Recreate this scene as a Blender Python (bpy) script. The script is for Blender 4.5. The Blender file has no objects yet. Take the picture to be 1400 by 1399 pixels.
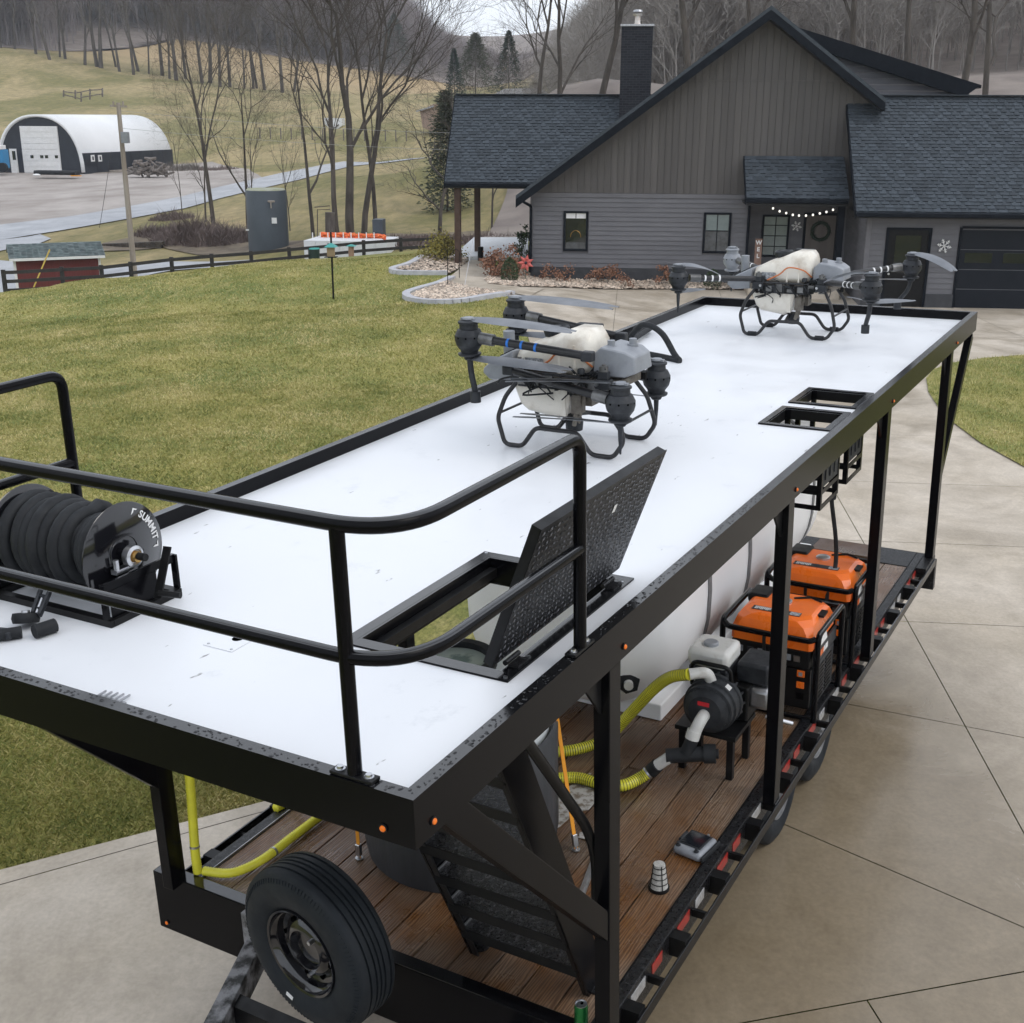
import bpy, bmesh, math, random
import numpy as np
from mathutils import Vector, Matrix, Quaternion
from mathutils.bvhtree import BVHTree
random.seed(7); RNG=np.random.default_rng(7)
S=bpy.context.scene; COL=S.collection
# ------------------------------------------------------------------ camera, world, sun, exposure
F=1648.0; CAMH=4.4
YAW,PITCH,ROLL=0.09383781,0.31624588,-0.00461083
def camrot():
    fw=Vector((math.cos(YAW)*math.cos(PITCH),math.sin(YAW)*math.cos(PITCH),-math.sin(PITCH)))
    r=Vector((math.sin(YAW),-math.cos(YAW),0)); d=fw.cross(r)
    r2=math.cos(ROLL)*r+math.sin(ROLL)*d; d2=-math.sin(ROLL)*r+math.cos(ROLL)*d
    return r2,d2,fw
CR,CD,CF=camrot(); CW=Vector((0,0,CAMH))
cam=bpy.data.cameras.new('camera'); camo=bpy.data.objects.new('camera',cam); COL.objects.link(camo)
cam.sensor_width=36; cam.lens=F/1400*36; cam.clip_start=.05; cam.clip_end=3000
m=Matrix.Identity(4)
for i in range(3): m[i][0]=CR[i]; m[i][1]=-CD[i]; m[i][2]=-CF[i]; m[i][3]=CW[i]
camo.matrix_world=m; S.camera=camo
W=bpy.data.worlds.new('World'); S.world=W; W.use_nodes=True
nt=W.node_tree; nt.nodes.clear()
sky=nt.nodes.new('ShaderNodeTexSky'); sky.sky_type='NISHITA'; sky.sun_disc=False
sky.sun_elevation=math.radians(48); sky.sun_rotation=math.radians(200); sky.air_density=1.0; sky.dust_density=4.0
tc=nt.nodes.new('ShaderNodeTexCoord'); nz=nt.nodes.new('ShaderNodeTexNoise'); nz.inputs['Scale'].default_value=2.2; nz.inputs['Detail'].default_value=4
rp=nt.nodes.new('ShaderNodeValToRGB'); rp.color_ramp.elements[0].position=.3; rp.color_ramp.elements[0].color=(6.4,6.9,7.7,1); rp.color_ramp.elements[1].position=.75; rp.color_ramp.elements[1].color=(9.0,9.3,9.8,1)
mx=nt.nodes.new('ShaderNodeMix'); mx.data_type='RGBA'; mx.inputs[0].default_value=.88
bg=nt.nodes.new('ShaderNodeBackground'); bg.inputs[1].default_value=.125; ow=nt.nodes.new('ShaderNodeOutputWorld')
nt.links.new(tc.outputs['Generated'],nz.inputs['Vector']); nt.links.new(nz.outputs['Fac'],rp.inputs[0])
nt.links.new(sky.outputs[0],mx.inputs[6]); nt.links.new(rp.outputs[0],mx.inputs[7]); nt.links.new(mx.outputs[2],bg.inputs[0]); nt.links.new(bg.outputs[0],ow.inputs[0])
sl=bpy.data.lights.new('sun','SUN'); sl.energy=.5; sl.angle=math.radians(25); sl.color=(1,.97,.93)
so=bpy.data.objects.new('sun',sl); COL.objects.link(so)
_e,_r=math.radians(48),math.radians(200)
sd=Vector((math.sin(_r)*math.cos(_e),math.cos(_r)*math.cos(_e),math.sin(_e)))
so.rotation_euler=sd.to_track_quat('Z','Y').to_euler()
S.view_settings.view_transform='Standard'; S.view_settings.look='None'; S.view_settings.exposure=0.38; S.view_settings.gamma=1
S.render.engine='CYCLES'; S.render.resolution_x=1024; S.render.resolution_y=1023
# ------------------------------------------------------------------ frames
RTW=Matrix(((0.9119010052447853,0.410217612652287,-0.012572466082996392),(-0.4097557370895998,0.9117488409188852,0.02853571455611738),(0.023168784079201532,-0.020870106682229522,0.9995137048041731)))
CT=Vector((-2.4120907587196103,-1.7485946005520447,1.8548571002568794))
TM=Matrix.Translation(CW)@RTW.to_4x4()@Matrix.Translation(-CT)      # the trailer stands a little nose-down on the drive
def ray(px,py): return CR*((px-700)/F)+CD*((py-700)/F)+CF
def at(px,py,X): d=ray(px,py); return CW+d*(X/d.x)
# ------------------------------------------------------------------ mesh builder
class MB:
    def __init__(s): s.v=[]; s.f=[]
    def add(s,vs,fs):
        o=len(s.v); s.v.extend([tuple(v) for v in vs]); s.f.extend([tuple(i+o for i in f) for f in fs]); return s
    def bx(s,x0,x1,y0,y1,z0,z1):
        return s.add([(x0,y0,z0),(x1,y0,z0),(x1,y1,z0),(x0,y1,z0),(x0,y0,z1),(x1,y0,z1),(x1,y1,z1),(x0,y1,z1)],
          [(0,3,2,1),(4,5,6,7),(0,1,5,4),(1,2,6,5),(2,3,7,6),(3,0,4,7)])
    def beam(s,a,b,w,h,up=(0,0,1),w2=None,h2=None):
        a=Vector(a);b=Vector(b);d=(b-a).normalized(); u=Vector(up); sx=d.cross(u)
        if sx.length<1e-4: sx=d.cross(Vector((1,0,0)))
        sx.normalize(); u=sx.cross(d); w2=w if w2 is None else w2; h2=h if h2 is None else h2
        vs=[a-sx*w/2-u*h/2,a+sx*w/2-u*h/2,a+sx*w/2+u*h/2,a-sx*w/2+u*h/2,b-sx*w2/2-u*h2/2,b+sx*w2/2-u*h2/2,b+sx*w2/2+u*h2/2,b-sx*w2/2+u*h2/2]
        return s.add(vs,[(0,1,2,3),(4,7,6,5),(0,4,5,1),(1,5,6,2),(2,6,7,3),(3,7,4,0)])
    def tube(s,pts,r,n=10,cap=True):
        pts=[Vector(p) for p in pts]; k=len(pts); rs=list(r) if hasattr(r,'__len__') else [r]*k
        d=(pts[1]-pts[0]).normalized(); x=d.orthogonal().normalized(); vs=[]
        for i,p in enumerate(pts):
            nd=(pts[min(i+1,k-1)]-pts[max(i-1,0)])
            if nd.length<1e-9: nd=d
            nd=nd.normalized(); q=d.rotation_difference(nd); x=q@x; x=(x-nd*x.dot(nd)).normalized(); d=nd; y=d.cross(x)
            vs+= [p+(x*math.cos(2*math.pi*j/n)+y*math.sin(2*math.pi*j/n))*rs[i] for j in range(n)]
        fs=[(i*n+j,i*n+(j+1)%n,(i+1)*n+(j+1)%n,(i+1)*n+j) for i in range(k-1) for j in range(n)]
        if cap: fs+=[tuple(range(n))[::-1],tuple((k-1)*n+j for j in range(n))]
        return s.add(vs,fs)
    def lathe(s,prof,o,ax=(0,0,1),n=24,cap=True,ang=1.0):
        o=Vector(o); ax=Vector(ax).normalized(); x=ax.orthogonal().normalized(); y=ax.cross(x); vs=[]
        for r,h in prof: vs+=[o+ax*h+(x*math.cos(2*math.pi*j/n)+y*math.sin(2*math.pi*j/n))*max(r,1e-4) for j in range(n)]
        k=len(prof); fs=[(i*n+j,i*n+(j+1)%n,(i+1)*n+(j+1)%n,(i+1)*n+j) for i in range(k-1) for j in range(n)]
        if cap: fs+=[tuple(range(n))[::-1],tuple((k-1)*n+j for j in range(n))]
        return s.add(vs,fs)
    def cyl(s,a,b,r,n=14,r2=None):
        a=Vector(a);b=Vector(b); return s.lathe([(r,0),(r if r2 is None else r2,(b-a).length)],a,b-a,n)
    def prism(s,poly,d):            # poly: list of 3D points (planar), d: extrusion vector
        n=len(poly); d=Vector(d); P=[Vector(p) for p in poly]
        return s.add(P+[p+d for p in P],[tuple(range(n))[::-1],tuple(range(n,2*n))]+[(i,(i+1)%n,n+(i+1)%n,n+i) for i in range(n)])
    def ell(s,c,r,n=12,m=8,M=None):
        c=Vector(c); vs=[];
        for i in range(m+1):
            t=math.pi*i/m
            for j in range(n):
                a=2*math.pi*j/n; v=Vector((math.sin(t)*math.cos(a)*r[0],math.sin(t)*math.sin(a)*r[1],math.cos(t)*r[2])); 
                if M: v=M@v
                vs.append(c+v)
        return s.add(vs,[(i*n+j,(i+1)*n+j,(i+1)*n+(j+1)%n,i*n+(j+1)%n) for i in range(m) for j in range(n)])
    def loft(s,secs,cap=True):
        n=len(secs[0]); k=len(secs); vs=[p for q in secs for p in q]
        fs=[(i*n+j,i*n+(j+1)%n,(i+1)*n+(j+1)%n,(i+1)*n+j) for i in range(k-1) for j in range(n)]
        if cap: fs+=[tuple(range(n))[::-1],tuple((k-1)*n+j for j in range(n))]
        return s.add(vs,fs)
def fillet(P,r,n=6):
    P=[Vector(p) for p in P]; out=[P[0]]
    for i in range(1,len(P)-1):
        a,b,c=P[i-1],P[i],P[i+1]; u=(a-b); v=(c-b); rr=min(r,u.length*.49,v.length*.49); u.normalize(); v.normalize()
        p,q=b+u*rr,b+v*rr
        for k in range(n+1):
            t=k/n; out.append(p*(1-t)**2+b*2*t*(1-t)+q*t*t)
    out.append(P[-1]); return out
def spline(P,n=8):
    P=[Vector(p) for p in P]; Q=[P[0]*2-P[1]]+P+[P[-1]*2-P[-2]]; out=[]
    for i in range(1,len(Q)-2):
        for k in range(n):
            t=k/n; a,b,c,d=Q[i-1],Q[i],Q[i+1],Q[i+2]
            out.append(.5*((2*b)+(c-a)*t+(2*a-5*b+4*c-d)*t*t+(3*b-a-3*c+d)*t**3))
    out.append(P[-1]); return out
BASE={}; FR={}
def props(o,label=None,cat=None,group=None,kind=None):
    if label: o['label']=label
    if cat: o['category']=cat
    if group: o['group']=group
    if kind: o['kind']=kind
    return o
def thing(name,label,cat,base=(0,0,0),fr='W',group=None):
    o=bpy.data.objects.new(name,None); COL.objects.link(o); o.empty_display_size=.1
    BASE[o]=Vector(base); FR[o]=fr; o.matrix_world=(TM if fr=='T' else Matrix.Identity(4))@Matrix.Translation(Vector(base))
    return props(o,label,cat,group)
def mkmesh(name,vs,fs,mat,smooth=None):
    me=bpy.data.meshes.new(name); me.from_pydata(vs,[],fs)
    if mat: me.materials.append(mat)
    me.update(); bm=bmesh.new(); bm.from_mesh(me); bmesh.ops.recalc_face_normals(bm,faces=bm.faces); bm.to_mesh(me); bm.free()
    if smooth is not None:
        for p in me.polygons: p.use_smooth=True
        try: me.set_sharp_from_angle(angle=math.radians(smooth))
        except Exception: pass
    return me
def build(mb,name,mat,parent=None,smooth=40,bevel=0,label=None,cat=None,group=None,kind=None,base=None,fr='W',recalc=True):
    b=BASE[parent] if parent else (Vector(base) if base else Vector((0,0,0)))
    vs=[(v[0]-b.x,v[1]-b.y,v[2]-b.z) for v in mb.v]
    me=mkmesh(name,vs,mb.f,mat,smooth); o=bpy.data.objects.new(name,me); COL.objects.link(o)
    if parent: o.parent=parent; BASE[o]=b; FR[o]=FR[parent]
    else: o.matrix_world=(TM if fr=='T' else Matrix.Identity(4))@Matrix.Translation(b); BASE[o]=b; FR[o]=fr
    if bevel:
        md=o.modifiers.new('bevel','BEVEL'); md.width=bevel; md.segments=2; md.limit_method='ANGLE'; md.angle_limit=math.radians(50)
    return props(o,label,cat,group,kind)
def copy_tree(o,parent=None):
    c=o.copy(); COL.objects.link(c)
    if parent: c.parent=parent
    for ch in list(o.children): copy_tree(ch,c)
    return c
# ------------------------------------------------------------------ materials
MATS={}
def pm(name,c1,c2=None,scale=6,rough=.6,rough2=None,bump=0,bscale=None,metal=0,detail=6,pos=(.35,.65),stretch=None,coord='Object',spec=.5,extra=None,coat=0,dist=.02,emis=None,rsc=None):
    m=bpy.data.materials.new(name); m.use_nodes=True; t=m.node_tree; N=t.nodes; L=t.links; b=N['Principled BSDF']
    b.inputs['Base Color'].default_value=(*c1,1); b.inputs['Roughness'].default_value=rough; b.inputs['Metallic'].default_value=metal; b.inputs['Specular IOR Level'].default_value=spec
    if coat: b.inputs['Coat Weight'].default_value=coat; b.inputs['Coat Roughness'].default_value=.08
    tc=N.new('ShaderNodeTexCoord'); mp=N.new('ShaderNodeMapping'); L.new(tc.outputs[coord],mp.inputs[0])
    if stretch: mp.inputs['Scale'].default_value=stretch
    def noise(sc,det=detail):
        n=N.new('ShaderNodeTexNoise'); n.inputs['Scale'].default_value=sc; n.inputs['Detail'].default_value=det; n.inputs['Roughness'].default_value=.6; L.new(mp.outputs[0],n.inputs['Vector']); return n
    if c2 is not None:
        n=noise(scale); r=N.new('ShaderNodeValToRGB'); r.color_ramp.elements[0].position=pos[0]; r.color_ramp.elements[1].position=pos[1]
        r.color_ramp.elements[0].color=(*c1,1); r.color_ramp.elements[1].color=(*c2,1); L.new(n.outputs['Fac'],r.inputs[0]); L.new(r.outputs[0],b.inputs['Base Color']); m['_c']=r.name
    if rough2 is not None:
        n2=noise(rsc or scale*1.7); mr=N.new('ShaderNodeMapRange'); mr.inputs[1].default_value=.35; mr.inputs[2].default_value=.65; mr.inputs[3].default_value=rough; mr.inputs[4].default_value=rough2
        L.new(n2.outputs['Fac'],mr.inputs[0]); L.new(mr.outputs[0],b.inputs['Roughness'])
    if bump:
        n3=noise(bscale or scale*4); bp=N.new('ShaderNodeBump'); bp.inputs['Strength'].default_value=bump; bp.inputs['Distance'].default_value=dist
        L.new(n3.outputs['Fac'],bp.inputs['Height']); L.new(bp.outputs[0],b.inputs['Normal'])
    if emis: b.inputs['Emission Color'].default_value=(*emis[0],1); b.inputs['Emission Strength'].default_value=emis[1]
    if extra: extra(m,t,N,L,b,mp)
    MATS[name]=m; return m
def island(m,t,N,L,b,mp,amt=.35):   # per-piece brightness variation
    src=b.inputs['Base Color'].links[0].from_socket if b.inputs['Base Color'].links else None
    g=N.new('ShaderNodeNewGeometry'); hs=N.new('ShaderNodeHueSaturation'); mr=N.new('ShaderNodeMapRange'); mr.inputs[3].default_value=1-amt; mr.inputs[4].default_value=1+amt
    L.new(g.outputs['Random Per Island'],mr.inputs[0]); L.new(mr.outputs[0],hs.inputs['Value'])
    if src: L.new(src,hs.inputs['Color'])
    else: hs.inputs['Color'].default_value=b.inputs['Base Color'].default_value
    L.new(hs.outputs[0],b.inputs['Base Color'])
def objrand(m,t,N,L,b,mp,amt=.25):
    src=b.inputs['Base Color'].links[0].from_socket if b.inputs['Base Color'].links else None
    g=N.new('ShaderNodeObjectInfo'); hs=N.new('ShaderNodeHueSaturation'); mr=N.new('ShaderNodeMapRange'); mr.inputs[3].default_value=1-amt; mr.inputs[4].default_value=1+amt
    L.new(g.outputs['Random'],mr.inputs[0]); L.new(mr.outputs[0],hs.inputs['Value'])
    if src: L.new(src,hs.inputs['Color'])
    else: hs.inputs['Color'].default_value=b.inputs['Base Color'].default_value
    L.new(hs.outputs[0],b.inputs['Base Color'])
def wetdrops(m,t,N,L,b,mp):         # rain beads on painted steel, on upward faces
    g=N.new('ShaderNodeNewGeometry'); sx=N.new('ShaderNodeSeparateXYZ'); L.new(g.outputs['Normal'],sx.inputs[0])
    up=N.new('ShaderNodeMath'); up.operation='GREATER_THAN'; up.inputs[1].default_value=.75; L.new(sx.outputs[2],up.inputs[0])
    nz=N.new('ShaderNodeTexNoise'); nz.inputs['Scale'].default_value=30; nz.inputs['Distortion'].default_value=.5; nz.inputs['Detail'].default_value=1; L.new(mp.outputs[0],nz.inputs['Vector'])
    mr=N.new('ShaderNodeMapRange'); mr.inputs[1].default_value=.655; mr.inputs[2].default_value=.675; L.new(nz.outputs['Fac'],mr.inputs[0])
    mu=N.new('ShaderNodeMath'); mu.operation='MULTIPLY'; L.new(mr.outputs[0],mu.inputs[0]); L.new(up.outputs[0],mu.inputs[1])
    bp=N.new('ShaderNodeBump'); bp.inputs['Strength'].default_value=.04; bp.inputs['Distance'].default_value=.004; L.new(mu.outputs[0],bp.inputs['Height']); L.new(bp.outputs[0],b.inputs['Normal'])
    r=N.new('ShaderNodeMapRange'); r.inputs[3].default_value=.15; r.inputs[4].default_value=.11; L.new(mu.outputs[0],r.inputs[0])
    r0=N.new('ShaderNodeMix'); r0.inputs[2].default_value=.24; L.new(up.outputs[0],r0.inputs[0]); L.new(r.outputs[0],r0.inputs[3]); L.new(r0.outputs[0],b.inputs['Roughness'])
    sp=N.new('ShaderNodeMapRange'); sp.inputs[3].default_value=.11; sp.inputs[4].default_value=1.0; L.new(up.outputs[0],sp.inputs[0]); L.new(sp.outputs[0],b.inputs['Specular IOR Level'])
BLK=pm('black_painted_steel',(.003,.003,.004),rough=.24,spec=.3,extra=wetdrops)
BLK2=pm('black_steel_plain',(.005,.005,.006),(.010,.010,.010),scale=9,rough=.3,rough2=.45,spec=.2)
GRIT=pm('worn_wet_black_steel',(.005,.005,.006),(.055,.055,.06),scale=45,rough=.18,rough2=.6,bump=.5,bscale=60,pos=(.56,.74),dist=.006,spec=.4)
RUB=pm('black_rubber',(.013,.014,.016),(.022,.024,.027),scale=14,rough=.55,rough2=.7,bump=.25,bscale=90,dist=.003,spec=.25)
TYRE=pm('tyre_rubber',(.008,.011,.015),(.015,.019,.024),scale=5,rough=.5,rough2=.68,bump=.15,bscale=120,dist=.002,spec=.25)
STEEL=pm('bright_steel',(.55,.56,.58),rough=.28,metal=1)
GAL=pm('galvanised',(.35,.36,.37),(.5,.5,.52),scale=20,rough=.4,metal=.9)
AMB=pm('amber_lens',(.75,.16,.01),rough=.15,emis=((1,.22,.02),.06))
YEL=pm('yellow_hose',(.80,.76,.05),(.68,.64,.05),scale=9,rough=.4)
YELD=pm('yellow_hose_rib',(.10,.10,.02),rough=.4)
ORG=pm('orange_plastic',(.95,.19,.012),(.85,.15,.01),scale=5,rough=.25,rough2=.4,coat=.3)
STRAP=pm('orange_strap',(.75,.30,.02),rough=.7)
WPVC=pm('white_pvc',(.62,.62,.60),(.45,.43,.38),scale=14,rough=.3,pos=(.55,.8))
GREYP=pm('grey_plastic',(.25,.265,.29),(.17,.18,.20),scale=8,rough=.38,bump=.03,bscale=40,pos=(.45,.75))
DGREYP=pm('dark_grey_plastic',(.014,.016,.020),(.032,.035,.04),scale=17,rough=.42,rough2=.55,bump=.1,bscale=60,spec=.35)
CARB=pm('carbon_tube',(.012,.012,.014),(.022,.022,.024),scale=30,rough=.35,rough2=.5)
DIRTW=pm('dirty_white_plastic',(.76,.72,.64),(.34,.26,.17),scale=5,rough=.28,bump=.02,bscale=25,pos=(.50,.82),detail=7,extra=None)
DIRTG=pm('muddy_metal',(.10,.085,.07),(.20,.18,.15),scale=18,rough=.6,bump=.3,bscale=40)
GLASS=pm('dark_glass',(.012,.016,.017),rough=.05,spec=.8)
BLUE=pm('blue_tape',(.02,.18,.65),rough=.4)
WHITE=pm('white_paint',(.78,.78,.78),(.70,.70,.69),scale=3,rough=.45)
SCREEN=pm('screen_glass',(.01,.012,.016),rough=.08,spec=.8)
BRASS=pm('brass',(.45,.28,.10),rough=.3,metal=1)
REDP=pm('red_print',(.55,.02,.03),rough=.5)
PRNT=pm('pale_print',(.42,.44,.47),(.2,.21,.22),scale=60,rough=.5,pos=(.45,.55))
# ================================================================== TRAILER (coordinates: x from the platform's front edge to the rear, y from its right edge to the left, z=0 top of the rim)
L_,W_=8.94,2.59
def woodgrain(m,t,N,L,b,mp):
    w=N.new('ShaderNodeTexWave'); w.wave_type='BANDS'; w.bands_direction='Y'; w.inputs['Scale'].default_value=10; w.inputs['Distortion'].default_value=9; w.inputs['Detail'].default_value=3; w.inputs['Detail Scale'].default_value=1.4
    tc=[n for n in N if n.type=='TEX_COORD'][0]; oi=N.new('ShaderNodeObjectInfo'); ad=N.new('ShaderNodeVectorMath'); ad.operation='MULTIPLY_ADD'
    sc=N.new('ShaderNodeVectorMath'); sc.operation='SCALE'; sc.inputs[0].default_value=(37,13,5); L.new(oi.outputs['Random'],sc.inputs['Scale'])
    mp2=N.new('ShaderNodeMapping'); mp2.inputs['Scale'].default_value=(.22,2.2,1); L.new(tc.outputs['Object'],mp2.inputs[0])
    ad=N.new('ShaderNodeVectorMath'); ad.operation='ADD'; L.new(mp2.outputs[0],ad.inputs[0]); L.new(sc.outputs[0],ad.inputs[1]); L.new(ad.outputs[0],w.inputs['Vector'])
    src=b.inputs['Base Color'].links[0].from_socket
    mx=N.new('ShaderNodeMix'); mx.data_type='RGBA'; mx.blend_type='MULTIPLY'; mx.inputs[0].default_value=.85; L.new(src,mx.inputs[6])
    r=N.new('ShaderNodeValToRGB'); r.color_ramp.elements[0].color=(.45,.38,.34,1); r.color_ramp.elements[1].color=(1.25,1.22,1.2,1); L.new(w.outputs['Fac'],r.inputs[0]); L.new(r.outputs[0],mx.inputs[7]); L.new(mx.outputs[2],b.inputs['Base Color'])
    bp=N.new('ShaderNodeBump'); bp.inputs['Strength'].default_value=.35; bp.inputs['Distance'].default_value=.004; L.new(w.outputs['Fac'],bp.inputs['Height']); L.new(bp.outputs[0],b.inputs['Normal'])
    objrand(m,t,N,L,b,mp,.28)
PLANK=pm('wet_deck_wood',(.13,.055,.014),(.185,.135,.095),scale=1.6,rough=.14,rough2=.55,pos=(.38,.62),spec=.55,extra=woodgrain)
def deckx(m,t,N,L,b,mp):
    n=N.new('ShaderNodeTexNoise'); n.inputs['Scale'].default_value=3.5; n.inputs['Detail'].default_value=9; n.inputs['Roughness'].default_value=.75; L.new(mp.outputs[0],n.inputs['Vector'])
    r=N.new('ShaderNodeValToRGB'); r.color_ramp.elements[0].position=.60; r.color_ramp.elements[1].position=.78; r.color_ramp.elements[0].color=(.745,.76,.785,1); r.color_ramp.elements[1].color=(.58,.60,.63,1); L.new(n.outputs['Fac'],r.inputs[0])
    v=N.new('ShaderNodeTexNoise'); v.inputs['Scale'].default_value=9; v.inputs['Detail'].default_value=2; 
    mp2=N.new('ShaderNodeMapping'); mp2.inputs['Scale'].default_value=(1,2.6,1); L.new(mp.outputs[0],mp2.inputs[0]); L.new(mp2.outputs[0],v.inputs['Vector'])
    rr=N.new('ShaderNodeValToRGB'); rr.color_ramp.elements[0].position=.735; rr.color_ramp.elements[1].position=.77; rr.color_ramp.elements[0].color=(1,1,1,1); rr.color_ramp.elements[1].color=(.35,.34,.33,1); L.new(v.outputs['Fac'],rr.inputs[0])
    mx=N.new('ShaderNodeMix'); mx.data_type='RGBA'; mx.blend_type='MULTIPLY'; mx.inputs[0].default_value=1; L.new(r.outputs[0],mx.inputs[6]); L.new(rr.outputs[0],mx.inputs[7]); L.new(mx.outputs[2],b.inputs['Base Color'])
DECKM=pm('white_deck',(.86,.88,.9),rough=.28,rough2=.5,rsc=2.2,extra=deckx,bump=.12,bscale=2.5,dist=.004)
REDT=pm('red_reflective_tape',(.45,.02,.015),(.30,.03,.02),scale=30,rough=.35)
WHT=pm('white_reflective_tape',(.55,.55,.55),(.3,.3,.3),scale=30,rough=.35)
tr=thing('equipment_trailer','long black flatbed trailer carrying a raised white landing platform on steel posts','trailer',(4.5,1.3,-2.825),'T')
def P(mb,name,mat,parent=tr,**k): return build(mb,name,mat,parent,**k)
# white deck sheet with the three openings
xs=sorted({.05,8.89,.93,1.91,4.70,5.11,5.31,5.70}|{.05+i*1.1 for i in range(8)}); ys=[.05,.16,.25,.53,.89,1.3,1.9,2.54]
def hole(x,y): return (.93<x<1.91 and .25<y<.89) or (4.70<x<5.11 and .16<y<.53) or (5.31<x<5.70 and .16<y<.53)
mb=MB(); idx={}
for i,x in enumerate(xs):
    for j,y in enumerate(ys): idx[i,j]=len(mb.v); mb.v.append((x,y,-.075))
for i in range(len(xs)-1):
    for j in range(len(ys)-1):
        if not hole((xs[i]+xs[i+1])/2,(ys[j]+ys[j+1])/2): mb.f.append((idx[i,j],idx[i+1,j],idx[i+1,j+1],idx[i,j+1]))
dk=P(mb,'deck_sheet',DECKM,smooth=None); sd_=dk.modifiers.new('s','SOLIDIFY'); sd_.thickness=.012; sd_.offset=-1
# rim beams with top lip
def rim(a,b,c,d): P(MB().prism([(*a,-.165),(*b,-.165),(*c,-.165),(*d,-.165)],(0,0,.165)),'rim_beam',BLK,smooth=None)
rim((0,0),(L_,0),(L_-.05,.05),(.05,.05)); rim((L_,0),(L_,W_),(L_-.05,W_-.05),(L_-.05,.05)); rim((L_,W_),(0,W_),(.05,W_-.05),(L_-.05,W_-.05)); rim((0,W_),(0,0),(.05,.05),(.05,W_-.05))
for x in (.5,1.0,2.2,2.9,3.6,4.45,5.2,5.85,6.6,7.3,8.2): P(MB().bx(x-.02,x+.02,.052 if not(x in(1.0,5.2,)) else .95,W_-.052,-.17,-.09),'cross_member',BLK2,smooth=None)
# thin water drops standing on the near lips
def drops(n,f):
    mb=MB()
    for _ in range(n):
        x,y,z=f(); r=random.uniform(.002,.0075)*random.uniform(.5,1); mb.ell((x,y,z),(r*random.uniform(1,1.8),r*random.uniform(1,1.8),.0026),7,4)
    return mb
mbd=drops(230,lambda:(random.uniform(.02,3.2)**1,random.uniform(.006,.044),.0))
mbd2=drops(190,lambda:(random.uniform(.006,.044),random.uniform(.06,2.5),.0))
mbd.add(mbd2.v,mbd2.f)
WATER=pm('rain_bead',(.004,.004,.005),rough=.03,spec=.6)
P(mbd,'rain_bead',WATER,kind='stuff')
# posts, gussets, braces
for y0,y1,yo in ((0.002,.072,-1),(W_-.072,W_-.002,1)):
    for x in (1.30,3.50,5.68,7.84):
        P(MB().bx(x,x+.1,y0,y1,-2.0,-.1655),'post',BLK,smooth=None,bevel=.004)
        yg=(y0+y1)/2
        P(MB().prism([(x-.16,yg,-.166),(x,yg,-.166),(x,yg,-.36)],(0,.012,0)),'gusset',BLK2,smooth=None)
    yb=(y0+y1)/2
    P(MB().beam((.18,yb,-.12),(1.34,yb,-1.36),.06,.1),'brace',BLK,smooth=None,bevel=.004)
    P(MB().beam((8.86,yb,-.2),(7.92,yb,-1.25),.06,.08),'brace',BLK,smooth=None,bevel=.004)
P(MB().tube(fillet([(.80,.13,-.18),(1.30,.10,-.88),(1.36,.09,-1.05),(1.36,.09,-1.4)],.1),.022),'brace',BLK2)
# lower deck
px0,px1=1.43,7.56; n=12; wp=(2.435-.155)/n
for i in range(n):
    y=.155+i*wp; cut=random.choice([None,random.uniform(3,6)])
    segs=[(px0,px1)] if cut is None else [(px0,cut-.003),(cut+.003,px1)]
    for a,b_ in segs: P(MB().bx(a,b_,y+.004,y+wp-.004,-2.02,-1.98+random.uniform(-.002,.002)),'plank',PLANK,smooth=None,bevel=.003)
P(MB().bx(7.565,7.95,.0,W_,-2.02,-1.975),'tail_plate',GRIT,smooth=None,bevel=.003)
for y in (.5,1.2,1.9): P(MB().bx(7.60,7.9,y,y+.5,-1.974,-1.955),'wood_strip',PLANK,smooth=None)
P(MB().bx(1.34,1.42,-.02,W_+.11,-2.31,-1.955),'front_bulkhead',BLK,smooth=None,bevel=.006)
P(MB().bx(7.93,8.0,-.01,W_+.01,-2.3,-2.025),'rear_bulkhead',GRIT,smooth=None,bevel=.006)
for s in (0,1):
    f=(lambda y:y) if s==0 else (lambda y:W_-y)
    def bxs(x0,x1,ya,yb_,z0,z1): a,b_=sorted((f(ya),f(yb_))); return MB().bx(x0,x1,a,b_,z0,z1)
    P(bxs(1.425,7.925,.085,.150,-2.14,-1.968),'side_channel',GRIT,smooth=None,bevel=.004)
    P(bxs(1.425,7.925,.1505,.1545,-1.99,-1.966),'edge_strip',GAL if s else BLK2,smooth=None)
    P(bxs(1.425,7.925,-.012,-.001,-2.065,-2.0),'rub_rail',BLK,smooth=None,bevel=.002)
    x=1.6; k=0
    while x<7.8:
        P(bxs(x,x+.07,.0,.084,-2.09,-1.985),'stake_pocket',BLK2,smooth=None)
        if x+.5<7.9:
            P(bxs(x+.29,x+.31,.0,.084,-2.06,-2.02),'rail_spacer',BLK2,smooth=None)
            if s==0:
                P(bxs(x+.1,x+.26,.0815,.0845,-2.06,-2.0),'reflective_tape',REDT if k%3 else WHT,smooth=None)
                P(bxs(x+.34,x+.46,.0815,.0845,-2.06,-2.0),'reflective_tape',WHT if k%2 else REDT,smooth=None)
        x+=.55; k+=1
for y in (.75,1.84): P(MB().bx(1.45,7.9,y-.05,y+.05,-2.32,-2.03),'frame_rail',BLK2,smooth=None)
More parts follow.
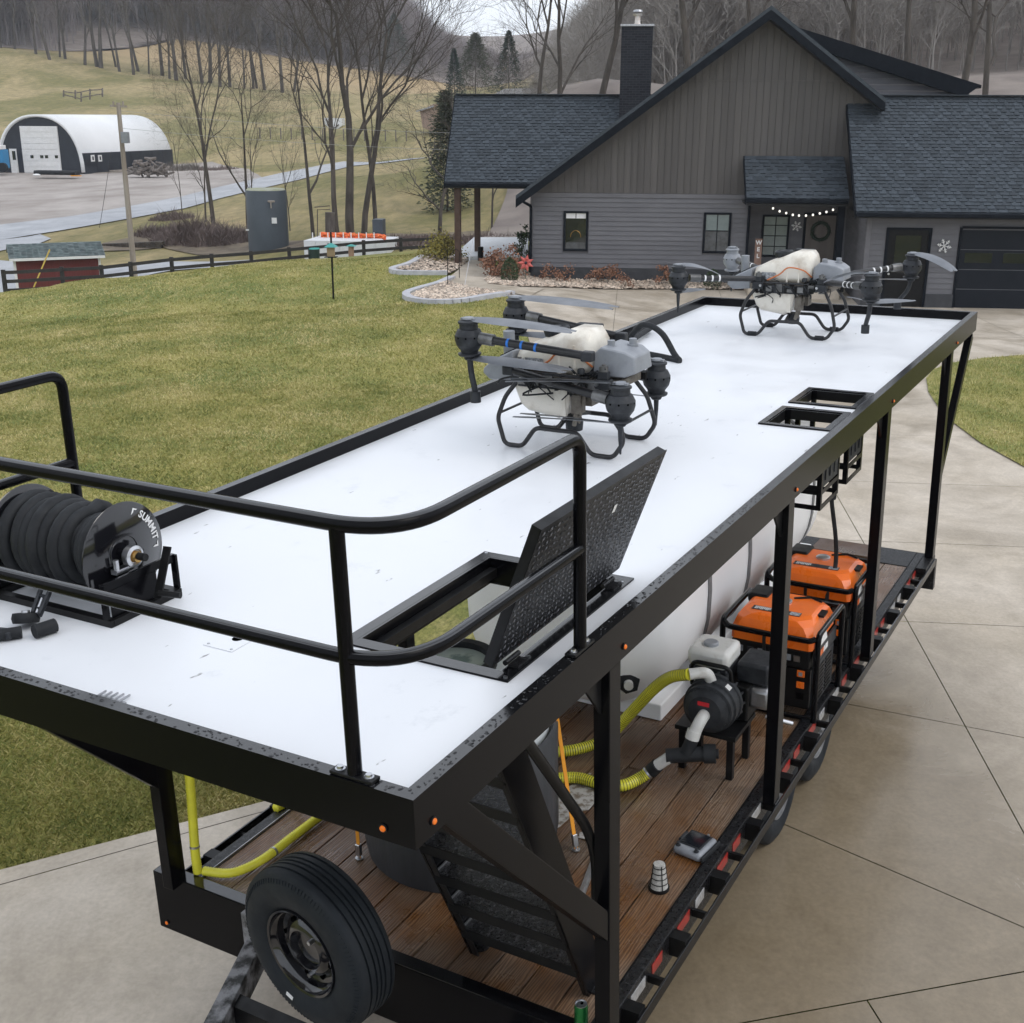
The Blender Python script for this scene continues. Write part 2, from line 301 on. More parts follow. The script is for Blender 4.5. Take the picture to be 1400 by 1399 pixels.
# wheels
def wheel(c,ax,parent,name='wheel',r=.385,w=.22,detail=False):
    c=Vector(c); ax=Vector(ax).normalized(); rr=.21
    prof=[(rr,.015),(rr+.02,.0),(rr+.09,-.012),(r-.05,-.004),(r-.022,.012),(r-.006,.022)]
    gro=[.05,.085,.11,.135,.17]
    for g in gro: prof+=[(r,g-.006),(r-.010,g-.004),(r-.010,g+.004),(r,g+.006)]
    prof+=[(r-.006,w-.022),(r-.022,w-.012),(r-.05,w+.004),(rr+.02,w),(rr,w-.015),(rr,.015)]
    e=bpy.data.objects.new(name,None); COL.objects.link(e); e.parent=parent; BASE[e]=BASE[parent]; FR[e]=FR[parent]; e.empty_display_size=.1
    build(MB().lathe(prof,c,ax,64,cap=False),'tyre',TYRE,e,smooth=50)
    if detail:   # sidewall ribbing ring and moulded bars
        mb=MB(); x=ax.orthogonal().normalized(); y=ax.cross(x)
        for k in range(110):
            a=2*math.pi*k/110; d=x*math.cos(a)+y*math.sin(a); mb.beam(c+d*(r-.050)-ax*.004,c+d*(r-.030)+ax*.0055,.003,.004,up=ax)
        build(mb,'sidewall_rib',TYRE,e,kind='stuff')
    rp=[(rr+.004,.012),(rr+.002,-.002),(rr-.008,.002),(rr-.016,.03),(rr-.024,.035),(rr-.03,.065),(rr-.05,.072),(.145,.062),(.125,.035),(.095,.03),(.085,.062),(.07,.066),(.0,.066)]
    build(MB().lathe(rp,c,ax,48,cap=False),'rim',RIMM if detail else RIMG,e,smooth=45)
    x=ax.orthogonal().normalized(); y=ax.cross(x); mb=MB()
    for k in range(8):
        a=2*math.pi*k/8+.2; d=x*math.cos(a)+y*math.sin(a); mb.cyl(c+d*.139+ax*.058,c+d*.139+ax*.046,.015,12)
    build(mb,'vent_hole',VOID,e)
    for k in ((1,3) if detail else range(6)):
        a=2*math.pi*k/6+.4; d=x*math.cos(a)+y*math.sin(a); build(MB().cyl(c+d*.108+ax*.034,c+d*.108+ax*.004,.011,6),'lug_nut',STEEL,e)
    return e
RIMM=pm('gloss_black_rim',(.006,.006,.008),rough=.12,coat=.6); RIMG=pm('dusty_steel_rim',(.16,.16,.165),(.28,.28,.28),scale=10,rough=.45,metal=.6); VOID=pm('open_hole',(.001,.001,.001),rough=.9,spec=0)
for x in (4.42,5.30):
    wheel((x,.225,-2.44),(0,1,0),tr); wheel((x,W_-.225,-2.44),(0,-1,0),tr)
    P(MB().cyl((x,.4,-2.44),(x,W_-.4,-2.44),.05),'axle',BLK2)
sp=wheel((.90,1.315,-1.66),(1,-.16,0.03),tr,'spare_wheel',r=.395,detail=True)
build(MB().beam((.9165,1.43,-1.925),(.9105,1.39,-1.938),.004,.02,up=(0,0,1)),'tyre_sticker',WHITE,sp,smooth=None)
# tongue
GRITG=pm('worn_grey_steel',(.02,.02,.02),(.22,.22,.23),scale=12,rough=.4,rough2=.7,bump=.4,bscale=30,pos=(.42,.6))
P(MB().beam((1.34,2.00,-2.20),(-.9,1.15,-2.32),.09,.16),'tongue_beam',GRITG,smooth=None,bevel=.005)
P(MB().beam((1.34,.5,-2.20),(-.9,1.05,-2.32),.09,.16),'tongue_beam',BLK2,smooth=None,bevel=.005)
P(MB().bx(1.30,1.339,2.00,2.05,-2.32,-1.97),'tread_bar',GRITG,smooth=None)
P(MB().beam((.98,1.3,-1.70),(1.34,1.3,-1.75),.1,.1),'spare_mount',BLK2,smooth=None)
P(MB().beam((.98,.9,-2.22),(.98,1.85,-2.22),.08,.1),'cross_bar',BLK2,smooth=None)
P(MB().beam((.2,.85,-2.24),(.2,1.5,-2.24),.3,.02),'step_plate',BLK2,smooth=None)
# stairs under the hatch
for y in (.24,.86):
    a=Vector((1.68,y,-1.98)); b_=Vector((.855,y,-.17)); d=Vector((.09,0,0))
    P(MB().prism([a-d,a+d,b_+d,b_-d],(0,.012,0)),'stringer',BLK,smooth=None)
    for q in (-.085,.085):
        yy=y+(.012 if y<.5 else -.026)+.006
        P(MB().beam(a+Vector((q,0,0))+Vector((0,yy-y,0)),b_+Vector((q,0,0))+Vector((0,yy-y,0)),.03,.008,up=(1,0,.4)),'stringer_flange',BLK2,smooth=None)
    P(MB().lathe([(.05,0),(.05,.012),(.02,.02)],(1.66,y,-1.979),n=12),'foot_pad',GRIT)
TRD=pm('wet_grip_tread',(.006,.006,.007),(.10,.10,.105),scale=60,rough=.15,rough2=.5,bump=.7,bscale=80,pos=(.52,.68),dist=.006,spec=.6)
for k in range(8):
    z=-1.77+.212*k; xc=1.59-.0965*k
    e=P(MB().bx(xc-.085,xc+.085,.256,.856,z-.004,z),'tread',TRD,smooth=None)
    build(MB().bx(xc-.091,xc-.0855,.256,.856,z-.045,z+.001).bx(xc+.0855,xc+.091,.256,.856,z-.045,z+.001),'tread_lip',BLK2,e,smooth=None)
    for yy in (.2565,.8495): build(MB().bx(xc-.083,xc+.083,yy,yy+.005,z+.0005,z+.012),'end_weld',GAL,e,smooth=None)
# guard rail round the front of the platform
gr=bpy.data.objects.new('guard_rail',None); COL.objects.link(gr); gr.parent=tr; BASE[gr]=BASE[tr]; FR[gr]='T'
rl=lambda z,yo:[(1.10,.025,z),(.03,.025,z),(.03,2.565,z),(1.10,2.565,z)]
top=[(1.10,.025,.01)]+rl(.785,0)+[(1.10,2.565,.01)]
tp=fillet(top[:2],.1); 
pts=fillet([(1.10,.025,.01),(1.11,.025,.775),(.03,.025,.785),(.03,2.565,.785),(1.11,2.565,.775),(1.10,2.565,.01)],.20,10)
# tighter bends where the rail turns down
def railpath():
    A=fillet([(1.10,.025,.012),(1.11,.025,.785),(.5,.025,.785)],.075,8); B_=fillet([(.5,.025,.785),(.03,.025,.785),(.03,1.3,.785)],.26,12)[1:]
    C_=fillet([(.03,1.3,.785),(.03,2.565,.785),(.5,2.565,.785)],.26,12)[1:]; D=fillet([(.5,2.565,.785),(1.11,2.565,.785),(1.10,2.565,.012)],.075,8)[1:]
    return A+B_+C_+D
build(MB().tube(railpath(),.0235,14),'top_rail',BLK,gr,smooth=60)
build(MB().tube(fillet([(1.105,.025,.385),(.03,.025,.385),(.03,2.565,.385),(1.105,2.565,.385)],.26,12),.0225,14),'mid_rail',BLK,gr,smooth=60)
for y in (.225,2.36): build(MB().tube([(.03,y,.012),(.03,y,.775)],.0225,14),'rail_post',BLK,gr,smooth=60)
for c,dx,dy in (((.028,.225),0,1),((.028,2.36),0,1),((1.10,.026),1,0),((1.10,2.564),1,0)):
    build(MB().bx(c[0]-.022-.055*dx,c[0]+.022+.055*dx,c[1]-.022-.055*dy,c[1]+.022+.055*dy,.0015,.012),'base_plate',BLK2,gr,smooth=None,bevel=.002)
    for s in (-1,1): build(MB().lathe([(.016,0),(.016,.003),(.011,.004),(.010,.011),(.0,.011)],(c[0]+.052*dx*s,c[1]+.052*dy*s,.0125),n=12),'bolt',STEEL,gr)
# hatch
hf=MB(); 
for a in ((.88,1.96,.20,.25),(.88,1.96,.89,.94),(.88,.93,.2505,.8895),(1.91,1.96,.2505,.8895)): hf.bx(*a,-.0745,-.066)
for a in ((.93,1.91,.2515,.262),(.93,1.91,.878,.889),(.93,.941,.2625,.8775),(1.899,1.91,.2625,.8775)): hf.bx(*a,-.19,-.0665)
P(hf,'hatch_frame',BLK,smooth=None)
P(MB().bx(.945,1.895,.84,.877,-.15,-.11),'hatch_ledge',BLK2,smooth=None)
la,lb=Vector((0,.275,-.035)),Vector((0,.065,.515)); ld=(lb-la); ln_=Vector((0,-ld.z,ld.y)).normalized()
def lq(x,t,o): return Vector((x,0,0))+la+ld*t+ln_*o
ld_=P(MB().prism([lq(.895,0,0),lq(1.965,0,0),lq(1.965,1,0),lq(.895,1,0)],ln_*.004).prism([lq(.895,0,.005),lq(.905,0,.005),lq(.905,1,.005),lq(.895,1,.005)],ln_*-.04).prism([lq(.9052,.985,-.0001),lq(1.9548,.985,-.0001),lq(1.9548,1,-.0001),lq(.9052,1,-.0001)],ln_*-.035),'hatch_lid',BLK2,smooth=None)
dp=MB(); 
for i in range(38):
    for j in range(20):
        x=.915+i*.0277; t=.02+j*.049; c=lq(x+(.0138 if j%2 else 0),t,.0042); a=.9 if (i+j)%2 else -.9
        if x>1.94: continue
        u=(Vector((1,0,0))*math.cos(a)+ld.normalized()*math.sin(a)); v=ln_.cross(u)
        dp.add([c-u*.012,c-v*.0045,c+u*.012,c+v*.0045,c+ln_*.004],[(0,1,4),(1,2,4),(2,3,4),(3,0,4)])
build(dp,'tread_pattern',pm('diamond_plate',(.045,.047,.055),rough=.2,spec=1.0),ld_,smooth=None,kind='stuff')  # glint on the lid's diamonds put into their paler base colour
build(MB().prism([lq(1.56,.72,.0065),lq(1.585,.72,.0065),lq(1.585,.78,.0065),lq(1.56,.78,.0065)],ln_*.001),'slot_hole',WHITE,ld_,smooth=None)
for x in (1.02,1.83):
    build(MB().cyl((x-.05,.262,-.05),(x+.05,.262,-.05),.010).bx(x-.04,x+.04,.215,.255,-.0655,-.058),'hinge',GRIT,ld_)
    build(MB().lathe([(.008,0),(.008,.004),(0,.005)],(x+.06,.225,-.0655),n=8),'screw',STEEL,ld_)
for q in ((.90,.92),(1.94,.92),(.90,.22)): P(MB().lathe([(.008,0),(.008,.003),(0,.004)],(*q,-.0655),n=8),'screw',STEEL)
# battery baskets hanging through the deck
for x0,x1 in ((4.66,5.15),(5.27,5.74)):
    y0,y1=.12,.57; e=bpy.data.objects.new('battery_basket',None); COL.objects.link(e); e.parent=tr; BASE[e]=BASE[tr]; FR[e]='T'
    f=MB()
    for a in ((x0,x1,y0,y0+.04),(x0,x1,y1-.04,y1),(x0,x0+.04,y0+.041,y1-.041),(x1-.04,x1,y0+.041,y1-.041)): f.bx(*a,-.0745,-.064)
    build(f,'basket_flange',BLK,e,smooth=None)
    i0,i1,j0,j1=x0+.041,x1-.041,y0+.041,y1-.041; t=.03
    build(MB().bx(i0-.004,i1+.004,j0-.006,j0-.0005,-.14,-.0755).bx(i0-.004,i1+.004,j1+.0005,j1+.006,-.14,-.0755).bx(i0-.006,i0-.0005,j0,j1,-.14,-.0755).bx(i1+.0005,i1+.006,j0,j1,-.14,-.0755),'inner_curb',BLK2,e,smooth=None)
    for x in (i0,i1-t):
        for y in (j0,j1-t): build(MB().bx(x,x+t,y,y+t,-.60,-.075),'corner_bar',BLK,e,smooth=None)
    f=MB()
    for z in (-.60,-.50): f.bx(i0+t,i1-t,j0,j0+.006,z-.0,z+t).bx(i0+t,i1-t,j1-.006,j1,z,z+t).bx(i0,i0+.006,j0+t,j1-t,z,z+t).bx(i1-.006,i1,j0+t,j1-t,z,z+t)
    build(f,'cross_bar',BLK,e,smooth=None)
    f=MB().bx(i0+t,i1-t,j0+.004,j0+.008,-.46,-.17)
    for k in range(3): xx=i0+.08+k*.1; f.bx(xx,xx+.03,j0-.004,j0+.0035,-.42,-.2)
    build(f,'vent_panel',DGREYP,e,smooth=None,bevel=.003)
    build(MB().bx(i1-.008,i1-.004,j0+t,j1-.2,-.46,-.24),'side_panel',BLK2,e,smooth=None)
# marker lights
for q,n_ in [((x,-.001,-.118),(0,-1,0)) for x in (.09,1.42,3.6,5.78,8.03)]+[((-.001,.11,-.122),(-1,0,0)),((1.339,2.64,-2.265),(-1,0,0)),((-.001,2.4,-.122),(-1,0,0))]:
    e=P(MB().lathe([(.014,0),(.014,.004),(.011,.005)],q,n_,16),'marker_light',BLK2); build(MB().lathe([(.0105,.004),(.009,.009),(.004,.012),(0,.012)],q,n_,16),'lens',AMB,e)
# ---------------------------------------------------------------- load on the lower deck
TANKM=pm('white_poly_tank',(.93,.94,.95),(.88,.89,.90),scale=2,rough=.3,rough2=.45,bump=.1,bscale=3)
STG=pm('grey_webbing',(.15,.155,.16),(.21,.215,.22),scale=30,rough=.6)
tk=thing('water_tank','long white plastic tank lying strapped down under the platform','tank',(5.7,1.6,-1.98),'T')
def sec(x,s,n=40):
    out=[]
    for k in range(n):
        a=2*math.pi*k/n; c,si=math.cos(a),math.sin(a); e=.72
        yy=math.copysign(abs(c)**e,c)*.78*s; zz=math.copysign(abs(si)**e,si)*.70*s; zz=zz*.7/.7
        z=-1.24+zz; 
        if z<-1.93: z=-1.93
        out.append((x,1.62+yy,z))
    return out
build(MB().loft([sec(3.74,.35),sec(3.78,.6),sec(3.88,.83),sec(4.02,.95),sec(4.2,1),sec(7.2,1),sec(7.4,.95),sec(7.53,.83),sec(7.62,.6),sec(7.65,.35)]),'tank_shell',TANKM,tk,smooth=70)
for x in (4.62,5.42,6.22,7.0): 
    ps=[(x,*((Vector(p[1:])-Vector((1.62,-1.24)))*1.008+Vector((1.62,-1.24)))) for p in sec(x,1)]
    mb=MB(); vs=[]; 
    for p in ps: vs+=[(p[0]-.032,p[1],p[2]),(p[0]+.032,p[1],p[2])]
    n2=len(ps); mb.add(vs,[(2*i,2*i+1,(2*i+3)%(2*n2),(2*i+2)%(2*n2)) for i in range(n2)])
    o=build(mb,'tank_strap',STG,tk,smooth=60); s_=o.modifiers.new('s','SOLIDIFY'); s_.thickness=.004
build(MB().bx(4.1,7.45,.955,2.30,-1.978,-1.86),'skid',TANKM,tk,smooth=None,bevel=.01)
build(MB().lathe([(.2,0),(.2,.06),(.17,.09),(0,.09)],(5.6,1.62,-.55),n=24),'tank_lid',RUB,tk)
build(MB().lathe([(.075,0),(.075,.05),(.05,.055)],(3.90,1.10,-1.62),(-1,-.5,.0),6),'fitting',RUB,tk)
build(MB().lathe([(.03,.055),(.03,.09),(0,.09)],(3.90,1.10,-1.62),(-1,-.5,0),12),'plug',WPVC,tk)
lab=build(MB().bx(3.832,3.84,1.10,1.22,-1.49,-1.40),'warning_label',WHITE,tk,smooth=None)
build(MB().bx(3.829,3.8315,1.10,1.22,-1.425,-1.40),'label_band',ORG,lab,smooth=None)
# mixing tub with manhole ring under the hatch
tb=thing('mixing_tub','white topped black mixing tub with open ring manhole below the hatch','tub',(2.40,1.42,-1.98),'T')
build(MB().lathe([(.52,0),(.535,.1),(.54,.70),(.52,.72),(.50,.70),(.48,.1)],(2.40,1.42,-1.978),n=40,cap=False),'stand',pm('tub_stand',(.02,.022,.026),(.045,.048,.055),scale=4,rough=.4,rough2=.6,bump=.2,bscale=20,stretch=(1,1,.2)),tb,smooth=50)
TUBW=pm('tub_plastic',(.72,.76,.77),(.62,.66,.67),scale=3,rough=.3)
build(MB().lathe([(.478,.2),(.495,.70),(.50,.82),(.46,.92),(.34,1.01),(.215,1.06)],(2.40,1.42,-1.978),n=40,cap=False),'tub_shell',TUBW,tb,smooth=60)
build(MB().lathe([(.235,1.055),(.235,1.10),(.19,1.10),(.19,.98),(.20,.98),(.20,1.055)],(2.38,1.42,-1.978),n=36,cap=False),'manhole_ring',RUB,tb,smooth=50)
build(MB().lathe([(.0,1.065),(.189,1.065)],(2.38,1.42,-1.978),n=36,cap=False),'liquid',pm('murky_liquid',(.50,.60,.58),(.16,.24,.24),scale=4,rough=.05,pos=(.45,.55)),tb)
# clear drum leaning behind the tub
# ---- pump on its stand
pu=thing('water_pump','black pump with white engine tank on a four legged stand between post and tank','pump',(3.75,.47,-1.98),'T')
for x in (3.64,3.92):
    for y in (.32,.62): build(MB().bx(x-.02,x+.02,y-.02,y+.02,-1.978,-1.71),'leg',BLK2,pu,smooth=None,bevel=.002)
build(MB().bx(3.6,3.96,.28,.66,-1.709,-1.68),'stand_top',BLK2,pu,smooth=None,bevel=.003)
pb=build(MB().lathe([(.05,-.17),(.10,-.165),(.135,-.14),(.135,-.125),(.15,-.12),(.150,-.08),(.162,-.075),(.162,-.055),(.156,-.05),(.156,.0),(.165,.005),(.165,.03),(.155,.035),(.12,.09),(.05,.10)],(3.70,.45,-1.52),(1,0,0),28),'pump_body',DGREYP,pu,smooth=28)
mb=MB()
for k in range(16): 
    a=2*math.pi*k/16; mb.beam((3.56,.45+.13*math.cos(a),-1.52+.13*math.sin(a)),(3.76,.45+.163*math.cos(a),-1.52+.163*math.sin(a)),.008,.012)
build(mb,'body_rib',DGREYP,pb)
build(MB().bx(3.523,3.527,.42,.49,-1.475,-1.45),'name_badge',REDP,pb,smooth=None)
build(MB().beam((3.60,.37,-1.415),(3.66,.345,-1.38),.035,.003,up=(-.7,-.5,.6)),'sticker',WHITE,pb,smooth=None)
build(MB().bx(3.80,4.08,.28,.62,-1.675,-1.45),'engine_block',BLK2,pu,smooth=None,bevel=.015)
ft=build(MB().bx(3.76,4.02,.40,.66,-1.36,-1.24),'fuel_tank',WPVC,pu,smooth=60,bevel=.035)
build(MB().lathe([(.045,0),(.045,.018),(.038,.024),(0,.024)],(3.86,.54,-1.242),n=20),'fuel_cap',GREYP,ft)
build(MB().bx(3.78,4.0,.41,.65,-1.45,-1.362),'shroud',DGREYP,pu,smooth=None,bevel=.01)
build(MB().bx(3.86,4.10,.18,.38,-1.45,-1.32),'air_cleaner',DGREYP,pu,smooth=50,bevel=.02)
build(MB().tube(fillet([(3.72,.60,-1.45),(3.70,.60,-1.29),(3.70,.36,-1.29),(3.74,.36,-1.45)],.05),.013,10),'handle',BLK2,pu)
build(MB().bx(3.84,4.02,.16,.30,-1.60,-1.46),'muffler',GAL,pu,smooth=50,bevel=.03)
build(MB().cyl((3.90,.20,-1.66),(3.96,.05,-1.70),.014),'drain_pipe',STEEL,pu)
mb=MB()
for k in range(5): mb.bx(3.835,3.845+.17,.152,.158,-1.59+k*.026,-1.58+k*.026)
build(mb,'muffler_fin',STEEL,pu,smooth=None)
# white elbows and valve
build(MB().tube(fillet([(3.66,.46,-1.38),(3.62,.47,-1.30),(3.56,.56,-1.31)],.05),.033,14),'outlet_elbow',WPVC,pu)
build(MB().tube(fillet([(3.56,.45,-1.53),(3.47,.45,-1.54),(3.44,.48,-1.63)],.05),.036,14).cyl((3.448,.475,-1.60),(3.435,.485,-1.65),.042),'inlet_elbow',WPVC,pu)
build(MB().cyl((3.437,.483,-1.655),(3.41,.51,-1.74),.038).cyl((3.46,.42,-1.745),(3.38,.62,-1.77),.044).cyl((3.485,.355,-1.74),(3.462,.42,-1.745),.058,12).cyl((3.49,.34,-1.739),(3.485,.355,-1.74),.03,8),'strainer',RUB,pu)
build(MB().cyl((3.38,.60,-1.775),(3.37,.67,-1.84),.034),'inlet_nipple',WPVC,pu); build(MB().cyl((3.37,.67,-1.84),(3.37,.71,-1.89),.042),'camlock',RUB,pu)
# ---- yellow suction hoses
def hose(name,label,pts,r,ribs=True,clamps=()):
    path=spline(pts,10); t=thing(name,label,'hose',pts[0],'T','yellow ribbed suction hoses on the trailer'); 
    # resample evenly
    seg=[0]; 
    for a,b_ in zip(path,path[1:]): seg.append(seg[-1]+(b_-a).length)
    def P_(s):
        for i in range(len(seg)-1):
            if seg[i+1]>=s: k=(s-seg[i])/max(seg[i+1]-seg[i],1e-9); return path[i].lerp(path[i+1],k)
        return path[-1]
    N=int(seg[-1]/.0075); pp=[P_(seg[-1]*i/N) for i in range(N+1)]
    build(MB().tube(pp,[r*(1.0 if i%2 else .86) for i in range(N+1)],12),'hose_tube',YEL,t,smooth=70)
    if ribs:
        mb=MB(); M=int(seg[-1]/.0150)
        for i in range(M): a=P_(seg[-1]*i/M); b_=P_(seg[-1]*i/M+.0035); mb.cyl(a,b_,r*1.008,12)
        build(mb,'hose_rib',YELD,t,kind='stuff')
    for s in clamps: a=P_(s); b_=P_(s+.012); build(MB().cyl(a,b_,r*1.08,14),'hose_clamp',GAL,t)
    return t
hose('suction_hose','yellow ribbed hose rising from the floor to the pump top elbow',[(3.30,1.45,-1.93),(3.45,1.25,-1.93),(3.62,1.12,-1.90),(3.66,.98,-1.72),(3.60,.80,-1.48),(3.57,.68,-1.36),(3.56,.56,-1.31)],.036,clamps=(1.35,))
hose('suction_hose','yellow ribbed hose on the planks ending in the black coupling of the pump inlet',[(3.37,.71,-1.885),(3.32,.76,-1.925),(3.22,.83,-1.94),(3.18,.96,-1.94),(3.17,1.12,-1.94),(3.0,1.35,-1.94)],.036,clamps=(.02,))
hose('suction_hose','yellow hose curving over the front planks behind the spare wheel',[(1.45,2.44,-1.945),(1.49,2.32,-1.945),(1.56,2.26,-1.945),(1.70,2.225,-1.945),(1.95,2.22,-1.945),(2.3,2.20,-1.945),(2.8,2.1,-1.945)],.026,False,(.42,))
hose('suction_hose','yellow hose hanging upright beside the front left post',[(1.46,2.44,-.16),(1.47,2.45,-.7),(1.45,2.455,-1.4),(1.43,2.46,-1.80),(1.43,2.46,-1.95)],.026,False,(1.62,))
hose('suction_hose','short yellow hose upright by the far left edge beam',[(2.28,2.50,-1.4),(2.28,2.50,-1.85),(2.20,2.49,-1.95),(2.1,2.50,-1.95)],.028,False)
# ---- tie down straps
def strap(label,a,b_):
    t=thing('tie_down_strap',label,'strap',b_,'T'); a=Vector(a);b_=Vector(b_)
    build(MB().beam(a,b_,.022,.004),'webbing',STRAP,t,smooth=None); d=(a-b_).normalized()
    build(MB().beam(b_+d*.02,b_+d*.09,.03,.025),'ratchet',STEEL,t,smooth=None,bevel=.004); build(MB().lathe([(.022,0),(.022,.006),(.006,.01),(.006,.03),(0,.03)],b_,n=12),'floor_ring',GAL,t)
strap('orange tie down strap with steel hook beside the tub',(2.68,.98,-1.15),(2.57,.80,-1.975)); strap('orange strap end hooked to the planks behind the spare wheel',(1.96,1.80,-1.60),(1.96,1.80,-1.975))
build(MB().tube(spline([(2.40+.49*math.cos(a),1.42+.49*math.sin(a),-1.10+.03*math.sin(2*a)) for a in [x*.2 for x in range(0,14)]],3),.014,6),'strap_loop',STRAP,None,label='orange strap lying round the white top of the mixing tub',cat='strap',base=(2.4,1.42,-1.1),fr='T')
build(MB().beam((2.20,.59,-1.968),(2.74,.72,-1.968),.035,.012).beam((2.20,.59,-1.958),(2.74,.72,-1.958),.012,.006),'steel_strip',GAL,None,smooth=None,label='thin steel strip lying on the planks between stairs and post',cat='strip',base=(2.45,.65,-1.97),fr='T')
def blot(name,label,cs,mat):
    mb=MB()
    for cx,cy,rx,ry in cs:
        n=26; ph=random.uniform(0,6); ps=[(cx+rx*(1+.22*math.sin(3*t+ph)+.15*math.sin(7*t+ph*2)+random.uniform(-.08,.08))*math.cos(t),cy+ry*(1+.2*math.sin(2*t+ph)+.12*math.sin(9*t)+random.uniform(-.08,.08))*math.sin(t),-1.9745) for t in [2*math.pi*k/n for k in range(n)]]
        mb.add(ps,[tuple(range(n))])
    return build(mb,name,mat,None,smooth=None,label=label,cat='stain',base=(cs[0][0],cs[0][1],-1.9745),fr='T')
blot('spilled_powder','dried white powder spill on the planks beside the tub strap',[(2.72,.74,.07,.12),(3.05,1.02,.3,.10)],pm('dried_powder',(.42,.41,.39),(.16,.13,.10),scale=22,rough=.8,pos=(.45,.6)))
# ================================================================== GENERATORS
def gen(x0,label):
    g=thing('generator',label,'generator',(x0+.3,.39,-1.975),'T','orange generators on the trailer')
    x1=x0+.56; y0,y1=.09,.69; zb,zt=-1.97,-1.30
    # orange tank: front face, chamfered top
    def ring(ix,iy,z,c): return [(x0+ix+c,y0+iy,z),(x1-ix-c,y0+iy,z),(x1-ix,y0+iy+c,z),(x1-ix,y1-iy-c,z),(x1-ix-c,y1-iy,z),(x0+ix+c,y1-iy,z),(x0+ix,y1-iy-c,z),(x0+ix,y0+iy+c,z)]
    tkk=build(MB().loft([ring(.02,.03,-1.50,.02),ring(.02,.03,-1.42,.03),ring(.045,.05,-1.355,.05),ring(.065,.07,-1.325,.08),ring(.085,.09,-1.315,.10)]),'fuel_tank',ORG,g,smooth=None,bevel=.004)
    build(MB().lathe([(.05,0),(.05,.012),(.036,.02),(0,.02)],((x0+x1)/2+.04,.40,-1.315),n=24),'fuel_cap',STEEL,tkk)
    build(MB().bx(x0+.12,x0+.18,.24,.56,-1.3145,-1.312),'decal_strip',DGREYP,tkk,smooth=None); 
    mb=MB()
    for k in range(9): mb.bx(x0+.128,x0+.172,.44+k*.012,.447+k*.012,-1.3118,-1.311) if k%3 else mb.bx(x0+.14,x0+.172,.44+k*.012,.447+k*.012,-1.3118,-1.311)
    build(mb,'decal_print',WHITE,tkk,smooth=None); build(MB().bx(x0+.125,x0+.175,.245,.31,-1.3118,-1.311),'decal_label',PRNT,tkk,smooth=None)
    build(MB().tube([(x0+.42,.18,-1.312),(x0+.45,.26,-1.305),(x0+.40,.36,-1.312)],.008),'fuel_gauge',BLK2,tkk)
    build(MB().bx(x0+.24,x0+.34,.115,.165,-1.345,-1.33),'side_vent',BLK2,tkk,smooth=None)
    build(MB().bx(x0+.33,x1-.04,.52,.66,-1.36,-1.30),'air_box',BLK2,g,smooth=None,bevel=.015)
    # control panel
    cp=build(MB().bx(x0+.012,x0+.06,.13,.65,-1.62,-1.50),'control_panel',BLK2,g,smooth=None,bevel=.006)
    for k,(yy,m) in enumerate([(.57,GREYP),(.50,DGREYP),(.43,GREYP),(.25,GREYP),(.19,STEEL)]): build(MB().bx(x0+.005,x0+.012,yy,yy+.04,-1.575,-1.535),'switch',m,cp,smooth=None)
    build(MB().bx(x0+.010,x0+.014,.36,.55,-1.70,-1.64),'name_strip',BRASS,g,smooth=None)
    lp=build(MB().bx(x0+.02,x0+.06,.12,.40,-1.90,-1.63),'lower_panel',BLK2,g,smooth=None,bevel=.005)
    for zz,m in ((-1.68,ORG),(-1.76,ORG),(-1.84,BLK)): build(MB().bx(x0+.008,x0+.02,.155,.205,zz,zz+.045),'outlet',m,lp,smooth=None,bevel=.003)
    build(MB().bx(x0+.003,x0+.008,.168,.192,-1.67,-1.645),'outlet_cover',GREYP,lp,smooth=None)
    build(MB().bx(x0+.05,x1-.08,.13,.34,-1.93,-1.52),'engine',BLK2,g,smooth=None,bevel=.02)
    build(MB().bx(x0+.04,x1-.06,.36,.66,-1.92,-1.52),'alternator',BLK2,g,smooth=None,bevel=.03)
    mb=MB()
    for k in range(7): mb.bx(x0+.04,x0+.052,.42,.64,-1.90+k*.03,-1.885+k*.03)
    build(mb,'alternator_vent',DGREYP,g,smooth=None)
    # right side cover with louvres and orange lettering band
    build(MB().bx(x0+.06,x1-.05,.105,.128,-1.92,-1.62),'side_cover',DGREYP,g,smooth=None,bevel=.01)
    mb=MB()
    for k in range(9):
        for j in range(2): mb.bx(x0+.14+j*.17,x0+.27+j*.17,.098,.105,-1.89+k*.028,-1.877+k*.028)
    build(mb,'louvre',BLK2,g,smooth=None)
    bd=build(MB().bx(x0+.03,x1-.03,.100,.112,-1.60,-1.505),'side_band',DGREYP,g,smooth=None)
    for k,w in enumerate([.028,.022,.028,.022,.025,.022,.028,.022]): 
        xx=x0+.06+k*.034; o=build(MB().bx(xx,xx+w,.0975,.0995,-1.575,-1.535),'print_mark',ORG if k<5 else WHITE,bd,smooth=None)
    build(MB().prism([(x0+.06,.0985,-1.50),(x0+.30,.0985,-1.50),(x0+.27,.0985,-1.44),(x0+.07,.0985,-1.44)],(0,.003,0)),'side_label',WHITE,g,smooth=None)
    # tube frame
    r=.019
    def loop(y): return fillet([(x0-.01,y,zb),(x0-.01,y,-1.36),(x1,y,-1.36),(x1,y,zb)],.06)
    for y in (.075,.705): build(MB().tube(loop(y),r,12),'frame_tube',BLK,g)
    for x,z in ((x0-.01,zb+.016),(x1,zb+.016),(x1,-1.38)): build(MB().tube([(x,.09,z),(x,.69,z)],r*.9,10),'frame_tube',BLK,g)
    build(MB().tube(fillet([(x0-.012,.09,-1.385),(x0-.03,.12,-1.40),(x0-.035,.39,-1.40),(x0-.03,.66,-1.40),(x0-.012,.69,-1.385)],.05),r,12),'frame_tube',BLK,g)
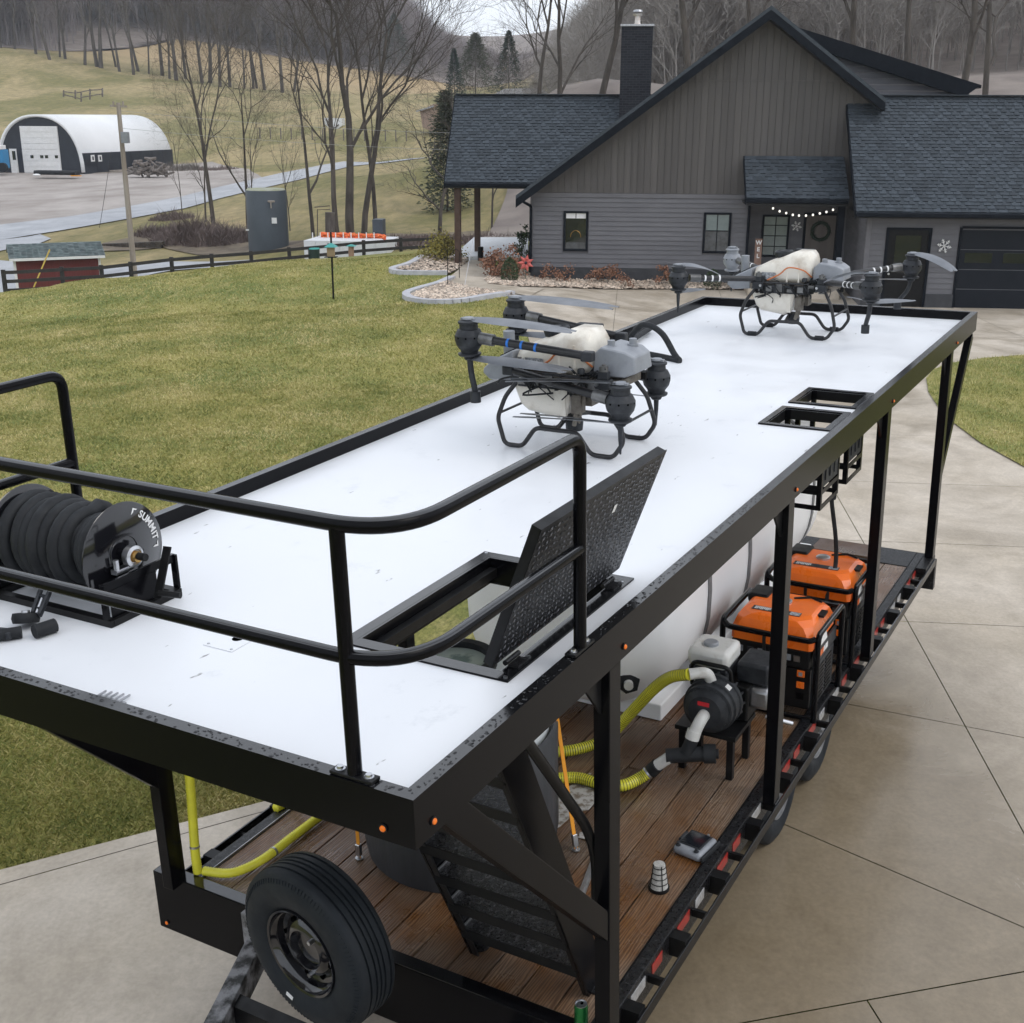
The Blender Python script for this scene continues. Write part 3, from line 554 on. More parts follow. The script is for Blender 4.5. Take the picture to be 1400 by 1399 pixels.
    build(MB().tube(fillet([(x0-.02,.42,-1.40),(x0-.03,.42,-1.44),(x0-.03,.40,-1.75)],.03),.012,8),'start_lever',BLK2,g)
    for x in (x0-.01,x1):
        for y in (.12,.66): build(MB().bx(x-.02,x+.02,y-.025,y+.025,-1.975,-1.955),'foot',RUB,g,smooth=None)
    return g
gen(4.53,'nearer orange topped portable generator in black tube frame beside the tank')
g2=gen(5.43,'farther orange topped portable generator behind the first with the cable rising from it')
o=build(MB().tube(spline([(5.55,.31,-.60),(5.56,.30,-.78),(5.54,.31,-.80),(5.60,.28,-1.1),(5.60,.27,-1.3),(5.47,.27,-1.42),(5.45,.3,-1.7)],6),.016,8),'power_cable',RUB,None,label='black cable hanging from the far battery basket to the farther generator',cat='cable',base=(5.55,.3,-1.0),fr='T')
# ================================================================== REMOTE CONTROLLER, FILTER, CAN
rc=thing('remote_controller','grey handheld controller with dark screen lying on the planks','remote control',(2.87,.235,-1.98),'T')
def RC(mb): 
    a=math.radians(-8); c,s=math.cos(a),math.sin(a); mb.v=[(2.87+x*c-y*s,.235+x*s+y*c,-1.978+z+.10*(x+.1)*0+.0) for x,y,z in mb.v]; return mb
build(RC(MB().bx(-.10,.10,-.085,.085,.0,.05)),'body',GREYP,rc,smooth=50,bevel=.02)
build(RC(MB().bx(-.055,.085,-.06,.07,.0505,.056)),'screen_frame',DGREYP,rc,smooth=None,bevel=.003); build(RC(MB().bx(-.045,.075,-.05,.062,.0562,.058)),'screen',SCREEN,rc,smooth=None)
for y in (-.05,.06): build(RC(MB().lathe([(.014,0),(.014,.004),(.005,.006),(.005,.016),(.01,.018),(0,.02)],(-.078,y,.0505),n=12)),'stick',DGREYP,rc)
build(RC(MB().bx(-.10,.10,-.101,-.086,.01,.04)),'grip',RUB,rc,smooth=None,bevel=.005)
build(RC(MB().cyl((-.0,.0901,.03),(.07,.0902,.035),.012)),'antenna',DGREYP,rc); build(RC(MB().lathe([(.008,0),(.008,.008),(0,.01)],(.09,-.03,.0505),n=8)),'button',GAL,rc)
fc=thing('filter_basket','small white mesh filter cone with black bands standing on the planks','filter',(2.47,.275,-1.98),'T')
c0=(2.47,.275,-1.979)
build(MB().lathe([(.048,.012),(.046,.02),(.030,.148),(.0,.15)],c0,n=20),'mesh_cone',pm('filter_mesh',(.5,.49,.46),(.33,.32,.30),scale=90,rough=.6,bump=.5,bscale=180,dist=.002),fc,smooth=50)
build(MB().lathe([(.055,0),(.055,.014),(.046,.016)],c0,n=20),'base_ring',BLK2,fc)
for z,r in ((.045,.0445),(.075,.0405),(.105,.037),(.135,.033)): build(MB().lathe([(r,z-.002),(r+.002,z-.002),(r+.002,z+.002),(r,z+.002)],c0,n=20,cap=False),'hoop',BLK2,fc)
mb=MB()
for k in range(4):
    a=math.pi/4+k*math.pi/2; mb.beam((c0[0]+.048*math.cos(a),c0[1]+.048*math.sin(a),c0[2]+.015),(c0[0]+.031*math.cos(a),c0[1]+.031*math.sin(a),c0[2]+.15),.004,.004)
build(mb,'rib',BLK2,fc)
cn=thing('drink_can','green drink can standing open on the black front beam beside the nearest post','can',(1.38,.175,-1.953),'T'); c0=(1.38,.175,-1.953)
build(MB().lathe([(.024,.0),(.030,.008),(.030,.108),(.026,.120)],c0,n=24),'can_body',pm('green_can',(.02,.20,.05),(.01,.12,.03),scale=9,rough=.25,metal=.6),cn)
build(MB().lathe([(.026,.120),(.027,.124),(.024,.124),(.022,.119),(0,.119)],c0,n=24),'can_top',STEEL,cn); build(MB().ell((c0[0]+.008,c0[1],c0[2]+.120),(.009,.007,.001)),'opening',VOID,cn)
# ================================================================== HOSE REEL ON THE DECK
rl_=thing('hose_reel','black hose reel wound with thick black hose on the white deck','hose reel',(.76,2.2,-.075),'T')
cx,cz=.775,.165; Y0,Y1=1.94,2.50
for y,n_ in ((Y0,-1),(Y1,1)):
    fl=build(MB().lathe([(.04,0),(.07,0),(.072,.012),(.075,.0),(.208,.0),(.212,.004),(.208,.008),(.04,.008)],(cx,y,cz),(0,n_,0),48),'flange',RIMM,rl_,smooth=50)
    if y==Y0: FLG=fl
build(MB().cyl((cx,Y0,cz),(cx,Y1,cz),.08,24),'drum',BLK2,rl_)
pts=[]; turns=9; 
for i in range(turns*28+1):
    t=i/28; yy=Y1-.035-(Y1-Y0-.07)*t/turns; rr=.158+(.012*math.sin(t*2.3)); 
    if t>6.2: rr-=.030
    a=2*math.pi*t; pts.append((cx+rr*math.cos(a),yy+.008*math.sin(a*.5),cz+rr*math.sin(a)))
build(MB().tube(pts,.0305,12),'wound_hose',RUB,rl_,smooth=80)
pts=[(cx+.112*math.cos(a),Y0+.03+(Y1-Y0-.06)*i/120,cz+.112*math.sin(a)) for i in range(121) for a in [2*math.pi*i/14]]
build(MB().tube(pts,.029,10),'wound_hose',RUB,rl_,smooth=80)
build(MB().cyl((cx,Y0-.13,cz),(cx,Y1+.10,cz),.016),'axle',BLK2,rl_)
fr_=MB(); 
for x in (.60,.955): fr_.beam((x,1.84,-.06),(x,2.56,-.06),.035,.028)
for y in (1.855,2.545): fr_.beam((.6,y,-.0595),(.955,y,-.0595),.034,.0275)
build(fr_,'base_frame',BLK2,rl_,smooth=None)
for y in (1.862,2.54):
    f=MB()
    for x in (.585,.97): f.beam((x,y,-.045),(x+(.0),y,.105),.03,.012,up=(1,0,0))
    f.beam((.585,y,.09),(.97,y,.09),.012,.035).prism([(.61,y-.005,-.045),(.86,y-.005,-.045),(.86,y-.005,.07),(.61,y-.005,.07)],(0,.004,0)) if y<2 else f.beam((.585,y,.09),(.97,y,.09),.012,.035)
    build(f,'side_bracket',BLK,rl_,smooth=None)
build(MB().beam((.90,1.815,.17),(.80,1.80,-.02),.008,.04,up=(0,1,0)),'crank_arm',BLK2,rl_,smooth=None)
build(MB().cyl((.81,1.80,.0),(.83,1.70,.0),.013),'crank_handle',BLK2,rl_)
be=build(MB().lathe([(.045,0),(.045,.03),(.032,.036),(.028,.03),(0,.03)],(cx,1.90,cz-.005),(0,-1,0),20),'bearing',STEEL,rl_); build(MB().lathe([(.026,.03),(.022,.05),(0,.05)],(cx,1.90,cz-.005),(0,-1,0),16),'swivel',BRASS,be)
build(MB().bx(cx-.09,cx+.0,1.885,1.92,.105,.125).cyl((cx-.075,1.90,.12),(cx-.075,1.90,.165),.012,6),'bearing_foot',STEEL,rl_,smooth=None)
# lettering on the flange
def letter(ch,size,M,mat,parent,name='letter'):
    cu=bpy.data.curves.new('t','FONT'); cu.body=ch; cu.size=size; cu.align_x='CENTER'; cu.extrude=.0004; cu.offset=.0009 if size<.06 else .006
    ob=bpy.data.objects.new('t',cu); me=bpy.data.meshes.new_from_object(ob); bpy.data.objects.remove(ob); bpy.data.curves.remove(cu)
    b=BASE[parent]; me.transform(Matrix.Translation(-b)@M); me.materials.clear(); me.materials.append(mat); me.name=name
    o=bpy.data.objects.new(name,me); COL.objects.link(o); o.parent=parent; BASE[o]=b; FR[o]=FR[parent]; return o
def onflange(ang,r):
    # viewed from -y: right = +x, up = +z ; angle measured clockwise from up
    u=Vector((math.sin(ang),0,math.cos(ang))); t=Vector((math.cos(ang),0,-math.sin(ang))); M=Matrix.Identity(4)
    M.col[0]=(*t,0); M.col[1]=(*u,0); M.col[2]=(0,-1,0,0); c=Vector((cx,Y0-.0088,cz))+u*r; M.col[3]=(*c,1); return M
a=math.radians(40)
for ch,w in zip('SUMMIT',(.0,.027,.031,.036,.026,.018)): 
    a+=w/.178; letter(ch,.042,onflange(a,.160),WHITE,FLG)
for a0,s in ((math.radians(27),1),(a+.19,-1)):
    M=onflange(a0,.160)@Matrix.Diagonal((s,1,1,1)); mb=MB().add([M@Vector(p) for p in ((-.012,-.004,.0),(-.012,.026,.0),(.014,.026,0),(.006,.020,0),(-.004,.020,0),(-.004,.008,0))],[(0,1,2,3,4,5)])
    build(mb,'mark',WHITE,FLG,smooth=None)
# ================================================================== SMALL THINGS ON THE DECK
bt=thing('toggle_clamp','black articulated strap clamp with rubber pads lying by the hose reel','clamp',(.42,2.12,-.075),'T')
build(MB().tube([(.375,2.035,-.045),(.46,2.015,-.045)],.028,12),'pad',RUB,bt); build(MB().tube([(.27,2.17,-.05),(.36,2.09,-.05)],.024,12),'pad',RUB,bt)
build(MB().lathe([(.05,-.02),(.055,0),(.05,.02)],(.44,2.16,-.035),(.3,.2,1),18),'pivot_wheel',RUB,bt); build(MB().lathe([(.016,.02),(.016,.03),(0,.03)],(.44,2.16,-.035),(.3,.2,1),12),'pivot_bolt',STEEL,bt)
lad=MB()
for s in (-1,1): lad.beam((.46,2.12+s*.02+.0,-.02),(.60,2.20+s*.028,.05),.012,.022)
for t in (.2,.55,.95): lad.beam((.46+.14*t,2.10+.08*t,-.02+.07*t),(.46+.14*t,2.14+.08*t+.0,-.02+.07*t),.02,.012)
build(lad,'link_arm',DGREYP,bt,smooth=None); build(MB().tube([(.46,2.12,-.02),(.53,2.16,.015)],.007),'spring',STEEL,bt)
build(MB().beam((.30,2.26,-.055),(.33,2.10,-.05),.05,.03),'foot_bar',DGREYP,bt,smooth=None,bevel=.006)
pl=thing('drain_plate','small pale square plate with a round hole set in the deck','plate',(.70,1.33,-.074),'T')
build(MB().bx(.63,.78,1.255,1.40,-.0745,-.0715),'plate',DECKM,pl,smooth=None,bevel=.001); build(MB().lathe([(.022,0),(.022,.0008),(0,.0008)],(.73,1.315,-.0714),n=20),'round_hole',VOID,pl)
for q in ((.645,1.27),(.645,1.385),(.765,1.27),(.765,1.385)): build(MB().lathe([(.006,0),(.005,.003),(0,.003)],(*q,-.0713),n=8),'screw',STEEL,pl)
br=thing('metal_clip','small ridged metal clip lying against the front rim','clip',(.13,1.37,-.074),'T')
build(MB().bx(.07,.15,1.30,1.43,-.0735,-.069),'clip_plate',GAL,br,smooth=None)
for k in range(5): build(MB().beam((.08,1.315+k*.025,-.064),(.19-k*.004,1.325+k*.025,-.066),.006,.006),'clip_tooth',GAL,br,smooth=None)
build(MB().tube(spline([(7.3,2.45,-.04),(6.75,2.36,-.03),(6.45,2.28,.0),(6.35,2.10,.17),(6.3,1.92,.13),(6.24,1.78,-.02),(6.19,1.715,-.055)],8)+spline([(6.21,1.74,-.057),(6.28,1.90,-.056),(6.36,2.1,-.055),(6.5,2.3,-.055),(6.9,2.42,-.055)],8)[1:],.024,12),'fuel_hose',RUB,None,smooth=80,label='black rubber hose looped on the white deck between the two drones',cat='hose',base=(6.3,2.0,-.07),fr='T')
# ================================================================== SPRAY DRONES
def drone(x0,y0,folded,label,rearpale=False):
    D=thing('spray_drone',label,'drone',(x0,y0,-.074),'T')
    T=lambda p: Vector((x0+p[1],y0-p[0],-.074+p[2]))
    def X(mb): mb.v=[tuple(T(v)) for v in mb.v]; return mb
    def B(mb,name,mat,par=D,**k): return build(X(mb),name,mat,par,**k)
    r=.0135
    for v in (-.225,.225):
        s=1 if v>0 else -1; vi=v*.62
        B(MB().tube(fillet([(-.27,vi,.44),(-.37,v*.9,.30),(-.415,v,.17),(-.37,v,.013),(-.25,v,.013),(-.16,v,.135),(.11,v,.135),(.20,v,.013),(.34,v,.013),(.405,v,.11),(.36,v*.9,.28),(.26,vi,.44)],.035,5),r,12),'skid',CARB)
        if not folded:
            for u in (-.30,.28): B(MB().cyl((u-.035,v,.016),(u+.035,v,.016),.021,12),'skid_pad',RUB)
    for u in (-.40,.385): B(MB().tube([(u,-.215,.20),(u,.215,.20)],.008,8),'cross_tube',CARB)
    B(MB().tube([(-.02,-.225,.135),(-.05,0,.17),(-.02,.225,.135)],.010,8),'cross_tube',CARB)
    # body frame
    B(MB().bx(-.36,.34,-.165,.165,.385,.435),'body_frame',DIRTG,smooth=None,bevel=.012)
    B(MB().bx(-.30,.12,-.175,-.166,.36,.43),'side_plate',DGREYP,smooth=None,bevel=.003)
    mb=MB()
    for k in range(16): uu=-.3+k*.042; vv=random.choice((-1,1))*random.uniform(.16,.19); mb.bx(uu,uu+random.uniform(.015,.04),vv-.012,vv+.012,.34+random.uniform(0,.05),.40+random.uniform(0,.05))
    B(mb,'bracket',BLK2,smooth=None,kind='stuff')
    def rb(u,hw,w0,w1,c=.045): return [(u,-hw+c,w0),(u,hw-c,w0),(u,hw,w0+c),(u,hw,w1-c),(u,hw-c,w1),(u,-hw+c,w1),(u,-hw,w1-c),(u,-hw,w0+c)]
    B(MB().loft([rb(-.345,.09,.46,.52,.025),rb(-.33,.13,.445,.56),rb(-.20,.15,.44,.625),rb(-.10,.15,.44,.655),rb(.0,.15,.44,.70),rb(.12,.145,.45,.70),rb(.155,.12,.47,.67),rb(.162,.08,.50,.63,.03)]),'tank_top',DIRTW,smooth=75,bevel=.02)
    B(MB().bx(-.05,-.035,-.153,.153,.44,.60).bx(.05,.065,-.153,.153,.44,.62),'tank_rib',DIRTW,smooth=None,bevel=.003)
    B(MB().bx(-.26,-.14,-.157,-.152,.47,.53),'tank_scale',PRNT,smooth=None)
    mb=MB()
    for k in range(9):
        a0=Vector((random.uniform(-.3,.3),random.uniform(-.2,-.15),random.uniform(.36,.46))); mb.tube(spline([a0,a0+Vector((random.uniform(-.1,.1),-.02,random.uniform(-.06,.05))),a0+Vector((random.uniform(-.15,.15),.01,random.uniform(-.1,.02)))],4),random.uniform(.003,.007),6)
    B(mb,'cable',RUB,kind='stuff')
    mb=MB()
    for k in range(7): uu=-.3+k*.09; mb.bx(uu,uu+.05,-.182,-.168,.375,.40+.02*(k%3))
    B(mb,'clip',GREYM,kind='stuff',smooth=None)
    B(MB().bx(-.06,.10,.10,.16,.62,.70).bx(.12,.2,-.1,.1,.44,.50),'electronics_box',DGREYP,smooth=None,bevel=.006)
    B(MB().lathe([(.07,0),(.078,.03),(.078,.045),(.066,.055),(.058,.045),(.03,.045),(.03,.055),(0,.055)],(-.11,-.03,.648),(-.08,0,1),20),'tank_cap',DGREYP)
    B(MB().loft([[(-.27,-.11,.20),(-.07,-.11,.17),(-.07,.11,.17),(-.27,.11,.20)],[(-.31,-.14,.25),(.0,-.14,.21),(.0,.14,.21),(-.31,.14,.25)],[(-.36,-.15,.39),(.04,-.15,.39),(.04,.15,.39),(-.36,.15,.39)]]),'hopper',DIRTW,smooth=50,bevel=.02)
    B(MB().ell((-.11,-.141,.30),(.05,.006,.05)).bx(-.03,.0,-.150,-.12,.2,.36),'hopper_boss',DIRTW)
    pmp=B(MB().lathe([(.05,0),(.055,.05),(.04,.09),(0,.09)],(-.01,-.02,.09),n=14),'pump',DGREYP)
    mb=MB().tube([(.06,-.1,.4),(.07,-.13,.28),(.03,-.1,.14)],.014,8).tube([(.1,-.08,.40),(.1,-.12,.3),(.02,-.03,.12)],.011,8).bx(.03,.09,-.14,-.07,.22,.33).bx(.05,.12,-.05,.05,.25,.38)
    B(mb,'plumbing',DIRTG)
    # grey front shell and rear battery
    B(MB().loft([[(-.585,-.10,.40),(-.585,.10,.40),(-.585,.09,.43),(-.585,-.09,.43)],[(-.52,-.13,.37),(-.52,.13,.37),(-.50,.12,.49),(-.50,-.12,.49)],[(-.36,-.15,.385),(-.36,.15,.385),(-.355,.13,.56),(-.355,-.13,.56)]]),'nose_shell',GREYP,smooth=35,bevel=.012)
    B(MB().loft([[(-.5,-.03,.488),(-.5,.03,.488),(-.5,.03,.5),(-.5,-.03,.5)],[(-.40,-.03,.535),(-.40,.03,.535),(-.40,.03,.55),(-.40,-.03,.55)]]),'nose_slot',DGREYP,smooth=None)
    B(MB().cyl((-.47,.03,.48),(-.47,.03,.64),.035,16),'nose_mast',GREYP)
    bt_=B(MB().loft([[(.17,-.13,.47),(.17,.13,.47),(.17,.12,.58),(.17,-.12,.58)],[(.22,-.15,.455),(.22,.15,.455),(.22,.14,.62),(.22,-.14,.62)],[(.37,-.15,.46),(.37,.15,.46),(.36,.13,.60),(.36,-.13,.60)],[(.425,-.12,.48),(.425,.12,.48),(.415,.11,.57),(.415,-.11,.57)]]),'battery',GREYP,smooth=35,bevel=.008)
    for u,v in ((.24,-.04),(.33,.06)): B(MB().cyl((u,v,.60),(u,v,.645),.022,12).cyl((u,v,.60),(u,v,.615),.032,12),'battery_knob',GREYP,bt_)
    B(MB().bx(.26,.33,-.03,.03,.40,.456),'battery_mount',DGREYP,smooth=None)
    mb=MB()
    for k in range(6): mb.tube(spline([(.10+.02*k,-.16,.44),(.14+.03*k,-.17-.01*k,.47+.01*k),(.22,-.155,.45)],4),.005,6)
    B(mb,'wire_bundle',RUB,kind='stuff')
    # frame hardware: corner hinges, rails, pucks and looms
    for su in (-1,1):
        for sv in (-1,1):
            hx,hy=su*.27,sv*.20
            e=B(MB().bx(hx-.045,hx+.045,hy-.03,hy+.03,.40,.455).bx(hx-.03,hx+.03,hy-.022,hy+.022,.4555,.50),'hinge_bracket',DGREYP,smooth=None,bevel=.005)
            B(MB().cyl((hx,hy,.50),(hx,hy,.53),.026,14).cyl((hx,hy,.53),(hx,hy,.54),.012,8),'hinge_knuckle',GREYM,e)
            B(MB().cyl((hx-su*.03,hy-sv*.045,.43),(hx-su*.03,hy+sv*.045,.43),.011,10),'clamp_bolt',STEEL,e)
    for sv in (-1,1): B(MB().tube([(-.34,sv*.178,.448),(.16,sv*.178,.448)],.010,10),'frame_rail',CARB)
    for (u,v,w,r_) in ((-.02,.19,.50,.035),(.12,-.185,.47,.022),(.20,.18,.50,.03)): B(MB().lathe([(r_,0),(r_,.022),(r_*.8,.03),(0,.032)],(u,v,w),n=16),'sensor_puck',DGREYP)
    for k in range(4):
        u0=-.28+.13*k; B(MB().tube(spline([(u0,-.17,.45),(u0+.03,-.215,.42),(u0+.07,-.20,.36),(u0+.06,-.16,.33)],5),.0055,7),'spray_line',RUB)
    B(MB().tube(spline([(.16,-.12,.50),(.10,-.17,.56),(-.02,-.19,.58),(-.10,-.17,.52),(-.2,-.18,.47)],5),.006,7),'cable',ORGC)
    # motors with coaxial propellers
    def blade(e,c,ang,L,sag=.02,w=.075):
        d=Vector((math.cos(ang),math.sin(ang),0)); n_=Vector((-d.y,d.x,0)); secs=[]
        for i in range(9):
            t=i/8; cw=w*(.35+.9*math.sin(math.pi*min(1,.12+t*.75))) *(1 if t<.9 else .6); tw=.32*(1-t)+.05; p=Vector(c)+d*(.02+L*t)-Vector((0,0,sag*t*t))
            a_=n_*math.cos(tw)+Vector((0,0,math.sin(tw))); b_=Vector((0,0,.004))
            secs.append([p-a_*cw*.5,p+b_,p+a_*cw*.5,p-b_])
        return B(MB().loft(secs),'blade',BLADE,e,smooth=60)
    def motor(u,v,w,up=(),low=(),leg=None,mat=DGREYP,L=.66,spike=True):
        e=bpy.data.objects.new('motor',None); COL.objects.link(e); e.parent=D; BASE[e]=BASE[D]; FR[e]='T'
        B(MB().lathe([(.030,-.105),(.062,-.100),(.068,-.092),(.068,-.086),(.050,-.082),(.054,-.066),(.076,-.036),(.0765,-.034),(.083,-.01),(.083,.018),(.081,.022),(.066,.052),(.055,.056),(.053,.085),(.062,.088),(.062,.098),(.05,.104),(.03,.106)],(u,v,w),n=20),'motor_housing',mat,e,smooth=22)
        mb=MB()
        for k in range(10): a=2*math.pi*k/10; mb.lathe([(.006,0),(.006,.0015)],(u+.0815*math.cos(a),v+.0815*math.sin(a),w+.01),(math.cos(a),math.sin(a),0),8)
        B(mb,'screw_hole',VOID,e,kind='stuff')
        B(MB().lathe([(.030,.107),(.034,.112),(.030,.122),(0,.124)],(u,v,w),n=16).beam((u-.045,v,w+.112),(u+.045,v,w+.112),.03,.012),'propeller_hub',GREYP,e)
        B(MB().lathe([(.030,-.107),(.034,-.115),(.028,-.125),(0,-.127)],(u,v,w),n=16),'propeller_hub',DGREYP,e)
        for a in up: blade(e,(u,v,w+.112),a,L,.03 if folded else .11)
        for a in low: blade(e,(u,v,w-.113),a,L*.97,.02)
        if leg: B(MB().tube(fillet([(u,v,w-.12),(u+leg[0]*.3,v+leg[1]*.3,w-.22),(u+leg[0],v+leg[1],w-.31),(u+leg[0],v+leg[1],w-.37)],.05),[.018]*14,10) if 0 else MB().tube(fillet([(u,v,w-.12),(u+leg[0]*.15,v+leg[1]*.15,w-.2),(u+leg[0],v+leg[1],w-.31),(u+leg[0],v+leg[1],w-.36)],.05),.018,10).cyl((u+leg[0],v+leg[1],w-.31),(u+leg[0],v+leg[1],w-.375),.032,12),'spray_nozzle',DGREYP,e)
        elif spike: B(MB().lathe([(.016,0),(.014,-.06),(.006,-.16),(0,-.165)],(u,v,w-.125),n=10),'spray_nozzle',DGREYP,e)
        return e
    def arm(a,b_,bands,col,r=.024):
        a=Vector(a);b_=Vector(b_); e=B(MB().cyl(a,b_,r,16),'arm',CARB); d=(b_-a)
        for t in bands: p=a+d*t; q=p+d.normalized()*.014; B(MB().cyl(p,q,r+.0015,16),'arm_band',col,e)
        B(MB().cyl(a,a+d.normalized()*.09,r+.010,12),'arm_joint',GREYM,e); B(MB().bx(b_.x-.035,b_.x+.035,b_.y-.028,b_.y+.028,b_.z-.028,b_.z+.028),'arm_hinge',DGREYP,e,smooth=None,bevel=.008)
        return e
    if folded:
        arm((-.45,-.335,.66),(.22,-.30,.60),(.26,.39,.52),BLUE); arm((-.50,.325,.68),(.15,.29,.60),(),BLUE)
        arm((.36,-.335,.38),(-.30,-.27,.475),(),BLUE); arm((.30,.325,.37),(-.3,.27,.47),(),BLUE)
        motor(-.525,-.335,.655,(.03,-.05),(.02,-.1),leg=(.03,.0)); motor(-.585,.325,.68,(-.05,.08),(.03,))
        motor(.435,-.335,.36,(math.pi+.12,math.pi-.0),(math.pi-.08,math.pi+.05)); motor(.365,.325,.36,(math.pi-.15,math.pi),(math.pi-.05,))
    else:
        for (u,v,w,up,lo,leg) in ((-.83,-.60,.51,(.75,),(1.3,),None),(-.80,.62,.52,(),(),None),(.77,-.60,.51,(math.pi-.35,),(math.pi-.9,.9),(-.05,.10)),(.80,.66,.52,(-.55,-.42),(math.pi,),(-.10,.02))):
            su=1 if u>0 else -1; a=(Vector((u,v,w))-Vector((su*.08,math.copysign(.05,v),0))); arm(a,(su*.26,math.copysign(.17,v),.475),(.2,.3,.4),WHITE)
            motor(u,v,w,up,lo,leg,L=.36 if u<0 else .42,mat=GREYP if (u<0 and v>0) else DGREYP)
    return D
ORGC=pm('orange_cable',(.55,.16,.04),rough=.5); BLADE=pm('propeller_blade',(.10,.11,.125),(.17,.18,.2),scale=4,rough=.3,rough2=.45); GREYM=pm('joint_metal',(.22,.22,.22),(.10,.10,.10),scale=12,rough=.4,metal=.6)
drone(3.79,1.39,True,'muddy agricultural spray drone with folded arms and blue taped tube, nearer the hatch')
drone(7.72,1.285,False,'agricultural spray drone with spread white banded arms at the far end of the deck')
# ================================================================== TERRAIN
CP=[(2,0,-.17),(6,-3,-.16),(7,0,-.17),(8,2,-.2),(10,-3,-.17),(12,0,-.19),(6,5,-.24),(9,8,-.36),(15,4,-.30),(16,12,-.52),(20,0,-.32),(20,-8,-.32),(24,4,-.40),(26,-3,-.42),(28,12,-.65),(28,-10,-.52),(33,0,-.52),(35.5,-6,-.74),(35.5,-12,-.75),(35,-20,-.8),(-10,0,-.17),(-10,25,-.5),(-10,-25,-.17),(2,12,-.4),(10,-20,-.2),(20,-30,-.3),(10,25,-.8),(60,-10,.3),(60,-40,.5)]
def C_(px,py,X): v=at(px,py,X); CP.append((v.x,v.y,v.z))
for a in [(724,382,38),(900,388,38),(640,357,42.5),(700,357,42.5),(555,408,33.2),(690,405,32.5),(620,388,36),(537,373,38),(585,352,43),
  (456,410,34),(300,440,30),(0,460,30),(0,402,38),(140,386,41),(350,361,46),(525,347,49),(590,341,50),(424,357,45),(480,354,46),(560,348,46),(300,367,43),(480,360,42),(560,351,41),(250,376,50),(350,368,50),(424,361,50),(300,372,50),(178,387,51),(80,402,48),(350,357.5,56),(250,363,56),(300,360,56),(178,371,56),(250,373,45),(185,380,46),(600,346,45),(400,366,40),
  (20,425,47),(140,408,51),(178,381,49),(350,366,52),(415,358,57),(520,352,57),(360,343,63),(330,346,63),
  (0,350,60),(140,374,57),(280,352,62),(200,340,66),(320,334,66),(560,324,62),(480,326,62),(620,322,64),(700,322,64),
  (0,322,70),(100,310,74),(250,282,84),(350,255,96),(470,229,112),(600,216,125),(640,214,128),
  (0,300,78),(150,270,90),(0,237,115),(110,239,115),(234,229,130),(300,238,118),(350,232,122),(60,262,98),
  (300,300,74),(400,280,80),(560,270,80),(620,270,80),(480,243,95),(520,240,95),(560,238,95),(600,236,95),(640,236,95),(690,238,95),(520,230,106),(600,226,108),(640,226,108),(690,228,108),
  (0,150,185),(150,150,190),(300,190,150),(450,190,150),(600,195,145),(0,68,250),(100,85,252),(210,102,256),(350,120,262),(480,150,200),(600,160,200),
  (150,48,340),(300,62,345),(500,97,330),(620,108,330),(30,40,330),(700,118,330),
  (0,-90,480),(300,-70,480),(450,-30,480),(560,40,460),(620,95,440),(700,122,430),
  (760,128,90),(900,120,90),(1400,110,90),(1600,110,90),(760,122,170),(900,60,170),(1100,20,200),(1400,0,200),(900,-60,330),(1400,-150,330),(760,118,300),(820,112,420),(760,118,560),(700,122,500),(640,118,520),(560,62,520),(640,112,600),(560,90,850),(700,118,850),(400,0,600),(400,40,850),(0,-40,650),(0,0,850),(900,-20,480),(900,40,850),(1400,-50,500),(1400,30,850),(1800,0,500)]: C_(*a)
for a in ((300,-200,25),(500,-250,60),(500,350,80),(700,0,60),(700,250,90),(900,0,80),(-300,0,0),(-300,300,0),(-300,-300,0),(100,-150,3),(100,150,-2),(200,180,12),(-100,-100,0),(-100,100,-1)): CP.append(a)
CP=np.array(CP,float); PC,PZ=CP[:,:2],CP[:,2]
def phi(a,b_,c=4.0): d=a[:,None,:]-b_[None,:,:]; return -np.sqrt((d**2).sum(2)+c*c)
n_=len(CP); A=np.zeros((n_+3,n_+3)); A[:n_,:n_]=phi(PC,PC)-np.eye(n_)*.002; A[:n_,n_]=1; A[:n_,n_+1:]=PC; A[n_,:n_]=1; A[n_+1:,:n_]=PC.T
WT=np.linalg.solve(A,np.concatenate([PZ,[0,0,0]]))
def hz(P):
    P=np.asarray(P,float); out=np.empty(len(P))
    for i in range(0,len(P),4000):
        q=P[i:i+4000]; out[i:i+4000]=phi(q,PC)@WT[:n_]+WT[n_]+q@WT[n_+1:]
    return out
def h(x,y): return float(hz([(x,y)])[0])
XS=np.concatenate([np.arange(3,60,.25),np.geomspace(60,700,260)])
def G(px,py):
    d=ray(px,py); t=XS/d.x; P=np.stack([XS,d.y*t],1); z=CAMH+d.z*t; e=z-hz(P); k=np.where(e<0)[0]
    i=k[0] if len(k) else len(XS)-1
    if i==0: X=XS[0]
    else: a,b_=e[i-1],e[i]; X=XS[i-1]+(XS[i]-XS[i-1])*a/(a-b_)
    return Vector((X,d.y*X/d.x,CAMH+d.z*X/d.x))
ang=np.radians(np.concatenate([np.arange(-180,-34,4),np.arange(-34,36,.35),np.arange(36,180,4)])); rad=np.concatenate([np.arange(.5,60,.6),np.geomspace(60,660,165)])
AA,RR=np.meshgrid(ang,rad); GX=(RR*np.cos(AA)).ravel(); GY=(RR*np.sin(AA)).ravel(); GZ=hz(np.stack([GX,GY],1))
na,nr=len(ang),len(rad); I=np.arange(nr*na).reshape(nr,na); q=np.stack([I[:-1,:],np.roll(I,-1,1)[:-1,:],np.roll(I,-1,1)[1:,:],I[1:,:]],2).reshape(-1,4)
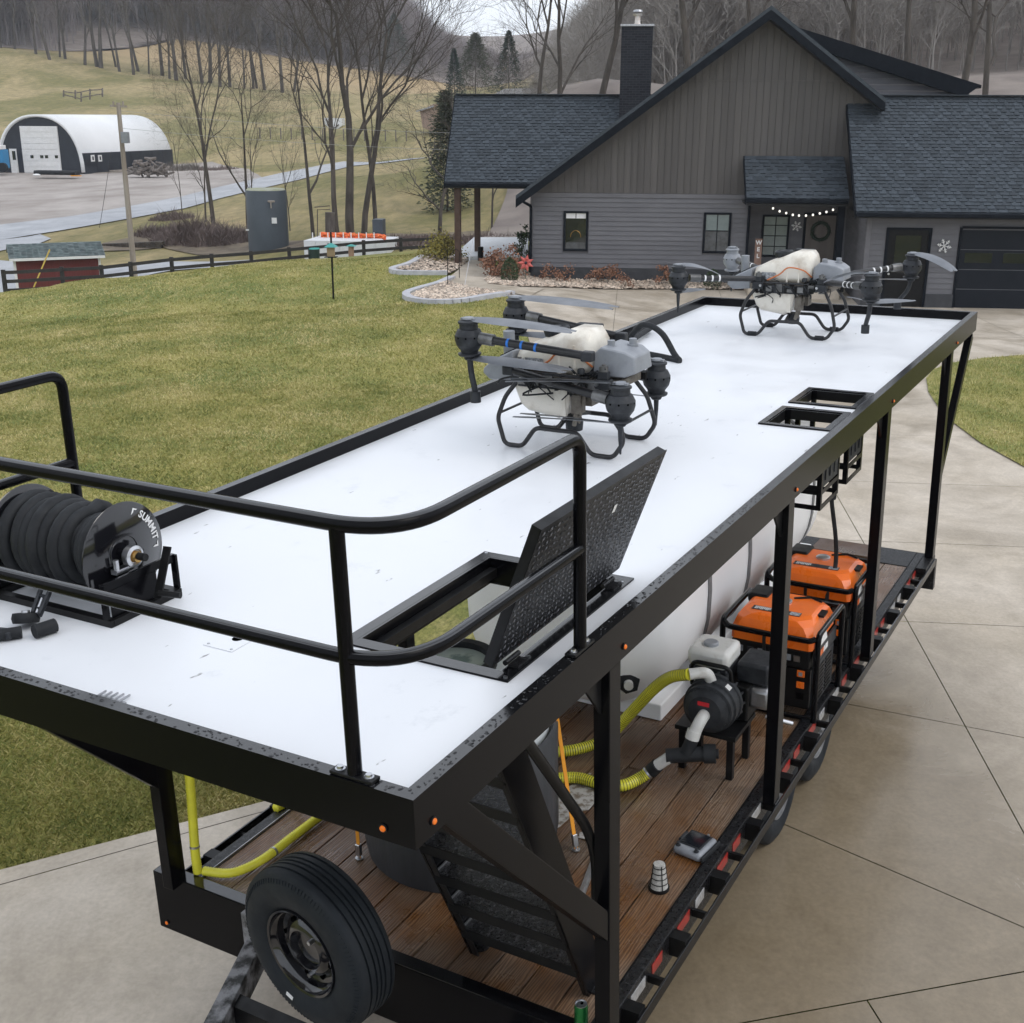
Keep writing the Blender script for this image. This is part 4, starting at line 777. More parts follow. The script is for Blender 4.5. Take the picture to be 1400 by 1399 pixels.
def fastmesh(name,V,Q,mat,smooth=True):
    me=bpy.data.meshes.new(name); V=np.asarray(V,np.float32); Q=np.asarray(Q,np.int32); k=Q.shape[1]
    me.vertices.add(len(V)); me.vertices.foreach_set('co',V.ravel()); me.loops.add(Q.size); me.loops.foreach_set('vertex_index',Q.ravel()); me.polygons.add(len(Q)); me.polygons.foreach_set('loop_start',np.arange(0,Q.size,k,dtype=np.int32)); me.polygons.foreach_set('loop_total',np.full(len(Q),k,np.int32))
    me.update(calc_edges=True); me.materials.append(mat)
    if smooth: me.polygons.foreach_set('use_smooth',np.ones(len(Q),bool))
    return me
def fobj(name,V,Q,mat,smooth=True,**k): o=bpy.data.objects.new(name,fastmesh(name,V,Q,mat,smooth)); COL.objects.link(o); return props(o,**k)
def grassx(m,t,N,L,b,mp):
    # mown-lawn colour: green with straw patches, plus fine streaks
    tc=[n for n in N if n.type=='TEX_COORD'][0]
    def nz(sc,det,st=None,dist=0):
        mq=N.new('ShaderNodeMapping'); L.new(tc.outputs['Object'],mq.inputs[0]); 
        if st: mq.inputs['Scale'].default_value=st
        n=N.new('ShaderNodeTexNoise'); n.inputs['Scale'].default_value=sc; n.inputs['Detail'].default_value=det; n.inputs['Roughness'].default_value=.65; n.inputs['Distortion'].default_value=dist; L.new(mq.outputs[0],n.inputs['Vector']); return n.outputs['Fac']
    def ramp(f,a,b_,c1,c2):
        r=N.new('ShaderNodeValToRGB'); r.color_ramp.elements[0].position=a; r.color_ramp.elements[1].position=b_; r.color_ramp.elements[0].color=(*c1,1); r.color_ramp.elements[1].color=(*c2,1); L.new(f,r.inputs[0]); return r.outputs[0]
    def mixc(f,a,b_,mode='MIX'):
        x=N.new('ShaderNodeMix'); x.data_type='RGBA'; x.blend_type=mode
        if isinstance(f,float): x.inputs[0].default_value=f
        else: L.new(f,x.inputs[0])
        L.new(a,x.inputs[6]); L.new(b_,x.inputs[7]); return x.outputs[2]
    g=ramp(nz(.35,5),.38,.62,(.155,.185,.052),(.30,.275,.09))
    s=ramp(nz(1.1,6,(1,2.4,1)),.52,.74,(0,0,0),(1,1,1)); straw=ramp(nz(9,3),.3,.7,(.34,.30,.11),(.44,.37,.18))
    c=mixc(s,g,straw)
    f=ramp(nz(14,4,(1,1.6,1)),.3,.72,(.55,.6,.5),(1.45,1.4,1.35)); c=mixc(1.0,c,f,'MULTIPLY')
    # far fields: paler, browner pasture by distance from the house
    sp=N.new('ShaderNodeSeparateXYZ'); L.new(tc.outputs['Object'],sp.inputs[0]); mr=N.new('ShaderNodeMapRange'); mr.inputs[1].default_value=44; mr.inputs[2].default_value=60; L.new(sp.outputs[0],mr.inputs[0])
    p=ramp(nz(.035,6,(1,1.8,1),1.2),.40,.58,(.205,.185,.08),(.355,.285,.16)); p2=ramp(nz(.6,12,(1,2.2,1)),.3,.72,(.66,.72,.66),(1.32,1.26,1.2)); p=mixc(1.0,p,p2,'MULTIPLY')
    mr2=N.new('ShaderNodeMapRange'); mr2.inputs[1].default_value=255; mr2.inputs[2].default_value=300; L.new(sp.outputs[0],mr2.inputs[0]); tan_=ramp(nz(.05,4),.3,.7,(.46,.34,.19),(.38,.29,.17)); p=mixc(mr2.outputs[0],p,tan_)
    c=mixc(mr.outputs[0],c,p); L.new(c,b.inputs['Base Color'])
    bp=N.new('ShaderNodeBump'); bp.inputs['Strength'].default_value=.7; bp.inputs['Distance'].default_value=.05; L.new(nz(26,3),bp.inputs['Height']); L.new(bp.outputs[0],b.inputs['Normal'])
GRASS=pm('lawn_grass',(.1,.12,.03),rough=.85,spec=.2,extra=grassx)
fobj('ground',np.stack([GX,GY,GZ],1),q,GRASS,kind='structure')
def sheet(name,poly,mat,dz,step=1.5,lines=None,kind='structure',parent=None,**k):
    bm=bmesh.new(); f=bm.faces.new([bm.verts.new((x,y,0)) for x,y in poly])
    X0=min(p[0] for p in poly);X1=max(p[0] for p in poly);Y0_=min(p[1] for p in poly);Y1_=max(p[1] for p in poly)
    bmesh.ops.triangulate(bm,faces=bm.faces[:])
    for ax,a,b_ in ((0,X0,X1),(1,Y0_,Y1_)):
        v=a+step
        while v<b_:
            no=(1,0,0) if ax==0 else (0,1,0); co=(v,0,0) if ax==0 else (0,v,0)
            bmesh.ops.bisect_plane(bm,geom=bm.verts[:]+bm.edges[:]+bm.faces[:],plane_co=co,plane_no=no); v+=step
    bm.verts.ensure_lookup_table(); zz=hz([(v.co.x,v.co.y) for v in bm.verts])
    for v,z in zip(bm.verts,zz): v.co.z=z+dz
    bmesh.ops.recalc_face_normals(bm,faces=bm.faces); 
    if sum(f.normal.z for f in bm.faces)<0: bmesh.ops.reverse_faces(bm,faces=bm.faces[:])
    me=bpy.data.meshes.new(name); bm.to_mesh(me); bm.free(); me.materials.append(mat)
    for p in me.polygons: p.use_smooth=True
    o=bpy.data.objects.new(name,me); COL.objects.link(o); 
    if parent: o.parent=parent; BASE[o]=Vector((0,0,0))
    return props(o,kind=kind,**k)
# ------------------------------------------------------------------ driveway in cast slabs
def wetx(m,t,N,L,b,mp):
    src=b.inputs['Base Color'].links[0].from_socket; tc=[n for n in N if n.type=='TEX_COORD'][0]
    def nz(sc,det,d=0):
        n=N.new('ShaderNodeTexNoise'); n.inputs['Scale'].default_value=sc; n.inputs['Detail'].default_value=det; n.inputs['Roughness'].default_value=.65; n.inputs['Distortion'].default_value=d; L.new(tc.outputs['Object'],n.inputs['Vector']); return n.outputs['Fac']
    # damp patch spread over the slabs beside the trailer (it has its own outline, broken up by noise)
    sx=N.new('ShaderNodeVectorMath'); sx.operation='DISTANCE'; sx.inputs[1].default_value=(6.2,-1.6,0); sc=N.new('ShaderNodeVectorMath'); sc.operation='MULTIPLY'; sc.inputs[1].default_value=(.42,1,0); sc2=N.new('ShaderNodeVectorMath'); sc2.operation='MULTIPLY'; sc2.inputs[1].default_value=(.42,1,0)
    L.new(tc.outputs['Object'],sc.inputs[0]); sx.inputs[1].default_value=(6.4*.42,-1.3,0); L.new(sc.outputs[0],sx.inputs[0])
    ad=N.new('ShaderNodeMath'); ad.operation='MULTIPLY_ADD'; ad.inputs[1].default_value=2.4; L.new(nz(.9,6,.8),ad.inputs[0]); L.new(sx.outputs['Value'],ad.inputs[2])
    mr=N.new('ShaderNodeMapRange'); mr.inputs[1].default_value=3.9; mr.inputs[2].default_value=2.5; L.new(ad.outputs[0],mr.inputs[0])
    st=N.new('ShaderNodeMapRange'); st.inputs[1].default_value=.40; st.inputs[2].default_value=.66; st.inputs[4].default_value=.6; L.new(nz(.5,7,1.5),st.inputs[0])
    mxx=N.new('ShaderNodeMath'); mxx.operation='MAXIMUM'; L.new(mr.outputs[0],mxx.inputs[0]); L.new(st.outputs[0],mxx.inputs[1])
    m2=N.new('ShaderNodeMix'); m2.data_type='RGBA'; m2.blend_type='MULTIPLY'; L.new(mxx.outputs[0],m2.inputs[0]); L.new(src,m2.inputs[6]); m2.inputs[7].default_value=(.46,.42,.345,1)
    sp=N.new('ShaderNodeMix'); sp.data_type='RGBA'; sp.blend_type='MULTIPLY'; sp.inputs[0].default_value=.5; rr=N.new('ShaderNodeValToRGB'); rr.color_ramp.elements[0].position=.3; rr.color_ramp.elements[1].position=.7; rr.color_ramp.elements[0].color=(.72,.72,.72,1); rr.color_ramp.elements[1].color=(1.15,1.15,1.15,1); L.new(nz(28,8),rr.inputs[0]); L.new(m2.outputs[2],sp.inputs[6]); L.new(rr.outputs[0],sp.inputs[7]); sp2=N.new('ShaderNodeMix'); sp2.data_type='RGBA'; sp2.blend_type='MULTIPLY'; sp2.inputs[0].default_value=.75; r3=N.new('ShaderNodeValToRGB'); r3.color_ramp.elements[0].position=.33; r3.color_ramp.elements[1].position=.68; r3.color_ramp.elements[0].color=(.86,.85,.83,1); r3.color_ramp.elements[1].color=(1.12,1.12,1.12,1); L.new(nz(2.6,9,.9),r3.inputs[0]); L.new(sp.outputs[2],sp2.inputs[6]); L.new(r3.outputs[0],sp2.inputs[7]); L.new(sp2.outputs[2],b.inputs['Base Color'])
    rg=N.new('ShaderNodeMapRange'); rg.inputs[3].default_value=.7; rg.inputs[4].default_value=.20; L.new(mxx.outputs[0],rg.inputs[0]); L.new(rg.outputs[0],b.inputs['Roughness'])
CONC=pm('cast_concrete',(.48,.415,.33),(.56,.495,.415),scale=.8,rough=.7,bump=.12,bscale=60,dist=.004,extra=wetx)
JOINT=pm('brown_joint',(.10,.085,.07),rough=.9)  # dark brown joint colour, showing between the slabs
e0,e1=G(0,1195),G(372,1098)
lawnedge=[(-4,e0.y+.3),(e0.x-1.3,e0.y+.28),(e0.x,e0.y),(e1.x,e1.y),(e1.x+.6,e1.y-.85),(e1.x+1.3,e1.y-1.6),(e1.x+2.3,e1.y-2.2),(e1.x+4,e1.y-2.5),(15,.0),(20,1.0),(24,1.8),(27,2.2)]
gb=[G(*p) for p in ((697,430),(696,406))]
tail=[(v.x,v.y) for v in gb]+[(38.5,2.9)]
drive=[(-4,-30),(40,-30),(40,2.9)]+tail[::-1][1:]+lawnedge[::-1]
sheet('driveway',drive,JOINT,.0,.75)
drv=bpy.context.scene.objects['driveway']
# slabs: split the outline along the tooled joints
def slabs(poly):
    bm=bmesh.new(); bm.faces.new([bm.verts.new((x,y,0)) for x,y in poly])
    def cut(co,no,test=lambda c:True):
        fs=[f for f in bm.faces if test(f.calc_center_median())]; g=set(fs)
        for f in fs: g.update(f.edges); g.update(f.verts)
        bmesh.ops.bisect_plane(bm,geom=list(g),plane_co=co,plane_no=no)
    def ln(p,q): a,b_=G(*p),G(*q); d=(b_-a); return (a.x,a.y,0),(-d.y,d.x,0)
    yJ=G(1319,998).y
    cut(*ln((1050,1399),(1400,1335))); e_=G(1185,1375).x
    cut((0,yJ,0),(0,1,0),lambda c:c.x>e_-1)
    cut(*ln((1065,1130),(1400,1275)),lambda c:c.y>yJ and c.x>e_)
    cut(*ln((1160,968),(1400,1014)),lambda c:c.x>e_+.8)
    xs_=[G(1300,857).x,G(1300,748).x,G(1300,666).x]
    for x in xs_+[xs_[-1]+2.8*i for i in range(1,7)]: cut((x,0,0),(1,0,0),lambda c:c.x>xs_[0]-2)
    cut(*ln((57,1200),(372,1112)),lambda c:c.y>1.2)
    cut(*ln((1185,1375),(1200,1399)),lambda c:c.y<0)
    for x in (3.2,.5): cut((x,0,0),(1,0,0),lambda c:c.x<5)
    for y in (0.3,-5.9,-9.5,-13.5,-18,-24): cut((0,y,0),(0,1,0),lambda c:c.x>10 if y>-1 else c.y<-2.9)
    out=[[(v.co.x,v.co.y) for v in f.verts] for f in bm.faces]; bm.free(); return out
def inset(p,d):
    n=len(p); out=[]; ar=sum(p[i][0]*p[(i+1)%n][1]-p[(i+1)%n][0]*p[i][1] for i in range(n)); s=1 if ar>0 else -1
    q=[p[i] for i in range(n) if (Vector(p[i])-Vector(p[i-1])).length>1e-4]; n=len(q)
    for i in range(n):
        a,b_,c=Vector(q[i-1]),Vector(q[i]),Vector(q[(i+1)%n]); u=(b_-a).normalized(); v=(c-b_).normalized(); n1=Vector((-u.y,u.x))*s; n2=Vector((-v.y,v.x))*s; k=n1+n2; k=k/max(k.dot(n1),.3) if k.length>1e-6 else n1
        out.append(tuple(b_+k*d))
    return out
def area(p): return abs(sum(p[i][0]*p[(i+1)%len(p)][1]-p[(i+1)%len(p)][0]*p[i][1] for i in range(len(p))))/2
for p in slabs(drive):
    if area(p)>.3: sheet('slab',inset(p,.0045),CONC,.03,.75,kind=None,parent=drv)
def pg(pts): return [(v.x,v.y) for v in (G(*p) for p in pts)]
isl=pg([(1400,489),(1345,493),(1300,500),(1276,509),(1266,521),(1269,540),(1282,560),(1304,583),(1340,610),(1400,643)])
isl=isl+[(isl[-1][0]-3,isl[-1][1]-3),(isl[-1][0]-3,-22),(isl[0][0]+.4,-22)]
sheet('lawn_island',isl,GRASS,.05,kind='structure')
WALK=pg([(725,408),(703,404),(667,399),(645,396),(631,393),(620,389),(614,385),(616,380),(626,372),(639,361),(645,358),(673,358),(673,375),(666,384),(671,388),(679,390),(716,396),(745,397)])
sheet('walkway',WALK,CONC,.05,.8)
def orx(px,X): d=ray(px,300); return (X,d.y*X/d.x)
ROADM=pm('wet_asphalt_road',(.30,.31,.33),(.42,.43,.45),scale=.4,rough=.45,rough2=.7,bump=.1,bscale=30)
GRAVM=pm('gravel_yard_mix',(.27,.235,.21),(.42,.38,.35),scale=.25,rough=.9,bump=.4,bscale=8,dist=.08,detail=10)
sheet('gravel_yard',pg([(-60,240),(0,235),(120,239),(234,226),(290,222),(340,232),(360,245),(340,256),(250,274),(180,288),(100,302),(0,318),(-60,324)]),GRAVM,.03,4)
sheet('road',pg([(-80,322),(0,309),(50,303),(100,297),(180,283),(250,270),(300,257),(350,246),(400,235),(440,227),(470,222)])+[orx(520,118),orx(560,123),orx(600,128),orx(650,134),orx(650,131),orx(600,125),orx(560,119.5),orx(520,114)]+pg([(484,228),(462,233),(410,247),(350,261),(300,273),(250,287),(180,300),(100,314),(50,322),(0,330),(-80,345)]),ROADM,.06,3)
sheet('farm_lane',pg([(-40,334),(0,330),(40,325),(55,322),(70,328),(50,336),(0,345),(-40,350)]),ROADM,.055,3)
LN=[(-30,52,59),(20,52,59),(100,52,58.5),(178,51.5,58),(250,51.5,57.5),(320,52,57),(400,53.5,57)]
sheet('lane',[orx(p,b_) for p,a,b_ in LN]+[orx(p,a) for p,a,b_ in LN[::-1]],ROADM,.05,1)
SOIL=pm('wet_bank_soil',(.11,.085,.06),(.22,.175,.12),scale=.8,rough=.9,bump=.5,bscale=4)
sheet('bank',pg([(140,334),(200,322),(232,326),(330,326),(420,330),(560,322),(640,318),(700,318),(700,327),(560,330),(420,338),(340,350),(270,350),(222,340),(140,345)]),SOIL,.05,3)
MULCH=pm('bed_soil',(.06,.045,.035),(.10,.08,.06),scale=5,rough=.95)
# ------------------------------------------------------------------ garden beds with kerb and river stones
STONE=pm('river_stone',(.38,.29,.22),(.56,.47,.38),scale=3,rough=.6,extra=lambda *a: island(*a,amt=.6))
KERB=pm('pale_kerb',(.40,.40,.43),(.52,.52,.54),scale=4,rough=.7,bump=.2,bscale=30)
def inpoly(x,y,p):
    c=False; j=len(p)-1
    for i in range(len(p)):
        if (p[i][1]>y)!=(p[j][1]>y) and x<(p[j][0]-p[i][0])*(y-p[i][1])/(p[j][1]-p[i][1])+p[i][0]: c=not c
        j=i
    return c
def bed(label,pts,kerb,n):
    P_=pg(pts); c=(sum(p[0] for p in P_)/len(P_),sum(p[1] for p in P_)/len(P_)); t=thing('garden_bed',label,'garden bed',(c[0],c[1],h(*c)))
    s=sheet('soil',P_,MULCH,.045,1,kind=None); s.parent=t; s.location=-BASE[t]
    if kerb:
        kp=[(x,y,h(x,y)+.05) for x,y in pg(kerb)]; mb=MB()
        kp=spline(kp,4)
        for i in range(len(kp)-1): mb.beam(kp[i],kp[i+1]+(kp[i+1]-kp[i])*.05,.22,.14)
        build(mb,'kerb',KERB,t,smooth=None)
    xs_=[p[0] for p in P_]; ys_=[p[1] for p in P_]; q=[]
    while len(q)<n:
        x,y=random.uniform(min(xs_),max(xs_)),random.uniform(min(ys_),max(ys_))
        if inpoly(x,y,P_): q.append((x,y))
    zz=hz(q); V=[];Fq=[]; octa=[(0,2,4),(2,1,4),(1,3,4),(3,0,4)]
    for (x,y),z in zip(q,zz):
        r=random.uniform(.03,.075); a=random.uniform(0,3); ca,sa=math.cos(a)*r,math.sin(a)*r; e=random.uniform(.6,1); zt=z+.05+random.uniform(0,.05); o=len(V)
        V+=[(x+ca,y+sa,zt),(x-ca,y-sa,zt),(x-sa*e,y+ca*e,zt),(x+sa*e,y-ca*e,zt),(x,y,zt+r*.6)]; Fq+=[tuple(i+o for i in f) for f in octa]
    V=np.array(V)-np.array(BASE[t]); fo=fobj('stones',V,Fq,STONE,smooth=False,kind='stuff'); fo.parent=t
    return t
bed('garden bed of tan stones with pale kerb at the near bend of the walkway',[(560,408),(575,401),(600,393),(612,388),(622,392),(645,398),(680,403),(703,405),(665,409),(630,414),(590,415)],[(700,404),(665,409),(630,415),(590,416),(562,412),(556,405),(575,398),(600,391),(618,383)],2600)
bed('garden bed of stones with pale kerb near the porch posts',[(540,372),(570,362),(588,352),(612,350),(640,357),(636,363),(624,372),(615,377),(590,375),(560,374)],[(612,376),(580,376),(545,375),(537,371),(560,364),(578,354)],1800)
bed('long bed of stones along the foot of the grey house wall',[(662,386),(672,378),(690,372),(722,374),(728,384),(900,388),(1022,390),(1022,399),(900,398),(780,396),(700,394),(670,391)],None,5200)
# ------------------------------------------------------------------ grass blades on the near lawn
NOGR=[WALK,pg([(560,410),(575,399),(600,391),(618,386),(655,399),(703,405),(665,411),(630,416),(590,417)]),pg([(537,374),(570,360),(588,350),(640,356),(636,366),(615,379),(560,377)]),pg([(662,386),(672,376),(724,372),(1022,386),(1022,400),(670,393)])]
def blades(x0,x1,y0,y1,n,hh,ww):
    x=RNG.uniform(x0,x1,n*2); y=RNG.uniform(y0,y1,n*2)
    ed=lawnedge+tail; ex=[p[0] for p in ed]; ey=[p[1] for p in ed]; keep=(y>np.interp(x,ex,ey)+.03); x,y=x[keep][:n],y[keep][:n]
    if x1>30: kp=np.array([not any(inpoly(a,b_,q) for q in NOGR) if a>27 else True for a,b_ in zip(x,y)]); x,y=x[kp],y[kp]
    # bare and thin patches
    z=hz(np.stack([x,y],1)); n=len(x); a=RNG.uniform(0,2*np.pi,n); l=RNG.normal(0,.5,n); b_=RNG.uniform(0,2*np.pi,n); H=hh*RNG.uniform(.5,1.15,n); w=ww*RNG.uniform(.6,1.2,n)
    dx,dy=np.cos(a)*w,np.sin(a)*w; tx,ty=np.cos(b_)*H*.75,np.sin(b_)*H*.75
    V=np.stack([np.stack([x-dx,y-dy,z],1),np.stack([x+dx,y+dy,z],1),np.stack([x+tx*.4+dx*.6,y+ty*.4+dy*.6,z+H*.6],1),np.stack([x+tx,y+ty,z+H*.8],1)],1).reshape(-1,3)
    i=np.arange(n)*4; Q=np.concatenate([np.stack([i,i+1,i+2],1),np.stack([i,i+2,i+3],1)]); return V,Q
def bladex(m,t,N,L,b,mp):
    src=b.inputs['Base Color'].links[0].from_socket; tc=[n for n in N if n.type=='TEX_COORD'][0]
    g=N.new('ShaderNodeNewGeometry'); n=N.new('ShaderNodeTexNoise'); n.inputs['Scale'].default_value=.8; n.inputs['Detail'].default_value=8; n.inputs['Roughness'].default_value=.62; L.new(tc.outputs['Object'],n.inputs['Vector'])
    ad=N.new('ShaderNodeMath'); ad.operation='MULTIPLY_ADD'; ad.inputs[1].default_value=.24; L.new(g.outputs['Random Per Island'],ad.inputs[0]); L.new(n.outputs['Fac'],ad.inputs[2])
    r=N.new('ShaderNodeValToRGB'); e=r.color_ramp.elements; e[0].position=.40; e[0].color=(.15,.180,.05,1); e[1].position=.92; e[1].color=(.66,.55,.30,1); k=e.new(.56); k.color=(.29,.285,.085,1); k=e.new(.72); k.color=(.47,.41,.17,1); L.new(ad.outputs[0],r.inputs[0]); L.new(r.outputs[0],b.inputs['Base Color'])
BLD=pm('grass_blade',(.1,.12,.03),(.1,.13,.03),rough=.6,spec=.25,extra=bladex)
V=[];Q=[];o_=0
for a in ((4.5,9,2.3,8.2,105000,.055,.0028),(9,14,2.3,11.5,95000,.06,.005),(14,22,2.3,17,125000,.055,.0068),(22,32,2.3,24,110000,.055,.010),(31,46,2.3,34,110000,.05,.015)):
    v,q_=blades(*a); V.append(v); Q.append(q_+o_); o_+=len(v)
fobj('lawn_blades',np.concatenate(V),np.concatenate(Q),BLD,smooth=False,label='short green and straw coloured grass of the lawn',cat='grass',kind='stuff')
xx=RNG.uniform(14,28,110000); yy=RNG.uniform(-15,-4.5,110000); keep=np.array([inpoly(a,b_,isl) for a,b_ in zip(xx,yy)]); xx,yy=xx[keep],yy[keep]; z=hz(np.stack([xx,yy],1))+.04; n=len(xx); a=RNG.uniform(0,6.28,n); H=RNG.uniform(.03,.07,n); w=.008
V=np.stack([np.stack([xx-np.cos(a)*w,yy-np.sin(a)*w,z],1),np.stack([xx+np.cos(a)*w,yy+np.sin(a)*w,z],1),np.stack([xx+np.sin(a)*H*.7,yy+np.cos(a)*H*.7,z+H],1)],1).reshape(-1,3); i=np.arange(n)*3
fobj('island_blades',V,np.stack([i,i+1,i+2],1),BLD,smooth=False,label='short grass of the lawn island right of the drive',cat='grass',kind='stuff')
# ================================================================== HOUSE
SID=pm('grey_lap_siding',(.112,.112,.122),(.134,.133,.143),scale=1.2,rough=.55,rough2=.7,stretch=(1,1,6),extra=lambda *a: objrand(*a,amt=.07))
SIDV=pm('brown_board_siding',(.078,.072,.069),(.092,.085,.080),scale=3,rough=.65,stretch=(1,3,.15),extra=lambda *a: objrand(*a,amt=.12))
TRIM=pm('black_trim',(.005,.007,.011),(.009,.012,.017),scale=4,rough=.5,spec=.1); FND=pm('dark_foundation',(.035,.037,.042),(.055,.057,.062),scale=3,rough=.8,bump=.2,bscale=14)
def shx(m,t,N,L,b,mp): island(m,t,N,L,b,mp,.26)
SHG=pm('slate_blue_shingle',(.040,.049,.060),(.055,.066,.078),scale=12,spec=.3,rough=.8,bump=.3,bscale=40,extra=shx); SOFF=pm('soffit',(.02,.022,.024),rough=.6)
HS=thing('farm_house','large dark grey gabled house with blue grey shingle roofs and black trim','house',(38,-3,-.4))
def H(mb,name,mat,**k): return build(mb,name,mat,k.pop('par',HS),**k)
Xg=38.0; Xr=37.35
aL,aT,aR=at(705,268,Xr),at(1055,8,Xr),None
sl_=(aT.z-aL.z)/(aL.y-aT.y); aR=Vector((Xr,aT.y-(aT.z-4.95)/sl_,4.95))
# roof slabs of the main gable
for a,s in ((aL,1),(aR,-1)):
    d=(a-aT).normalized(); nn=Vector((0,-d.z,d.y)) if s>0 else Vector((0,d.z,-d.y)); nn=nn if nn.z>0 else -nn
    q=lambda w,x=0: (aT+Vector((x,0,-w)),a+Vector((x,0,-w)))
    (t0,b0_),(t1,b1_)=q(0),q(.11); H(MB().prism([t0,b0_,b1_,t1],(13,0,0)),'roof',SHG,smooth=None)
    (t0,b0_),(t1,b1_)=q(.112,.001),q(.36,.001); H(MB().prism([t0,b0_,b1_,t1],(.05,0,0)),'rake_board',TRIM,smooth=None)
    (t0,b0_),(t1,b1_)=q(.30,.052),q(.34,.052); H(MB().prism([t0,b0_,b1_,t1],(Xg-Xr-.055,0,0)),'soffit',SOFF,smooth=None)
# shingle tabs as real stepped pieces
def shingles(o,u,v,nu,nv,w,hh,skip=None,name='shingle_courses'):
    o,u,v=Vector(o),Vector(u).normalized(),Vector(v).normalized(); n=u.cross(v).normalized(); n=n if n.z>0 else -n; mb=MB()
    for j in range(nv):
        off=(j%3)*w/3+random.uniform(-.03,.03)
        for i in range(-1,nu+1):
            a=i*w+off; b_=a+w*random.uniform(.5,.97); a=max(a,0); b_=min(b_,nu*w)
            if b_<=a+.02: continue
            t0=.006+random.uniform(0,.008); p=o+v*(j*hh)
            mb.add([p+u*a+n*.004,p+u*b_+n*.004,p+u*b_+v*hh*1.15+n*(t0+.016),p+u*a+v*hh*1.15+n*(t0+.016),p+u*a+v*hh*1.15,p+u*b_+v*hh*1.15],[(0,1,2,3),(3,2,5,4)])
    return H(mb,name,SHG,smooth=None,kind='stuff')
def wing(yl,yr,xe,ze,xr,zr,xb,name):
    H(MB().prism([(xe,yl,ze),(xr,yl,zr),(xr,yl,zr-.14),(xe,yl,ze-.14)],(0,yr-yl,0)),'roof',SHG,smooth=None)
    H(MB().prism([(xb,yl,ze),(xr+.001,yl,zr),(xr+.001,yl,zr-.14),(xb,yl,ze-.14)],(0,yr-yl,0)),'roof',SHG,smooth=None)
    v=Vector((xe-xr,0,ze-zr)); Ls=v.length; w=.25; nv=int(Ls/.125); yy0,yy1=(max(yl,yr),min(yl,yr)); nu=int((yy0-yy1)/w)
    shingles((xr,yy0,zr),(0,-1,0),v,nu,nv,(yy0-yy1)/nu,Ls/nv)
    H(MB().bx(xr-.14,xr+.14,min(yl,yr)-.001,max(yl,yr)+.001,zr+.006,zr+.035),'ridge_cap',SHG,smooth=None,bevel=.01)
    H(MB().bx(xe-.13,xe-.002,min(yl,yr)-.02,max(yl,yr)+.02,ze-.155,ze-.035),'gutter',TRIM,smooth=None,bevel=.02)
    # rake edges
    for y in (yl,yr):
        s=1 if y==max(yl,yr) else -1
        H(MB().prism([(xe,y+s*.002,ze-.0),(xr,y+s*.002,zr),(xr,y+s*.002,zr-.22),(xe,y+s*.002,ze-.22)],(0,s*.035,0)),'rake_board',TRIM,smooth=None)
eL,rL=at(608,249,39.5),at(870,131,42.2)
wing(eL.y,at(900,131,42.2).y-1.5,39.5,eL.z,42.2,rL.z,45,'left')
eG,rG=at(1171,289,35.0),at(1300,132,38.25); yG=eG.y
wing(yG,yG-16,35.0,eG.z,38.25,rG.z,41.5,'garage')
# porch roof
pT,pE=at(1018,214,37.9),at(1018,271,36.4); yP0,yP1=pT.y+.0,yG-.02
H(MB().prism([(36.4,yP0,pE.z),(37.95,yP0,pT.z),(37.95,yP0,pT.z-.12),(36.4,yP0,pE.z-.12)],(0,yP1-yP0,0)),'roof',SHG,smooth=None)
v=Vector((36.4-37.95,0,pE.z-pT.z)); shingles((37.95,yP0,pT.z),(0,-1,0),v,9,int(v.length/.15),(yP0-yP1)/9,v.length/int(v.length/.15))
H(MB().bx(36.29,36.398,yP1+.03,yP0+.05,pE.z-.14,pE.z-.03),'gutter',TRIM,smooth=None,bevel=.02); H(MB().prism([(36.4,yP0+.002,pE.z),(37.95,yP0+.002,pT.z),(37.95,yP0+.002,pT.z-.2),(36.4,yP0+.002,pE.z-.2)],(0,.03,0)),'rake_board',TRIM,smooth=None)
H(MB().bx(36.45,39.4,yP1,yP0-.02,pE.z-.22,pE.z-.16),'porch_ceiling',SOFF,smooth=None)
# gable wall: lower lap siding boards, upper vertical boards
yA=at(726,300,Xg).y; yB=at(1022,300,Xg).y; zb=at(724,365,Xg).z; zs=at(727,264,Xg).z
H(MB().bx(Xg+.02,Xg+.2,yB+.001,yA,-.6,zs),'wall',SID,smooth=None); H(MB().bx(Xg+.021,Xg+.2,yP1-1,yB,pE.z-.2,zs),'wall',SID,smooth=None)
wv=[]; 
for yy in (yA+.0,aT.y,yP1-1.2): wv.append((yy,aT.z-sl_*abs(yy-aT.y)-.33))
H(MB().prism([(Xg+.02,yA,zs),(Xg+.02,wv[0][0],max(wv[0][1],zs+.01)),(Xg+.02,aT.y,aT.z-.33),(Xg+.02,yP1-1.2,wv[2][1]),(Xg+.02,yP1-1.2,zs)],(.15,0,0)),'wall',SIDV,smooth=None)
wins=[(771,289,803,344),(963,291,997,347)]
nb=15; hb=(zs-zb-.12)/nb
WR=[(at(a,b_,Xg),at(c,d,Xg)) for a,b_,c,d in wins]
def lap(y0,y1,z,hb,X,holes,mat=SID):
    cuts=[y0]; 
    for (p,q) in sorted(holes,key=lambda k:-k[0].y):
        if p.z>z+.02 and q.z<z+hb-.02: cuts+= [p.y+.02,q.y-.02]
    cuts.append(y1)
    for i in range(0,len(cuts)-1,2):
        a,b_=cuts[i],cuts[i+1]
        if a-b_>.02: H(MB().prism([(X+.02,b_,z),(X-.018,b_,z),(X+.004,b_,z+hb),(X+.02,b_,z+hb)],(0,a-b_,0)),'siding_board',mat,smooth=None)
for k in range(nb): lap(yA-.07,yB,zb+k*hb,hb-.003,Xg,WR)
